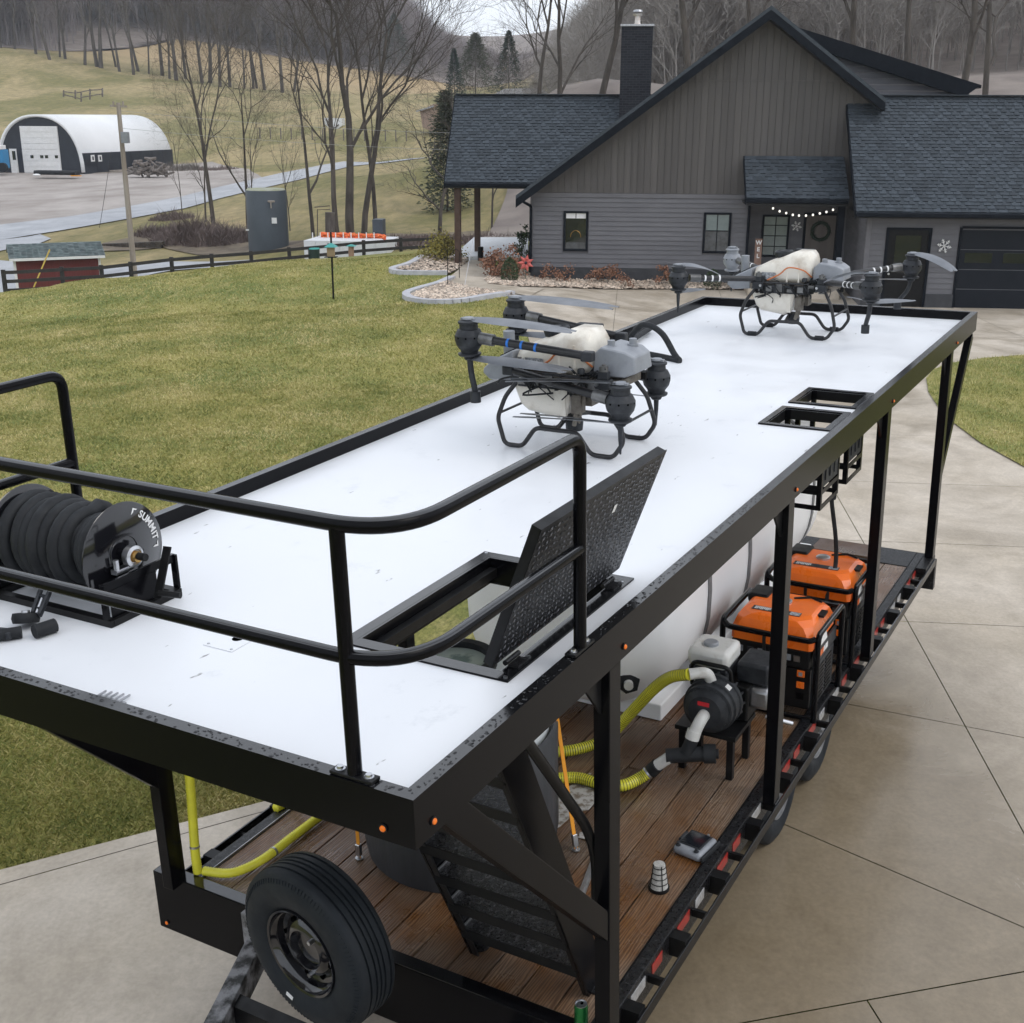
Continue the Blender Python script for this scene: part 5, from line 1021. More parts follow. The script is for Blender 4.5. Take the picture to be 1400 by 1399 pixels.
H(MB().bx(Xg-.03,Xg+.01,yB,yA,zs-.12,zs-.0),'band_board',SID,smooth=None); H(MB().bx(Xg-.03,Xg+.02,yA-.07,yA+.02,zb,zs-.125),'corner_board',SID,smooth=None)
H(MB().bx(Xg-.01,Xg+.3,yB,yA+.01,-.9,zb-.003),'foundation',FND,smooth=None)
yb_=yA-.02; bw=.20; zmid=at(1050,111,Xg).z
while yb_-bw>yP1-1.2:
    y0_,y1_=yb_,yb_-bw*.96; t0,t1=[aT.z-sl_*abs(y-aT.y)-.36 for y in (y0_,y1_)]
    for lo,hi in ((zs+.004,zmid-.02),(zmid+.02,99)):
        a,b_=min(t0,hi),min(t1,hi)
        if a>lo+.02 and b_>lo+.02: H(MB().prism([(Xg-.004,y0_,lo),(Xg-.004,y0_,a),(Xg-.004,y1_,b_),(Xg-.004,y1_,lo)],(.022,0,0)).bx(Xg-.014,Xg-.0045,y0_-.03,y0_,lo,min(a,b_)),'vertical_board',SIDV,smooth=None)
    yb_-=bw
H(MB().bx(Xg-.012,Xg+.01,at(1175,111,Xg).y,at(940,111,Xg).y,zmid-.016,zmid+.016),'trim_strip',SIDV,smooth=None)
def window(p,q,X,nx,ny,name='window',glass=None,blind=0,fw=.06):
    y0_,y1_=p.y,q.y; z1,z0=p.z,q.z; e=H(MB().bx(X-.05,X+.03,y0_-fw,y0_,z0,z1).bx(X-.05,X+.03,y1_,y1_+fw,z0,z1).bx(X-.05,X+.03,y1_+fw,y0_-fw,z1-fw,z1).bx(X-.05,X+.03,y1_+fw,y0_-fw,z0,z0+fw),name,TRIM,smooth=None)
    build(MB().bx(X+.005,X+.015,y1_+fw,y0_-fw,z0+fw,z1-fw),'pane',glass or GLASS,e,smooth=None)
    for i in range(1,nx): yy=y0_+(y1_-y0_)*i/nx; build(MB().bx(X-.012,X+.004,yy-.012,yy+.012,z0+fw,z1-fw),'muntin',TRIM,e,smooth=None)
    for i in range(1,ny): zz=z1+(z0-z1)*i/ny; build(MB().bx(X-.010,X+.0035,y1_+fw,y0_-fw,zz-.012,zz+.012),'muntin',TRIM,e,smooth=None)
    return e
PALEG=pm('pale_curtain_glass',(.20,.25,.245),(.15,.19,.19),scale=2,rough=.12,spec=.8); DIMG=pm('dim_window_glass',(.09,.10,.11),(.04,.045,.05),scale=3,rough=.08,spec=.8)
w1=window(*WR[0],Xg,1,1); build(MB().bx(Xg-.002,Xg+.004,WR[0][1].y+.07,WR[0][0].y-.07,WR[0][0].z-.22,WR[0][0].z-.07),'blind',WHITE,w1,smooth=None); build(MB().bx(Xg-.010,Xg-.003,(WR[0][0].y+WR[0][1].y)/2-.01,(WR[0][0].y+WR[0][1].y)/2+.01,WR[0][0].z-.22,WR[0][0].z-.07),'muntin',TRIM,w1,smooth=None)
build(MB().bx(Xg-.002,Xg+.004,WR[0][1].y+.07,WR[0][0].y-.07,WR[0][1].z+.07,WR[0][1].z+.26),'blind',DIMG,w1,smooth=None)
ctr=Vector((Xg-.0,(WR[0][0].y+WR[0][1].y)/2,WR[0][1].z+.42)); build(MB().tube([ctr+Vector((0,.16*math.cos(a),.2*math.sin(a))) for a in [math.pi*i/10 for i in range(11)]],.012,6),'arch_ornament',BRASS,w1)
w2=window(*WR[1],Xg,2,1,glass=DIMG); build(MB().bx(Xg-.002,Xg+.004,WR[1][1].y+.07,WR[1][0].y-.07,WR[1][0].z-.55,WR[1][0].z-.07),'blind',PALEG,w2,smooth=None); build(MB().bx(Xg-.010,Xg-.0025,WR[1][1].y+.07,WR[1][0].y-.07,WR[1][0].z-.56,WR[1][0].z-.53),'muntin',TRIM,w2,smooth=None); build(MB().bx(Xg-.010,Xg-.003,(WR[1][0].y+WR[1][1].y)/2-.012,(WR[1][0].y+WR[1][1].y)/2+.012,WR[1][0].z-.53,WR[1][0].z-.07),'muntin',TRIM,w2,smooth=None)
# downspouts
ds=at(716,276,Xg-.3); H(MB().tube(fillet([ds+Vector((-.2,.12,.12)),ds+Vector((.0,.0,-.02)),Vector((Xg-.08,yA-.0,ds.z-.15)),Vector((Xg-.08,yA-.0,-.2))],.08),.045,8),'downspout',TRIM)
yD=at(1024,290,Xg).y; H(MB().tube([(Xg-.08,yD,pE.z-.1),(Xg-.08,yD,-.3)],.04,8),'downspout',TRIM)
# chimney
c1,c2=at(850,37,41.2),at(893,37,41.2); 
def brickx(m,t,N,L,b,mp):
    k=N.new('ShaderNodeTexBrick'); k.inputs['Scale'].default_value=1; k.inputs['Brick Width'].default_value=.21; k.inputs['Row Height'].default_value=.075; k.inputs['Mortar Size'].default_value=.008; k.inputs['Color1'].default_value=(.012,.014,.020,1); k.inputs['Color2'].default_value=(.026,.028,.036,1); k.inputs['Mortar'].default_value=(.05,.05,.055,1)
    tc=[n for n in N if n.type=='TEX_COORD'][0]; s=N.new('ShaderNodeSeparateXYZ'); c=N.new('ShaderNodeCombineXYZ'); L.new(tc.outputs['Object'],s.inputs[0]); L.new(s.outputs[1],c.inputs[0]); L.new(s.outputs[2],c.inputs[1]); L.new(c.outputs[0],k.inputs['Vector']); L.new(k.outputs['Color'],b.inputs['Base Color'])
    bp=N.new('ShaderNodeBump'); bp.inputs['Strength'].default_value=.8; bp.inputs['Distance'].default_value=.01; bp.invert=True; L.new(k.outputs['Fac'],bp.inputs['Height']); L.new(bp.outputs[0],b.inputs['Normal'])
BRK=pm('black_brick',(.03,.03,.035),rough=.6,spec=.2,extra=brickx)
ch=H(MB().bx(41.2,42.3,c2.y,c1.y,2,c1.z),'chimney',BRK,smooth=None); build(MB().bx(41.14,42.36,c2.y-.04,c1.y+.04,c1.z+.001,c1.z+.07),'chimney_cap',GAL,ch,smooth=None,bevel=.01)
cc=Vector((41.75,(c1.y+c2.y)/2,c1.z+.07)); build(MB().lathe([(.13,0),(.09,.08),(.09,.28)],cc,n=16).lathe([(.13,.28),(.15,.34),(.10,.36)],cc,n=16),'flue',pm('flue_metal',(.5,.42,.36),(.6,.58,.55),scale=8,rough=.4,metal=.6),ch); build(MB().lathe([(.16,.40),(.13,.46),(0,.48)],cc,n=16),'flue_hood',GAL,ch)
# rear dormer on the right
d0,d1=at(1078,34,42.5),at(1342,117,42.5); dv=(d1-d0); H(MB().prism([d0,d1,d1-Vector((0,0,.10)),d0-Vector((0,0,.30))],(3.5,0,0)),'roof',TRIM,smooth=None); H(MB().prism([d0+Vector((.002,0,-.05)),d1+Vector((.002,0,-.05))+Vector((0,.08,0)),d1+Vector((.002,.5,-.36)),d0+Vector((.002,0,-.46))],(.3,0,0)),'fascia',TRIM,smooth=None)
for k in range(14):
    z=4.7+k*.19; t=(z+.19-d1.z+.36)/( (d0.z-.46)-(d1.z-.36)); ye=d1.y+.45+(d0.y-d1.y)*max(0,min(1,t)); y1_=max(d1.y+.7,ye)
    yu=lambda zz: d1.y+.25+(d0.y-d1.y)*max(0,min(1,(zz-d1.z+.12)/((d0.z-.30)-(d1.z-.12))))
    if z<d0.z-.5: H(MB().prism([(42.9,yu(z),z),(42.9,yu(z+.185),z+.185),(42.9,d0.y,z+.185),(42.9,d0.y,z)],(.03,0,0)).prism([(42.9,yu(z),z),(42.885,yu(z),z),(42.9,yu(z),z+.02)],(0,d0.y-yu(z),0)),'siding_board',SID,smooth=None)
# porch recess: back wall, big window, door, wreath, lights
Xd=38.8; H(MB().bx(Xd,Xd+.2,yG-1,yB+.3,-.6,pE.z-.22),'wall',SID,smooth=None)
for k in range(13): H(MB().prism([(Xd,yG,-.1+k*.2),(Xd-.018,yG,-.1+k*.2),(Xd-.002,yG,.095+k*.2),(Xd,yG,.095+k*.2)],(0,yB-.1-yG,0)),'siding_board',SID,smooth=None)
H(MB().bx(Xg+.01,Xd,yB-.06,yB+.0,-.6,zs),'wall',SID,smooth=None)
wp_,wq_=at(1043,294,Xd-.03),at(1076,352,Xd-.03); window(wp_,wq_,Xd-.03,2,4,glass=PALEG)
dp_,dq_=at(1103,296,Xd-.03),at(1136,380,Xd-.03); dr=H(MB().bx(Xd-.06,Xd-.02,dq_.y-.08,dp_.y+.08,-.3,dp_.z+.1),'door_frame',TRIM,smooth=None); DOORM=pm('weathered_door',(.11,.095,.085),(.15,.13,.115),scale=3,rough=.6,stretch=(1,1,.2))
d_=build(MB().bx(Xd-.085,Xd-.062,dq_.y,dp_.y,-.25,dp_.z+.02),'door',DOORM,dr,smooth=None)
H(MB().bx(36.6,36.78,yG+.03,yG+.22,-.7,pE.z-.2),'porch_post',TRIM,smooth=None); H(MB().bx(36.5,38.8,yG,yB,-.8,-.28),'porch_slab',CONC,smooth=None,bevel=.02)
# garage wall
Xw=35.55; gL=at(1186,305,Xw).y; gz0=-.74; gzf=at(1250,402,Xw).z; gtop=eG.z-.2
H(MB().bx(Xw+.02,Xw+.2,yG-16,gL,-.9,gtop),'wall',SID,smooth=None); H(MB().bx(Xw+.02,38.8,gL,gL+.02,-.9,gtop),'wall',SID,smooth=None)
H(MB().bx(35.1,Xw+.02,yG-16,yG,gtop+.0,gtop+.03),'soffit',SOFF,smooth=None)
gd=at(1316,313,Xw),at(1216,315,Xw),at(1271,315,Xw); yD1,yD0=gd[2].y,gd[1].y; yGD=gd[0].y
holes=[(Vector((0,yD0+.06,gd[1].z+.06)),Vector((0,yD1-.06,-2))),(Vector((0,yGD+.06,gd[0].z+.03)),Vector((0,yG-16,-2)))]
nb=14; hb2=(gtop-gzf)/nb
for k in range(nb): lap(gL-.12,yG-16,gzf+k*hb2,hb2-.003,Xw,holes)
H(MB().bx(Xw-.03,Xw+.02,gL-.12,gL+.01,gzf,gtop),'corner_board',SID,smooth=None)
for a,b_ in ((gL,yD0+.06),(yD1-.06,yGD+.06)): H(MB().bx(Xw-.05,Xw+.015,b_,a,-.9,gzf-.003),'foundation',FND,smooth=None)
df=H(MB().bx(Xw-.05,Xw+.03,yD0-.0,yD0+.07,gz0,gd[1].z+.07).bx(Xw-.05,Xw+.03,yD1-.07,yD1,gz0,gd[1].z+.07).bx(Xw-.05,Xw+.03,yD1,yD0,gd[1].z,gd[1].z+.07),'door_frame',TRIM,smooth=None)
d2=build(MB().bx(Xw,Xw+.03,yD1,yD0,gz0,gd[1].z),'door',BLK2,df,smooth=None); build(MB().bx(Xw-.008,Xw-.001,yD1+.2,yD0-.2,gz0+1.0,gd[1].z-.15),'pane',GLASS,d2,smooth=None); build(MB().lathe([(.03,0),(.03,.05)],(Xw,yD0-.09,gz0+.95),(-1,0,0),10),'handle',STEEL,d2)
GDM=pm('slate_garage_door',(.007,.010,.015),(.010,.013,.019),scale=2,rough=.5,spec=.2)
gdo=H(MB().bx(Xw+.03,Xw+.06,yGD-5.2,yGD,gz0,gd[0].z),'garage_door',GDM,smooth=None)
for k in range(4): build(MB().bx(Xw+.012,Xw+.029,yGD-5.18,yGD-.02,gz0+.01+k*.55,gz0+.545+k*.55),'door_section',GDM,gdo,smooth=None,bevel=.008)
for i in range(4): build(MB().bx(Xw+.002,Xw+.0115,yGD-.15-.75-i*1.05,yGD-.15-i*1.05,gz0+1.29,gz0+1.57),'window_lite',GLASS,gdo,smooth=None,bevel=.003)
for a,b_ in ((yGD,yGD+.06),): H(MB().bx(Xw-.05,Xw+.03,a,b_,gz0,gd[0].z+.03),'door_trim',TRIM,smooth=None)
H(MB().bx(Xw-.05,Xw+.03,yGD-5.3,yGD,gd[0].z+.001,gd[0].z+.06),'door_trim',TRIM,smooth=None)
sheet('apron_line',[(30.3,-8.8),(30.36,-8.8),(30.36,-20),(30.3,-20)],pm('pale_joint_line',(.5,.48,.44),rough=.8),.02)
# left covered porch: posts, far wall
POSTM=pm('brown_post',(.055,.028,.018),(.08,.045,.03),scale=6,rough=.6)
for px,X in ((625.5,39.75),(652.5,43.5)):
    p=at(px,254,X); H(MB().bx(X-.1,X+.1,p.y-.1,p.y+.1,-.6,eL.z-.1),'porch_post',POSTM,smooth=None,bevel=.01)
H(MB().bx(39.5,45,at(715,252,39.5).y-3,eL.y,eL.z-.2,eL.z-.14),'porch_ceiling',SOFF,smooth=None)
H(MB().bx(39.6,44.9,yA-3.2,yA-.0-.4,-.6,eL.z-.2),'wall',SID,smooth=None)
H(MB().bx(Xg+.2,50,yA-.25,yA-.02,-.6,zs),'wall',SID,smooth=None); H(MB().bx(49.8,50,yG-5,yA-.26,-.6,zs),'wall',SID,smooth=None)
# wreath, snowflakes, string lights are hung things of their own
wr=thing('wreath','dark evergreen wreath hanging on the front door','wreath',((Xd-.12),(dp_.y+dq_.y)/2,dp_.z-.45)); c0=BASE[wr]; mb=MB()
for k in range(240):
    a=random.uniform(0,6.28); r=.26+random.gauss(0,.035); p=c0+Vector((random.uniform(-.04,.03),r*math.cos(a),r*math.sin(a))); d=Vector((random.uniform(-1,1),random.uniform(-1,1),random.uniform(-1,1))).normalized()*.06; s=d.orthogonal().normalized()*.012; mb.add([p-s,p+s,p+d],[(0,1,2)])
NEED=pm('wreath_needles',(.015,.03,.018),(.03,.05,.03),scale=8,rough=.7); build(mb,'needles',NEED,wr,smooth=None); build(MB().tube([c0+Vector((.02,.26*math.cos(a),.26*math.sin(a))) for a in [6.2832*i/20 for i in range(21)]],.05,8),'ring',NEED,wr)
def flake(px,py,X,R_,label):
    c=at(px,py,X); t=thing('snowflake_decoration',label,'decoration',c,group='white snowflake decorations'); 
    for k in range(6):
        a=k*math.pi/3+.2; d=Vector((0,math.cos(a),math.sin(a))); mb=MB().beam(c,c+d*R_,.018,.03,up=(1,0,0))
        for r,l in ((.45,.3),(.72,.22)):
            for s in (-1,1): e=Vector((0,math.cos(a+s*.9),math.sin(a+s*.9))); mb.beam(c+d*R_*r,c+d*R_*r+e*R_*l,.015,.025,up=(1,0,0))
        build(mb,'arm',WHITE,t,smooth=None)
flake(1089,310,Xd-.08,.16,'white snowflake decoration between the porch window and front door'); flake(1291,337,Xw-.07,.20,'white snowflake decoration on the siding beside the garage door')
sl2=thing('string_lights','string of round white bulbs sagging under the porch eave','string lights',at(1098,290,36.6)); bl=[(1057,286),(1066,290),(1075,292.5),(1084,295),(1092.5,296),(1102,296),(1111.5,295),(1121,293),(1130,291),(1139,288)]
pts=[at(a,b_-2,36.6) for a,b_ in bl]; build(MB().tube([at(1050,280,36.6)]+pts+[at(1147,281,36.6)],.006,5),'cord',BLK2,sl2)
BULB=pm('lit_bulb',(.8,.8,.76),rough=.3,emis=((1,.95,.85),.8))
for p in pts: build(MB().ell(p-Vector((0,0,.03)),(.032,.032,.036),10,8),'bulb',BULB,sl2)
sg=thing('porch_sign','narrow wooden porch sign with white painted letters leaning by the downspout','sign',at(1037,345,37.7)); p0=at(1033,327,37.7); p1=at(1040,365,37.7)
build(MB().bx(37.7,37.73,p1.y,p0.y,p1.z-.2,p0.z),'board',pm('sign_wood',(.20,.12,.09),(.28,.18,.14),scale=4,rough=.7),sg,smooth=None)
for i,chh in enumerate('WEL'):
    M=Matrix.Identity(4); M.col[0]=(0,-1,0,0); M.col[1]=(0,0,1,0); M.col[2]=(-1,0,0,0); M.col[3]=(37.695,(p0.y+p1.y)/2,p0.z-.17-.2*i,1); letter(chh,.17,M,WHITE,sg)
HAZE=.00038
# ================================================================== VEGETATION
BARK=pm('grey_brown_bark',(.055,.045,.038),(.115,.10,.085),scale=5,rough=.9,bump=.5,bscale=18,stretch=(1,1,.25)); TWIG=pm('bare_twigs',(.09,.078,.07),(.15,.13,.115),scale=2,rough=.9)
BARKD=pm('dark_wet_bark',(.045,.037,.03),(.11,.093,.077),scale=5,rough=.85,bump=.5,bscale=18,stretch=(1,1,.25)); TWIGD=pm('dark_twigs',(.06,.05,.042),(.11,.094,.08),scale=2,rough=.9)
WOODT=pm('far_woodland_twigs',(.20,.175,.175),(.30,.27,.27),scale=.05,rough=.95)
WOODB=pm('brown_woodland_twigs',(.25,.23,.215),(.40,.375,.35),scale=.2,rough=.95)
def tree_mesh(seed,Hh,r0,fork=.35,spread=.75,levels=4,twigs=True,lead=3,up=.25,n1=8,tw=.012,crook=.16,prob=.8):
    R_=random.Random(seed); T=MB(); C=MB()
    def branch(p,d,ln,r,lv,first=False):
        k=7 if lv==0 else (6 if lv==1 else 4); pts=[p]; rs=[r]; dd=d.copy(); kids=[]; cr=crook*(.35 if lv==0 else 1)
        for i in range(k):
            dd=(dd+Vector((R_.gauss(0,cr),R_.gauss(0,cr),R_.gauss(0,cr*.5)+up*.16*(lv>0)))).normalized(); q=pts[-1]+dd*ln/k; pts.append(q); rs.append(max(r*(1-.66*(i+1)/k),.0035))
            if lv<levels and (i>=1 or lv>0) and not (first and (i+1)/k<fork) and R_.random()<prob: kids.append((q,dd.copy(),rs[-1]))
        (T if lv==0 else C).tube(pts,rs,n1 if lv==0 else (min(5,n1) if lv==1 else 3),cap=False)
        if lv<levels:
            for _ in range(lead if lv==0 else 1): kids.append((pts[-1],dd.copy(),rs[-1]))
            for q,e,rr in kids:
                ax=e.orthogonal().normalized(); ax=Quaternion(e,R_.uniform(0,6.28))@ax; nd=(e+ax*spread*R_.uniform(.6,1.15)).normalized()
                branch(q,nd,ln*R_.uniform(.42,.78),rr*R_.uniform(.5,.85),lv+1)
        elif twigs:
            for i in range(2):
                q=pts[R_.randint(1,len(pts)-1)]; e=(dd+Vector((R_.gauss(0,.6),R_.gauss(0,.6),R_.gauss(.15,.4)))).normalized()*ln*R_.uniform(.5,1.1); s=e.cross(Vector((R_.gauss(0,1),R_.gauss(0,1),.3))).normalized()*tw; m_=q+e*.5+Vector((R_.gauss(0,.1),R_.gauss(0,.1),R_.gauss(0,.1)))*ln
                C.add([q-s,q+s,m_+s*.6,m_-s*.6,q+e],[(0,1,2,3),(3,2,4)])
    branch(Vector((0,0,-.3)),Vector((R_.gauss(0,.03),R_.gauss(0,.03),1)).normalized(),Hh*.66,r0,0,True)
    return T,C
TREES=[]
def tree_kind(**k):
    T,C=tree_mesh(**k); return (mkmesh('trunk',T.v,T.f,None,60),fastmesh2('crown',C))
def fastmesh2(name,C): me=bpy.data.meshes.new(name); me.from_pydata(C.v,[],C.f); me.update(); return me
KA=[tree_kind(seed=s,Hh=10,r0=.125,fork=.42,spread=.60,levels=4,lead=2,up=.35,tw=.005,prob=.93) for s in (1,2,3,4)]
KB=[tree_kind(seed=s,Hh=10,r0=.10,fork=.25,spread=.8,levels=4,lead=2,up=.12,tw=.005,crook=.22) for s in (11,12,13)]
KC=[tree_kind(seed=s,Hh=10,r0=.15,fork=.35,spread=.45,levels=3,lead=2,up=.4,tw=.016,crook=.10) for s in (21,22,23)]
for kk in KA+KB:
    for me in kk: me.materials.append(BARKD if me.name.startswith('trunk') else TWIGD)
for kk in KC:
    for me in kk: me.materials.append(BARK if me.name.startswith('trunk') else TWIG)
def put_tree(name,K,p,Hh,rz,label,group=None,thick=1,tilt=(0,0),cat='tree'):
    t=bpy.data.objects.new(name,None); COL.objects.link(t); BASE[t]=Vector((0,0,0)); FR[t]='W'; s=Hh/10
    t.location=p; t.rotation_euler=(tilt[0],tilt[1],rz); t.scale=(s*thick,s*thick,s)
    for me,nm in zip(K,('trunk','crown')): o=bpy.data.objects.new(nm,me); COL.objects.link(o); o.parent=t
    return props(t,label,cat,group)
def onray(px,X): d=ray(px,300); y=d.y*X/d.x; return Vector((X,y,h(X,y)))
for px,X,Hh,k,rz,th,tl,lab in [
 (478,62,17,KA[0],.4,1.15,(0,0),'tallest bare tree with the thickest trunk of the clump behind the white wagon'),
 (462,61,14,KA[1],1.9,.9,(0,.02),'slim dark bare tree close against the left of the thickest trunk'),
 (496,63,16,KA[2],3.2,.85,(0,-.03),'bare tree just right of the thickest trunk behind the white wagon'),
 (512,64,15,KA[1],4.4,.7,(0,-.04),'rightmost bare tree of the clump behind the white wagon'),
 (427,66,14,KB[0],.9,.8,(0,.06),'bare tree leaning left behind the left end of the white wagon'),
 (292,72,15,KA[2],5.2,.75,(0,0),'bare tree rising from the dark bushes left of the round tank'),
 (281,73,10,KB[1],2.2,.6,(0,.0),'small bare tree in the bushes beside the taller one'),
 (338,70,12,KB[0],3.7,.8,(0,.10),'bare tree leaning left just behind the round tank'),
 (345,74,8,KB[1],.3,.6,(0,-.05),'low spreading bare tree behind the round tank top'),
 (600,63,8,KB[1],1.2,1.5,(0,.05),'crooked dark bare tree just left of the porch roof'),
 (672,66,9,KB[0],5.5,.7,(0,0),'thin bare tree seen between the porch posts and the house'),
 (396,69,7,KB[1],4.9,.5,(0,0),'scrubby bare sapling right of the round tank'),
 (250,78,7,KB[0],2.9,.5,(0,0),'scrubby bare sapling beyond the utility pole near the road')]:
    put_tree('bare_tree',k,onray(px,X),Hh,rz,lab,None,th,tl)
for px,X,Hh,k,rz,lab in [(762,78,17,KA[0],1.0,'bare tree standing behind the porch roof nearest the open sky'),(812,82,20,KA[2],2.5,'broad bare tree behind the house roof left of the chimney'),(735,92,15,KA[1],.2,'slender bare tree behind the porch roof ridge'),
 (930,80,22,KA[1],4.0,'bare tree behind the gable just right of the chimney'),(1150,82,20,KA[2],.6,'bare tree behind the gable peak to the right'),(1290,70,20,KA[0],5.1,'large leaning bare tree behind the dormer at right'),(1330,75,20,KB[0],1.3,'wide bare tree behind the dormer end'),(1385,78,20,KA[1],3.0,'bare tree behind the garage ridge at the right border'),(1220,90,20,KA[0],2.2,'bare tree behind the middle of the dormer roof'),(1010,88,20,KB[1],4.8,'bare tree behind the gable slope between chimney and peak')]:
    put_tree('bare_tree',k,onray(px,X),Hh,rz,lab,None,1.0,(0,(random.random()-.5)*.1))
# the line of trees along the top of the near pasture
R2=random.Random(5)
for i,px in enumerate([8,28,47,74,92,105,112,137,153,158,178,182,200,207,220,238,247,256,268,290,300,313,326,345,357,362,372,395,410]):
    X=252+R2.uniform(-4,6); p=onray(px,X)
    put_tree('hedgerow_tree',KC[i%3],p,R2.uniform(17,25),R2.uniform(0,6.28),'bare tree in the row along the top edge of the left hill pasture','bare trees in the row along the hill pasture',R2.uniform(.8,1.3))
# far woods that read as one mass: joined low detail trees
def mass(name,spots,label,mat,seed,scale_r=(13,22),variants=5,tw=.02,sky=None,r0=.07,levels=3,wide=1.0):
    """one wood: instances of a few bare tree meshes on scattered points (geometry nodes)"""
    var=[]
    for k in range(variants):
        T,C=tree_mesh(seed=seed+k,Hh=10,r0=r0,fork=.3,spread=.5,levels=levels,lead=2,up=.5,n1=4,tw=tw,crook=.13,prob=.95); o=len(T.v); hh_=max(v[2] for v in T.v+C.v)/10; T.v=[(v[0]/hh_,v[1]/hh_,v[2]/hh_) for v in T.v]; C.v=[(v[0]/hh_,v[1]/hh_,v[2]/hh_) for v in C.v]
        me=bpy.data.meshes.new(name+'_tree'); me.from_pydata(T.v+C.v,[],T.f+[tuple(i+o for i in f) for f in C.f]); me.materials.append(mat); me.update(); var.append(bpy.data.objects.new(name+'_tree',me))
    P_=[];R_=[];S_=[];I_=[]
    for k,(x,y,z) in enumerate(spots):
        s=random.uniform(*scale_r)/10
        if sky is not None:
            px,lim=sky(x,y); s=min(s,(lim-z)/10*random.uniform(.9,1.02))
            if s<.35: continue
        P_.append((x,y,z)); R_.append(random.uniform(0,6.28)); S_.append(s); I_.append(k%variants)
    me=bpy.data.meshes.new(name); me.from_pydata(P_,[],[]); 
    for nm,ty,vals in (('rz','FLOAT',R_),('sc','FLOAT',S_),('ix','INT',I_)): at_=me.attributes.new(nm,ty,'POINT'); at_.data.foreach_set('value',vals)
    ob=bpy.data.objects.new(name,me); COL.objects.link(ob); me.materials.append(mat)
    g=bpy.data.node_groups.new(name,'GeometryNodeTree'); g.interface.new_socket('Geometry',in_out='INPUT',socket_type='NodeSocketGeometry'); g.interface.new_socket('Geometry',in_out='OUTPUT',socket_type='NodeSocketGeometry'); N=g.nodes; L=g.links
    gi=N.new('NodeGroupInput'); go=N.new('NodeGroupOutput'); jn=N.new('GeometryNodeJoinGeometry')
    def attr(nm,ty): a_=N.new('GeometryNodeInputNamedAttribute'); a_.data_type=ty; a_.inputs['Name'].default_value=nm; return a_.outputs['Attribute']
    for k,vo in enumerate(var):
        io=N.new('GeometryNodeInstanceOnPoints'); oi=N.new('GeometryNodeObjectInfo'); oi.inputs['Object'].default_value=vo; cmp=N.new('FunctionNodeCompare'); cmp.data_type='INT'; cmp.operation='EQUAL'; cx_=N.new('ShaderNodeCombineXYZ')
        L.new(attr('ix','INT'),cmp.inputs[2]); cmp.inputs[3].default_value=k; L.new(gi.outputs[0],io.inputs['Points']); L.new(cmp.outputs[0],io.inputs['Selection']); L.new(oi.outputs['Geometry'],io.inputs['Instance']); L.new(attr('rz','FLOAT'),cx_.inputs[2]); L.new(cx_.outputs[0],io.inputs['Rotation']); 
        sx_=N.new('ShaderNodeCombineXYZ'); sa=attr('sc','FLOAT'); mw=N.new('ShaderNodeMath'); mw.operation='MULTIPLY'; mw.inputs[1].default_value=wide; L.new(sa,mw.inputs[0])
        for j in range(2): L.new(mw.outputs[0],sx_.inputs[j])
        L.new(sa,sx_.inputs[2]); L.new(sx_.outputs[0],io.inputs['Scale']); L.new(io.outputs[0],jn.inputs[0])
    L.new(jn.outputs[0],go.inputs[0]); md=ob.modifiers.new('trees','NODES'); md.node_group=g
    return props(ob,label,'woods',kind='stuff')
def spots(n,px0,px1,X0,X1):
    out=[]
    for _ in range(n): px=random.uniform(px0,px1); X=X0+(X1-X0)*random.random()**.9; p=onray(px,X); out.append((p.x,p.y,p.z-.5))
    return out
def top_of_field(px): return np.interp(px,[-100,0,105,150,300,500,620,760],[262,262,275,345,350,335,325,335])
def skyline(x,y):
    d=Vector((x,y,8))-CW; px=700+F*d.dot(CR)/d.dot(CF)
    py=float(np.interp(px,[-200,380,520,555,585,610,640,670,700,760,790,840,900],[-150,-120,-60,-5,22,40,54,66,74,60,10,-40,-150])); return px,at(px,py,x).z
sp=[]
for _ in range(2300):
    px=random.uniform(-120,780); X=float(top_of_field(px))+random.uniform(0,150); p=onray(px,X); sp.append((p.x,p.y,p.z-.5))
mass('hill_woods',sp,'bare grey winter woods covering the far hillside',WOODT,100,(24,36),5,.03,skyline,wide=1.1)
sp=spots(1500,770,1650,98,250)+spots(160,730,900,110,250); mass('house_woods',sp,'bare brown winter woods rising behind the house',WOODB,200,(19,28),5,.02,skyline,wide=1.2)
# leaf litter floor of the woods
LIT=pm('leaf_litter',(.18,.15,.135),(.27,.23,.20),scale=.3,rough=.95,bump=.5,bscale=3)
sheet('wood_floor',[(p.x,p.y) for p in [onray(px,float(top_of_field(px))-4) for px in range(-160,770,30)]+[onray(770,700),onray(300,700),onray(-160,700)]],LIT,.12,12)
sheet('wood_floor',[(53,7),(52,-45),(110,-95),(330,-200),(420,-40),(200,1),(90,8)],LIT,.2,2.5)
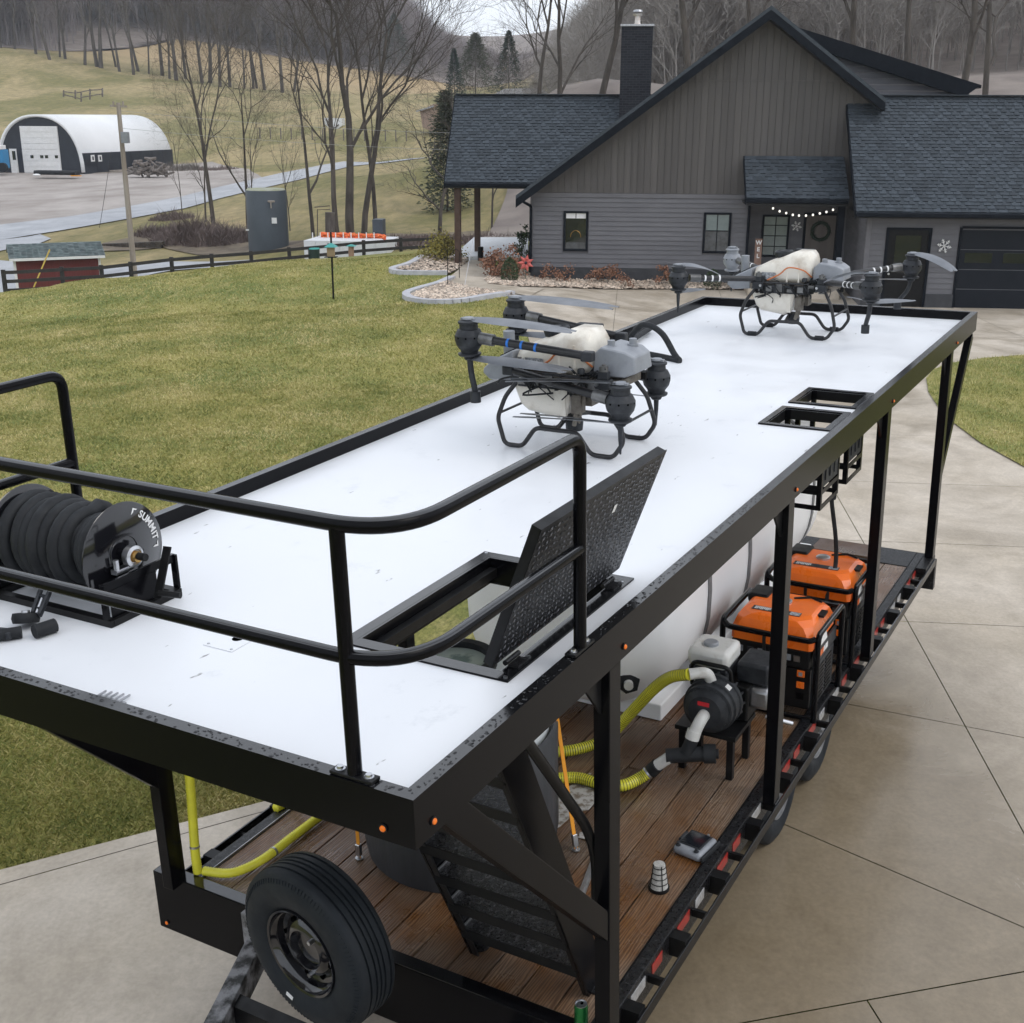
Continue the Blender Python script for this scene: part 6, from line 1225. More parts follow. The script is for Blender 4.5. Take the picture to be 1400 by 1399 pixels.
# conifers
CNF=pm('dark_conifer_needles',(.022,.042,.032),(.045,.075,.055),scale=1.5,rough=.8); CNF2=pm('olive_cedar_needles',(.055,.07,.045),(.095,.105,.065),scale=1.5,rough=.85)
def conifer(seed,Hh,R_,mat,n,base=.12,loose=.15,top=0):
    rr=random.Random(seed); mb=MB()
    for _ in range(n):
        t=rr.random()**.8; a=rr.uniform(0,6.28); rad_=R_*(1-t)**.8*(1 if t>.05 else .7)*(.75+.25*math.sin(a*5+t*40)); rad_=rad_*(rr.random()**.35)+rr.gauss(0,loose*.3); z=Hh*(base+(1-base)*t)
        p=Vector((rad_*math.cos(a),rad_*math.sin(a),z-rad_*.25)); d=Vector((math.cos(a),math.sin(a),rr.uniform(-.5,.4)))*rr.uniform(.12,.34)*(Hh/9)**.5; s=d.cross(Vector((rr.gauss(0,1),rr.gauss(0,1),1))).normalized()*.07*(Hh/9)**.5
        mb.add([p-s,p+s,p+d],[(0,1,2)])
    return mb
def put_con(px,X,Hh,R_,mat,lab,seed,n=2600,**k):
    p=onray(px,X); t=thing('evergreen_tree',lab,'tree',p); mb=conifer(seed,Hh,R_,mat,n,**k); mb.v=[tuple(Vector(v)+p) for v in mb.v]; build(mb,'crown',mat,t,smooth=None); build(MB().tube([p-Vector((0,0,.5)),p+Vector((0,0,Hh*.7))],[Hh*.012,.02],6),'trunk',BARKD,t)
put_con(612,76,7.0,1.9,CNF2,'olive green cedar just left of the porch roof edge',1,6500,base=.02,loose=.8)
put_con(545,325,15,8,CNF,'dark evergreen at the wood edge behind the clump of bare trees',2,5200)
put_con(623,165,8.3,2.2,CNF,'narrow dark evergreen beyond the cedar',3,3600)
put_con(651,185,10,4.8,CNF2,'broad rounded green pine against the sky left of the pointed spruce',4,6500,base=.25,loose=1)
put_con(695,170,9,3.0,CNF,'pointed blue green spruce right of the rounded pine',5,5000,base=.1)
# shrubs
def shrub(name,label,px,py,Hh,Wd,mat,n,leaf,seed,col2=None,stems=True,up=.6,X=None,upright=False):
    p=G(px,py) if X is None else onray(px,X); rr=random.Random(seed); t=thing(name,label,'shrub',p); mb=MB(); st=MB()
    cl=[]
    for k in range(max(5,int(n/60))):
        a=rr.uniform(0,6.28); r=Wd*.5*rr.random()**.5; z=Hh*rr.uniform(.25,1)*(1-.45*(r/(Wd*.5))**2); c=p+Vector((r*math.cos(a),r*math.sin(a),z)); cl.append(c); st.tube([p+Vector((r*.2*math.cos(a),r*.2*math.sin(a),-.05)),p.lerp(c,.6)+Vector((0,0,.05)),c],[.012,.008,.004],4,cap=False)
    for k in range(n):
        c=rr.choice(cl); q=c+Vector((rr.gauss(0,1),rr.gauss(0,1),rr.gauss(0,1)*.8))*Wd*.09; 
        if upright: tz=rr.random(); a=rr.uniform(0,6.28); r=Wd*.5*math.sin(math.pi*min(1,.2+tz*.8))**.7; q=p+Vector((r*math.cos(a),r*math.sin(a),Hh*tz))
        if q.z<p.z: q.z=p.z+.03
        d=Vector((rr.gauss(0,1),rr.gauss(0,1),rr.gauss(.4,.8))).normalized()*leaf*rr.uniform(.6,1.3); s=d.orthogonal().normalized(); s=Quaternion(d,rr.uniform(0,6.28))@s*leaf*.38; mb.add([q,q+d*.5+s,q+d,q+d*.5-s],[(0,1,2,3)])
    build(mb,'leaves',mat,t,smooth=None,kind='stuff')
    if stems: build(st,'stems',BARKD,t)
    return t
def li(amt): return lambda *a: island(*a,amt=amt)
HYD=pm('dried_brown_blooms',(.21,.095,.055),(.30,.16,.10),scale=5,rough=.8,extra=li(.5)); GLD=pm('gold_green_needles',(.19,.17,.035),(.27,.22,.05),scale=5,rough=.8,extra=li(.4)); DGR=pm('dark_green_leaves',(.03,.055,.02),(.06,.085,.035),scale=5,rough=.7,extra=li(.5)); RED=pm('coral_petals',(.55,.10,.09),(.65,.16,.13),scale=6,rough=.5)
shrub('dried_hydrangea','large rust brown dried shrub at the house corner by the walkway',687,380,1.05,1.15,HYD,1500,.085,1,X=37.6)
shrub('dwarf_evergreen','small dark green rounded evergreen in front of the rust brown shrub',697,388,.75,.5,DGR,1400,.05,2,X=36.4,upright=True,stems=False)
shrub('dried_hydrangea','low brown dried shrub left of the first house window',765,384,.62,1.0,HYD,420,.07,3,X=37.4)
shrub('dried_hydrangea','brown dried shrub at the foundation between the two windows, right of the first',828,385,.75,1.05,HYD,520,.07,4,X=37.3)
shrub('dried_hydrangea','small brown dried tuft low at the foundation left of the second window',853,388,.45,.7,HYD,220,.06,5,X=36.9)
shrub('dried_hydrangea','brown dried shrub beside the left drone motor below the second window',905,386,.75,.6,HYD,300,.07,6,X=37.4)
shrub('dwarf_evergreen','small dark green evergreen by the foundation right of the left drone arm',979,388,.6,.5,DGR,700,.05,7,X=37.4,upright=True,stems=False)
shrub('golden_juniper','golden green bushy juniper in the upper stone bed by the porch post',606,358,.85,1.5,GLD,1700,.08,8)
shrub('evergreen_shrub','dark shrub tucked behind the porch corner of the house',713,362,1.5,.7,DGR,900,.07,9,X=41)
# coral metal flower on a dark stake
fp=G(722,385); c=at(719,360,36.9); ft=thing('garden_flower','coral red metal flower on a stake at the house corner','flower',Vector((36.9,c.y,h(36.9,c.y))))
build(MB().tube([Vector((36.9,c.y,h(36.9,c.y))),c],.012,6),'stem',pm('green_stake',(.02,.06,.04),rough=.5),ft)
for k in range(7):
    a=2*math.pi*k/7; d=Vector((-.15,math.cos(a),math.sin(a))); s=Vector((0,-math.sin(a),math.cos(a)))*.06; build(MB().add([c,c+d*.12+s,c+d*.26,c+d*.12-s,c+d*.13+Vector((-.03,0,0))],[(0,1,4),(1,2,4),(2,3,4),(3,0,4)]),'petal',RED,ft,smooth=None)
build(MB().ell(c+Vector((-.03,0,0)),(.03,.045,.045)),'flower_centre',DGREYP,ft)
# ================================================================== FENCE, POLE, TANK, SHED, WAGON
FB=pm('black_fence_board',(.018,.016,.016),(.035,.032,.03),scale=6,rough=.7)
def Xf(px): return 44.5+px*.0175
fn=thing('rail_fence','black board fence running along the far edge of the lawn past the red shed','fence',at(250,360,Xf(250)))
pp=[(4,371),(30,370),(84,367),(138,364.5),(178,360),(234,353.5),(289,349),(343,345),(395,340),(450,335),(497,330.5),(548,327),(600,325)]
for px,py in pp:
    if px==30: continue
    a=at(px,py-1.5,Xf(px)); build(MB().bx(a.x-.05,a.x+.05,a.y-.07,a.y+.07,h(a.x,a.y)-.3,a.z),'fence_post',FB,fn,smooth=None)
for (p0,q0),(p1,q1) in zip(pp,pp[1:]):
    for dz in ((.06,.40,.74,1.05) if p0<138 else (.06,.40,.74)):
        a,b_=at(p0,q0,Xf(p0)),at(p1,q1,Xf(p1)); a=a-Vector((.07,0,dz)); b_=b_-Vector((.07,0,dz)); build(MB().beam(a,b_,.03,.13),'fence_board',FB,fn,smooth=None)
UP=pm('weathered_pole',(.24,.20,.165),(.38,.34,.30),scale=3,rough=.85,bump=.4,bscale=12,stretch=(1,1,.1))
b0,b1=at(184,376,50),at(161.5,141,50); up=thing('utility_pole','leaning wooden utility pole with a pale transformer box beyond the lawn fence','pole',b0)
build(MB().tube([b0-Vector((0,0,.6)),b1],[.13,.085],12),'pole_shaft',UP,up); m_=at(171,188,49.8); build(MB().bx(m_.x-.15,m_.x+.1,m_.y-.16,m_.y+.13,m_.z-.24,m_.z+.2),'meter_box',GREYP,up,smooth=None,bevel=.02)
build(MB().beam(b1+Vector((0,-.35,-.15)),b1+Vector((0,.35,-.12)),.08,.08).cyl(b1+Vector((0,.2,-.1)),b1+Vector((0,.2,.05)),.04).cyl(b1+Vector((0,-.2,-.1)),b1+Vector((0,-.2,.05)),.04),'crossarm',UP,up)
WIRE=pm('pale_wire',(.35,.35,.34),rough=.6)
def wire(a,b_,sag,label,r=.012,mat=None):
    pts=[a.lerp(b_,i/16)-Vector((0,0,sag*4*(i/16)*(1-i/16))) for i in range(17)]; build(MB().tube(pts,r,4),'wire',mat or WIRE,None,label=label,cat='wire',base=a)
wire(at(164,152,50),at(1100,175,52),.55,'upper pale overhead wire from the utility pole towards the house',.009)
wire(at(166,176,50),at(1100,205,52),.45,'lower pale overhead wire from the utility pole towards the house',.009)
wire(at(152,208,58),at(136,312,53),.05,'dark guy wire slanting down left of the utility pole',.012,BLK2)
gy=thing('guy_wire_guard','yellow plastic guard on the guy wire in front of the red shed','guard',at(45,396,48.5)); build(MB().beam(at(45,396,48.5),at(68,342,49.3),.03,.05),'guard',pm('faded_yellow',(.55,.40,.08),rough=.6),gy,smooth=None)
# round grey tank
TG=pm('slate_tank_paint',(.045,.058,.072),(.06,.074,.09),scale=.8,rough=.5); tp_,tb_=at(360,262,62),at(360,343,62); wd=(at(333.5,300,62)-at(388,300,62)).length/2
rt=thing('storage_tank','upright round slate grey tank with pale lid standing beyond the fence','tank',Vector((62+wd,tb_.y,tb_.z)))
build(MB().lathe([(wd,-.4),(wd,tp_.z-tb_.z-.05),(wd-.03,tp_.z-tb_.z)],Vector((62+wd,tb_.y,tb_.z)),n=36),'tank_wall',TG,rt,smooth=50); build(MB().lathe([(wd-.04,tp_.z-tb_.z+.002),(wd-.1,tp_.z-tb_.z+.07),(0,tp_.z-tb_.z+.12)],Vector((62+wd,tb_.y,tb_.z)),n=36),'tank_lid',pm('mossy_lid',(.30,.32,.16),(.42,.43,.36),scale=2,rough=.7),rt)
lb=at(375,303,62.1); build(MB().bx(62.08,62.12,lb.y-.13,lb.y+.13,lb.z-.12,lb.z+.17),'label_plate',WHITE,rt,smooth=None); lb=at(338,315,62.35); build(MB().bx(62.36,62.4,lb.y-.08,lb.y+.08,lb.z-.04,lb.z+.03),'label_plate',WHITE,rt,smooth=None)
lb=at(371,277,62); build(MB().cyl((62.1,lb.y,lb.z),(61.85,lb.y,lb.z),.05).cyl((61.9,lb.y,lb.z),(61.9,lb.y,lb.z-.3),.035).cyl((61.9,lb.y+.15,lb.z+.04),(61.9,lb.y-.2,lb.z+.04),.05),'pipe_fitting',UP,rt)
# red shed
s0,s1=at(20,352,50),at(137,348,50); RS=pm('barn_red_board',(.115,.022,.022),(.15,.03,.028),scale=5,rough=.7,stretch=(1,6,.3)); GS=pm('green_grey_shingle',(.085,.12,.12),(.15,.18,.18),scale=5,rough=.85,extra=li(.3))
sh=thing('red_shed','small red shed with green grey shingle roof and white trim beyond the fence','shed',(50,(s0.y+s1.y)/2,-3))
sm_=(s0.y+s1.y)/2; y0_,y1_=sm_+(s0.y-sm_)*.9,sm_+(s1.y-sm_)*.9; ze=(s0.z+s1.z)/2-.06; zr_=at(70,332,51.3).z
build(MB().bx(50.05,52.6,y1_+.04,y0_-.04,-3.6,ze),'wall',RS,sh,smooth=None)
mb=MB(); k=0; yy=y1_+.05
while yy<y0_-.1: build(MB().bx(50.02,50.049,yy,yy+.19,-3.6,ze-.1),'wall_board',RS,sh,smooth=None); yy+=.2
for yy in (y0_-.04,y1_-.02): build(MB().bx(50.0,50.06,yy,yy+.1,-3.6,ze),'corner_trim',WHITE,sh,smooth=None)
build(MB().bx(49.74,49.77,y1_-.2,y0_+.2,ze-.09,ze+.02),'eave_trim',WHITE,sh,smooth=None)
for xe,xn in ((49.77,51.3),(52.85,51.3)): build(MB().prism([(xe,y1_-.22,ze+.03),(xn,y1_-.22,zr_),(xn,y1_-.22,zr_-.06),(xe,y1_-.22,ze-.03)],(0,y0_-y1_+.44,0)),'roof',GS,sh,smooth=None)
mb=MB()
for j in range(9):
    for i in range(16):
        t=j/9; w_=(y0_-y1_+.42)/16; yy=y1_-.21+i*w_+.01; a=Vector((51.3-(51.3-49.77)*t,yy,zr_-(zr_-ze-.03)*t+.004)); dv=Vector((49.77-51.3,0,ze+.03-zr_))/9; u=Vector((0,w_*random.uniform(.7,.95),0)); n2=Vector((-.55,0,.83)); mb.add([a,a+u,a+u+dv+n2*.025,a+dv+n2*.025],[(0,1,2,3)])
build(mb,'shingle_courses',GS,sh,smooth=None,kind='stuff')
build(MB().prism([(50.05,y0_-.04,ze),(51.3,y0_-.04,zr_-.06),(52.6,y0_-.04,ze)],(0,-.05,0)),'gable',RS,sh,smooth=None); build(MB().prism([(50.05,y1_+.04,ze),(51.3,y1_+.04,zr_-.06),(52.6,y1_+.04,ze)],(0,.05,0)),'gable',RS,sh,smooth=None)
sh.matrix_world=Matrix.Translation(BASE[sh])@Matrix.Rotation(math.radians(29),4,'Z')
# white wagon with orange safety netting
wg=thing('white_wagon','long white low wagon topped with bright orange netting behind the lawn fence','wagon',at(470,350,57)); w0,w1=at(415,331,57),at(529,331,57); zt=at(470,331,57).z; zb_=at(470,352,57).z-.4
WPAN=pm('white_panel',(.72,.74,.76),(.66,.67,.69),scale=2,rough=.5)
w2=w1.y+.0; n=7
for i in range(n): a=w0.y+(w2-w0.y)*i/n; b_=w0.y+(w2-w0.y)*(i+1)/n; build(MB().bx(57,57.06,b_+.01,a-.01,zb_,zt),'side_panel',WPAN,wg,smooth=None)
a,b_=at(437,322,58.0),at(515,324,58.0); build(MB().prism([(57.0,w0.y,zt+.002),(57.0,w2,zt+.002),(58.3,b_.y-.1,b_.z-.1),(58.3,a.y+.1,a.z-.1)],(0,0,.02)),'top_sheet',WPAN,wg,smooth=None); build(MB().bx(57.06,60,w2,w0.y,zb_,zt-.02),'hull',WPAN,wg,smooth=None)
ONET=pm('orange_netting',(.80,.10,.03),(.75,.22,.05),scale=7,rough=.6,extra=li(.3)); mb=MB()
for k in range(420): u=random.random(); p=at(424+92*u,0,58.0); z=at(470,322.5+u*2,58.0).z+random.uniform(-.12,.10); mb.ell((p.x+random.uniform(0,.4),p.y,z),(.07,.09,.05),6,4)
build(mb,'netting_roll',ONET,wg,kind='stuff')
mb=None
for k in range(9): p=at(428+k*10.5,323,57.9); build(MB().bx(57.78,57.84,p.y-.02,p.y+.02,p.z-.22,p.z+.16),'netting_stake',WHITE,wg,smooth=None)
def bfeed(name,px,py,X,label,top,col): 
    p=onray(px,X) if py is None else G(px,py); z1=at(px,top,p.x).z; t=thing(name,label,'bird feeder',p)
    build(MB().tube([p-Vector((0,0,.1)),(p.x,p.y,z1)],.028,8),'pole',BLK2,t); return t,p,z1
t,p,z1=bfeed('bird_feeder',456,410,34,'bird feeder with teal roof on a tall black pole in the lawn',318,None); zf=at(456,338,p.x).z
TEAL=pm('teal_roof',(.05,.30,.27),rough=.5); build(MB().lathe([(.24,0),(.05,.10),(0,.11)],(p.x-.05,p.y,zf),n=4),'roof',TEAL,t,smooth=None); build(MB().bx(p.x-.14,p.x-.01,p.y-.10,p.y+.10,zf-.26,zf-.002),'seed_box',pm('seed_box',(.30,.22,.12),rough=.6),t,smooth=None); build(MB().bx(p.x-.2,p.x+.04,p.y-.17,p.y+.17,zf-.285,zf-.262),'tray',BLK2,t,smooth=None)
def cylpost(px,y0,y1,X,r,mat,name,label,cat): a,b_=at(px,y0,X),at(px,y1,X); t=thing(name,label,cat,b_-Vector((0,0,.4))); build(MB().cyl(b_-Vector((0,0,.4)),a,r,14),'body',mat,t); return t,a
t,a=cylpost(429,341,354,52,.25,pm('dark_green_drum',(.015,.035,.03),rough=.5),'drum','dark green drum in front of the white wagon','drum'); build(MB().lathe([(.28,0),(.22,.06),(0,.07)],a,n=14),'lid',TEAL,t)
t,a=cylpost(480,337,350,52,.12,pm('tan_post',(.35,.22,.15),rough=.7),'nest_box','tan box on a post with teal roof in front of the white wagon','bird house'); build(MB().lathe([(.30,0),(.05,.07)],a,n=4),'roof',TEAL,t,smooth=None)
cylpost(451,291,322,60,.24,BARK,'tree_stump','broken grey trunk stump beside the big bare trees','stump')
t=thing('iron_frame','thin rusty iron frame left of the broken trunk stump','frame',at(434,330,59)); build(MB().tube([at(434,330,59),at(434,287,59),at(451,287,59),at(451,282,59),at(430,284,59)],.025,5),'bar',BARKD,t)
b_=at(516,301,60); t=thing('grey_cabinet','slate grey box standing right of the bare tree clump','cabinet',at(516,325,60)); build(MB().bx(60,60.8,at(523,310,60).y,at(509,310,60).y,b_.z-1.5,b_.z),'cabinet',TG,t,smooth=None,bevel=.02); build(MB().bx(59.975,59.999,at(522,310,60).y,at(510,310,60).y,b_.z-.6,b_.z-.06),'door',TG,t,smooth=None)
# stone edge of the bank
STW=pm('dark_wet_stone',(.035,.028,.022),(.08,.065,.05),scale=3,rough=.8); wl=thing('stone_wall','low dark stone retaining wall beyond the red shed','wall',at(180,338,68))
for i in range(16):
    for j in range(2): px=141+i*5.2+(2.6 if j else 0); a=at(px,341-j*5-(i*.22),66); mm=MB().bx(a.x-.2,a.x+.2,a.y-.11,a.y+.11,a.z-.12,a.z+.09); build(mm,'stone',STW,wl,smooth=None,bevel=.03)
# tangled bushes
BRM=pm('bramble_stems',(.12,.09,.08),(.20,.155,.14),scale=.6,rough=.95)
def thicket(px,py,Wd,Hh,n,label,seed,X=None,mat=None):
    rr=random.Random(seed); p=G(px,py) if X is None else onray(px,X); mb=MB()
    for k in range(n):
        a=rr.uniform(0,6.28); r=rr.random()**.6; q=p+Vector((r*Wd*.35*math.cos(a),r*Wd*.5*math.sin(a),-.1)); q.z=h(q.x,q.y); d=Vector((rr.gauss(0,.7),rr.gauss(0,.7),1)).normalized(); Lh=Hh*(1-.5*r*r)*rr.uniform(.25,1.15)*(.75+.35*math.sin(q.y*2.3+seed)*math.sin(q.x*1.7))*(1.5 if rr.random()<.04 else 1); s=Vector((0,1,0))*rr.uniform(.01,.03)
        q1=q+d*Lh*.55; d2=(d+Vector((rr.gauss(0,.5),rr.gauss(0,.5),-.1))).normalized(); q2=q1+d2*Lh*.5; mb.add([q-s,q+s,q1+s*.7,q1-s*.7,q2],[(0,1,2,3),(3,2,4)])
    t=build(mb,'bramble_bush',mat or BRM,None,smooth=None,label=label,cat='bush',base=p,kind='stuff'); return t
thicket(262,330,4.6,1.9,3200,'purple brown tangle of bare bushes left of the round tank',1); thicket(300,333,4.0,1.5,2400,'low brown bramble at the left foot of the round tank',2); thicket(222,322,3.4,1.0,1600,'thin bramble on the bank behind the utility pole',3); thicket(235,300,3.0,.8,900,'dry weeds along the road edge',5)
thicket(600,331,5,.55,1500,'dark scrub hedge along the foot of the green slope left of the porch',6,X=60); thicket(650,331,6,.6,1500,'dark scrub hedge seen behind the porch posts',7,X=61); thicket(550,331,5,.55,1500,'dark scrub strip right of the grey box',8,X=60)
# white covered platform behind the porch posts
a,b_,c,d=at(648,325,46),at(722,325,46),at(722,351,42.6),at(618,351,42.6); wt=thing('white_cover','large white sheet covered low platform behind the porch posts','cover',c)
build(MB().add([a,b_,c,d],[(0,1,2,3)]).add([d,c,c-Vector((0,0,.16)),d-Vector((0,0,.16))],[(0,1,2,3)]).add([a,d,d-Vector((0,0,.16)),a-Vector((0,0,.5))],[(0,1,2,3)]),'cover_sheet',WPAN,wt,smooth=None)
t,a=cylpost(657,338,356,42.2,.10,BLK2,'black_bollard','short black post standing before the white cover','post')
def hook(px,y0,y1,X,label):
    a,b_=at(px,y0,X),at(px,y1,X); t=thing('shepherd_hook',label,'garden hook',b_); build(MB().tube([b_,a,a+Vector((0,.08,.08)),a+Vector((0,.18,.06)),a+Vector((0,.2,-.05))],.012,5),'hook_rod',BLK2,t)
hook(612,345,398,35,'thin black garden hook standing in the near stone bed'); hook(628,345,384,37,'slim garden stake between the two stone beds')
a,b_=at(634,398,34.5),at(647,326,36); build(MB().tube([b_,a],.008,5),'leaning_rod',GAL,None,label='thin grey rod leaning over the walkway beside the stone bed',cat='rod',base=a)
for i,(px,X,nm) in enumerate(((700,41.5,'lower'),)): pass
# ================================================================== FARMYARD
FX=115.0; f0,f1=at(3,236,FX),at(113,237,FX); bk=at(234,228,130); yc=(f0.y+f1.y)/2; hw=(f0.y-f1.y)/2; zg=(f0.z+f1.z)/2; ax=Vector((bk.x-f1.x,bk.y-f1.y,0)); zt=at(58,161,FX).z-zg
qh=thing('fabric_barn','white arched roof barn with black walls and a tall white door across the gravel yard','barn',(FX,yc,zg))
BLU=pm('navy_steel_wall',(.012,.016,.026),(.018,.024,.036),scale=2,rough=.5); COVER=pm('white_fabric_roof',(.80,.81,.82),(.76,.77,.78),scale=.6,rough=.5)
arc=[]; kw=1.55
for i in range(25):
    t=math.pi*(i/24); c_,s_=math.cos(t),math.sin(t); arc.append(Vector((FX,yc+hw*(abs(c_)**.9)*(1 if c_>0 else -1),zg+zt*(abs(s_)**.85)*1.0)))
arcR=[p for p in arc if p.z>zg+kw*.55]
mb=MB(); n=len(arc); sl0=[p+Vector((-.25,0,.04)) for p in arc]; sl1=[p+ax+Vector((.2,0,.04)) for p in arc]
mb.add(sl0+sl1,[(i,i+1,n+i+1,n+i) for i in range(n-1)]); rf=build(mb,'roof_cover',COVER,qh,smooth=60); sd3=rf.modifiers.new('s','SOLIDIFY'); sd3.thickness=.22; sd3.offset=1
build(MB().prism([p+Vector((0,0,-.02)) for p in arc],(.12,0,0)),'end_wall',BLU,qh,smooth=None); build(MB().prism([p+ax+Vector((0,0,-.02)) for p in arc],(.12,0,0)),'end_wall',BLU,qh,smooth=None)
dn=ax.normalized(); sn=Vector((-dn.y,dn.x,0))
for s in (-1,1):
    a=Vector((FX,yc+s*(hw+.05),zg-.5)); nm=8
    for k in range(nm): p=a+ax*(k/nm); q_=a+ax*((k+1)/nm)-dn*.03; build(MB().prism([p,q_,q_+Vector((0,0,kw+.75)),p+Vector((0,0,kw+.75))],(0,s*.25,0)),'side_wall_panel',BLU,qh,smooth=None)
dt,db=at(27,173,FX),at(85,235,FX); od=build(MB().bx(FX-.12,FX-.005,db.y,dt.y,zg-.1,dt.z),'overhead_door',WHITE,qh,smooth=None)
for k in range(8): build(MB().bx(FX-.16,FX-.121,db.y+.05,dt.y-.05,zg+(dt.z-zg)*k/8+.02,zg+(dt.z-zg)*(k+1)/8-.02),'door_section',WHITE,od,smooth=None)
for px in (43.5,57,63.5,77): p=at(px,215,FX-.2); build(MB().bx(FX-.19,FX-.161,p.y-.15,p.y+.15,p.z-.13,p.z+.13),'window_lite',GLASS,od,smooth=None)
mt,mbm=at(13,204,FX),at(26,235,FX); md_=build(MB().bx(FX-.12,FX-.005,mbm.y,mt.y,zg-.05,mt.z),'door',WHITE,qh,smooth=None); p=at(20,213,FX); build(MB().bx(FX-.14,FX-.121,p.y-.16,p.y+.16,p.z-.42,p.z+.4),'pane',GLASS,md_,smooth=None)
for px in (122,132): 
    t_=(px-113)/121; p=at(px,217,FX+15*t_*.95-.6); pn=build(MB().beam(p+dn*.28-Vector((0,.35,0)),p-dn*.28-Vector((0,.35,0)),.04,.6),'sign_panel',WHITE,qh,smooth=None); build(MB().beam(p+dn*.1-Vector((0,.38,-.0)),p-dn*.1-Vector((0,.38,.0)),.03,.34),'sign_mark',DGREYP,pn,smooth=None)
# things in the yard
a,b_=at(52,236,110),at(109,237,110); t=thing('culvert_pipe','black ribbed pipe lying in front of the white barn door','pipe',a); 
for k in range(3): build(MB().cyl(a+Vector((-.35*k,0,.0)),b_+Vector((-.35*k,0,.0)),.19,10),'pipe',RUB,t)
for k,(p0,p1,Xx) in enumerate(((118,168,117),(122,172,118),(126,166,116))): build(MB().beam(at(p0,236+k,Xx),at(p1,233+k,Xx+3),.3,.08),'timber_board',UP,None,smooth=None,label=['grey timber board in front of the barn side wall, nearest the barn door','timber board lying longest beside the barn wall','short timber board beside the barn wall'][k],cat='board',base=at(p0,236,Xx))
build(MB().beam(at(97,241,108),at(111,241,108),.15,.08),'yellow_board',STRAP,None,smooth=None,label='yellow board lying on the gravel in front of the barn',cat='board',base=at(97,241,108))
build(MB().ell(at(50,240,108),(.3,.35,.12)),'sand_heap',WHITE,None,label='small white heap on the gravel by the barn door',cat='heap',base=at(50,240,108))
LOG=pm('grey_log',(.10,.085,.075),(.24,.21,.19),scale=4,rough=.9); lp=thing('log_pile','heap of grey split logs near the rear corner of the white barn','log pile',at(202,238,112)); rr=random.Random(3)
for k in range(90):
    u=rr.gauss(0,.42); z=abs(rr.gauss(0,.55))*(1-min(1,abs(u))*.6); c=at(202,238,112)+Vector((rr.uniform(-.8,.8),u*2.2,z*1.3)); d=Vector((rr.gauss(0,1),rr.gauss(0,1),rr.gauss(0,.3))).normalized()*.45; build(MB().cyl(c-d,c+d,rr.uniform(.08,.16),6),'log',LOG,lp,smooth=None)
thicket(250,230,6,1.3,1500,'brush pile of grey branches right of the log heap',9,X=125,mat=pm('dead_branches',(.14,.12,.105),(.24,.215,.19),scale=1,rough=.95))
thicket(300,228,5,.7,700,'low weeds right of the brush pile at the yard edge',10,X=124)
p=at(1,213,112); t=thing('blue_machine','bright blue machine cut by the left border beside the barn','machine',p); build(MB().bx(112,113.2,p.y-.2,p.y+1.0,p.z-1.2,p.z+.5),'body',pm('bright_blue_paint',(.02,.20,.42),rough=.4),t,smooth=None,bevel=.08); build(MB().bx(111.95,112.9,p.y-.15,p.y+.9,p.z+.51,p.z+.9),'cab_top',WHITE,t,smooth=None,bevel=.06); build(MB().cyl((111.8,p.y-.1,p.z-1.1),(112.1,p.y-.1,p.z-1.1),.45),'wheel',TYRE,t)
# corral, field hut, neighbour buildings
t=thing('wooden_corral','small open wooden rail pen in the middle of the hill pasture','pen',at(115,135,195))
for px,y0,y1 in ((87,124,131),(103,124,134),(111,126,138),(123,122,135),(140,121,131)): build(MB().beam(at(px,y0,195),at(px,y1+2,195),.2,.2,up=(1,0,0)),'pen_post',LOG,t,smooth=None)
for (p0,q0),(p1,q1) in (((87,126),(103,128)),((103,128),(123,124)),((123,124),(140,123)),((87,130),(111,136)),((111,134),(140,129))): build(MB().beam(at(p0,q0,195),at(p1,q1,195),.12,.15),'pen_rail',LOG,t,smooth=None)
a,b_=at(443,162,150),at(468,177,150); t=thing('white_tarp_shelter','small white rounded shelter seen between the big bare trunks','shelter',b_); build(MB().prism([(150,a.y,a.z),(150,b_.y,a.z),(150,b_.y,b_.z+.4),(150,b_.y+.6,b_.z),(150,a.y-.7,b_.z),(150,a.y,b_.z+.6)],(1.5,0,0)),'tarp',COVER,t,smooth=None); build(MB().tube([at(446,163,149.9),at(449,173,149.9),at(457,176,149.9),at(463,171,149.9)],.08,5),'arch_bar',BARKD,t)
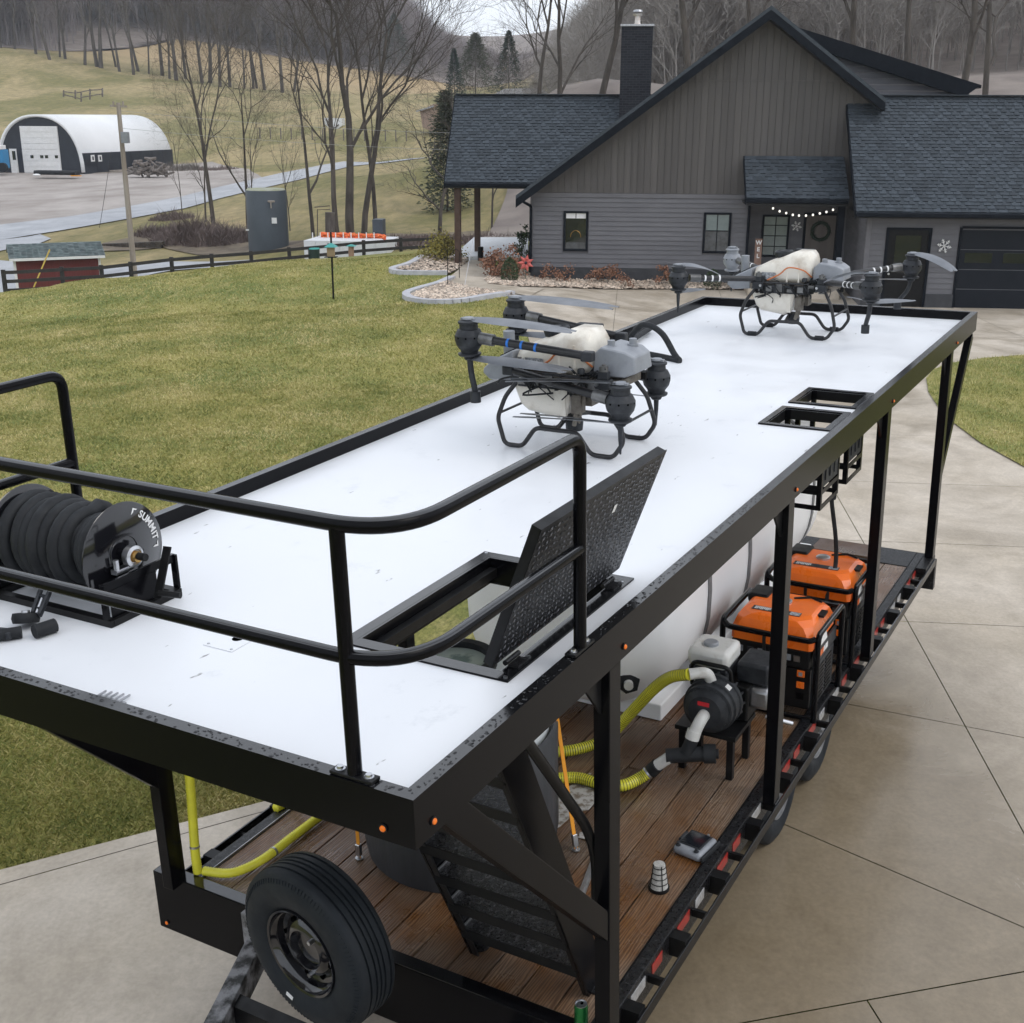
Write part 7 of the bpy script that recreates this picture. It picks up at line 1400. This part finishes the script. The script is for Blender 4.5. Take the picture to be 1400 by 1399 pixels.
a,b_=at(574,152,150),at(594,176,150); t=thing('tan_shed','tan gabled shed half hidden behind the olive cedar','shed',b_); build(MB().prism([(150,a.y,a.z),(150,b_.y,a.z+.8),(150,b_.y,b_.z-.5),(150,a.y-.3,b_.z+.1)],(3,0,0)),'wall',pm('tan_siding',(.34,.25,.20),rough=.7),t,smooth=None); build(MB().beam(at(569,153,149.8),at(593,146,149.8),.4,.16),'roof',GAL,t,smooth=None)
a,b_,c=at(672,131,140),at(712,119,140),at(752,131,140); t=thing('neighbour_house','pale roofed house far behind the porch roof','house',b_-Vector((0,0,3))); build(MB().prism([a,at(690,122,140),at(735,121,140),c,c-Vector((0,0,.3)),a-Vector((0,0,.3))],(5,0,0)),'roof',pm('pale_roof',(.42,.42,.44),(.50,.50,.52),scale=1,rough=.6),t,smooth=None); build(MB().bx(140.3,144,c.y+.4,a.y-.4,c.z-2.5,c.z-.3),'wall',TG,t,smooth=None)
build(MB().tube([at(450,305,58),at(450,320,58)],.05,6),'bird_perch',BLK2,None,label='black pole end rising above the orange netting',cat='pole',base=at(450,320,58)) if 0 else None
# pasture fence posts along the far field
for i,px in enumerate(range(362,560,14)):
    p=onray(px,150-i*.2); build(MB().bx(p.x-.06,p.x+.06,p.y-.06,p.y+.06,p.z-.2,p.z+1.3),'fence_post',LOG,None,smooth=None,label='grey wooden post of the wire fence in the middle of the far pasture',cat='post',group='posts of the far pasture fence',base=p)
print('OBJECTS',len(bpy.data.objects),'TRIS',sum(len(o.data.polygons) for o in bpy.data.objects if o.type=='MESH'))

# ================================================================== HAZE (damp winter air)
zmin=float(GZ.min()); hb_=MB().bx(-670,670,-670,670,zmin-1,130)
hm=bpy.data.materials.new('damp_air'); hm.use_nodes=True; ht=hm.node_tree; ht.nodes.clear(); ho=ht.nodes.new('ShaderNodeOutputMaterial'); hv=ht.nodes.new('ShaderNodeVolumePrincipled'); hv.inputs['Color'].default_value=(.88,.93,1,1); hv.inputs['Density'].default_value=HAZE; hv.inputs['Anisotropy'].default_value=.2; ht.links.new(hv.outputs[0],ho.inputs['Volume'])
if HAZE>0: build(hb_,'haze',hm,None,smooth=None,kind='stuff',label='thin damp winter haze',cat='haze')
S.cycles.volume_bounces=0
print('zrange',GZ.min(),GZ.max())
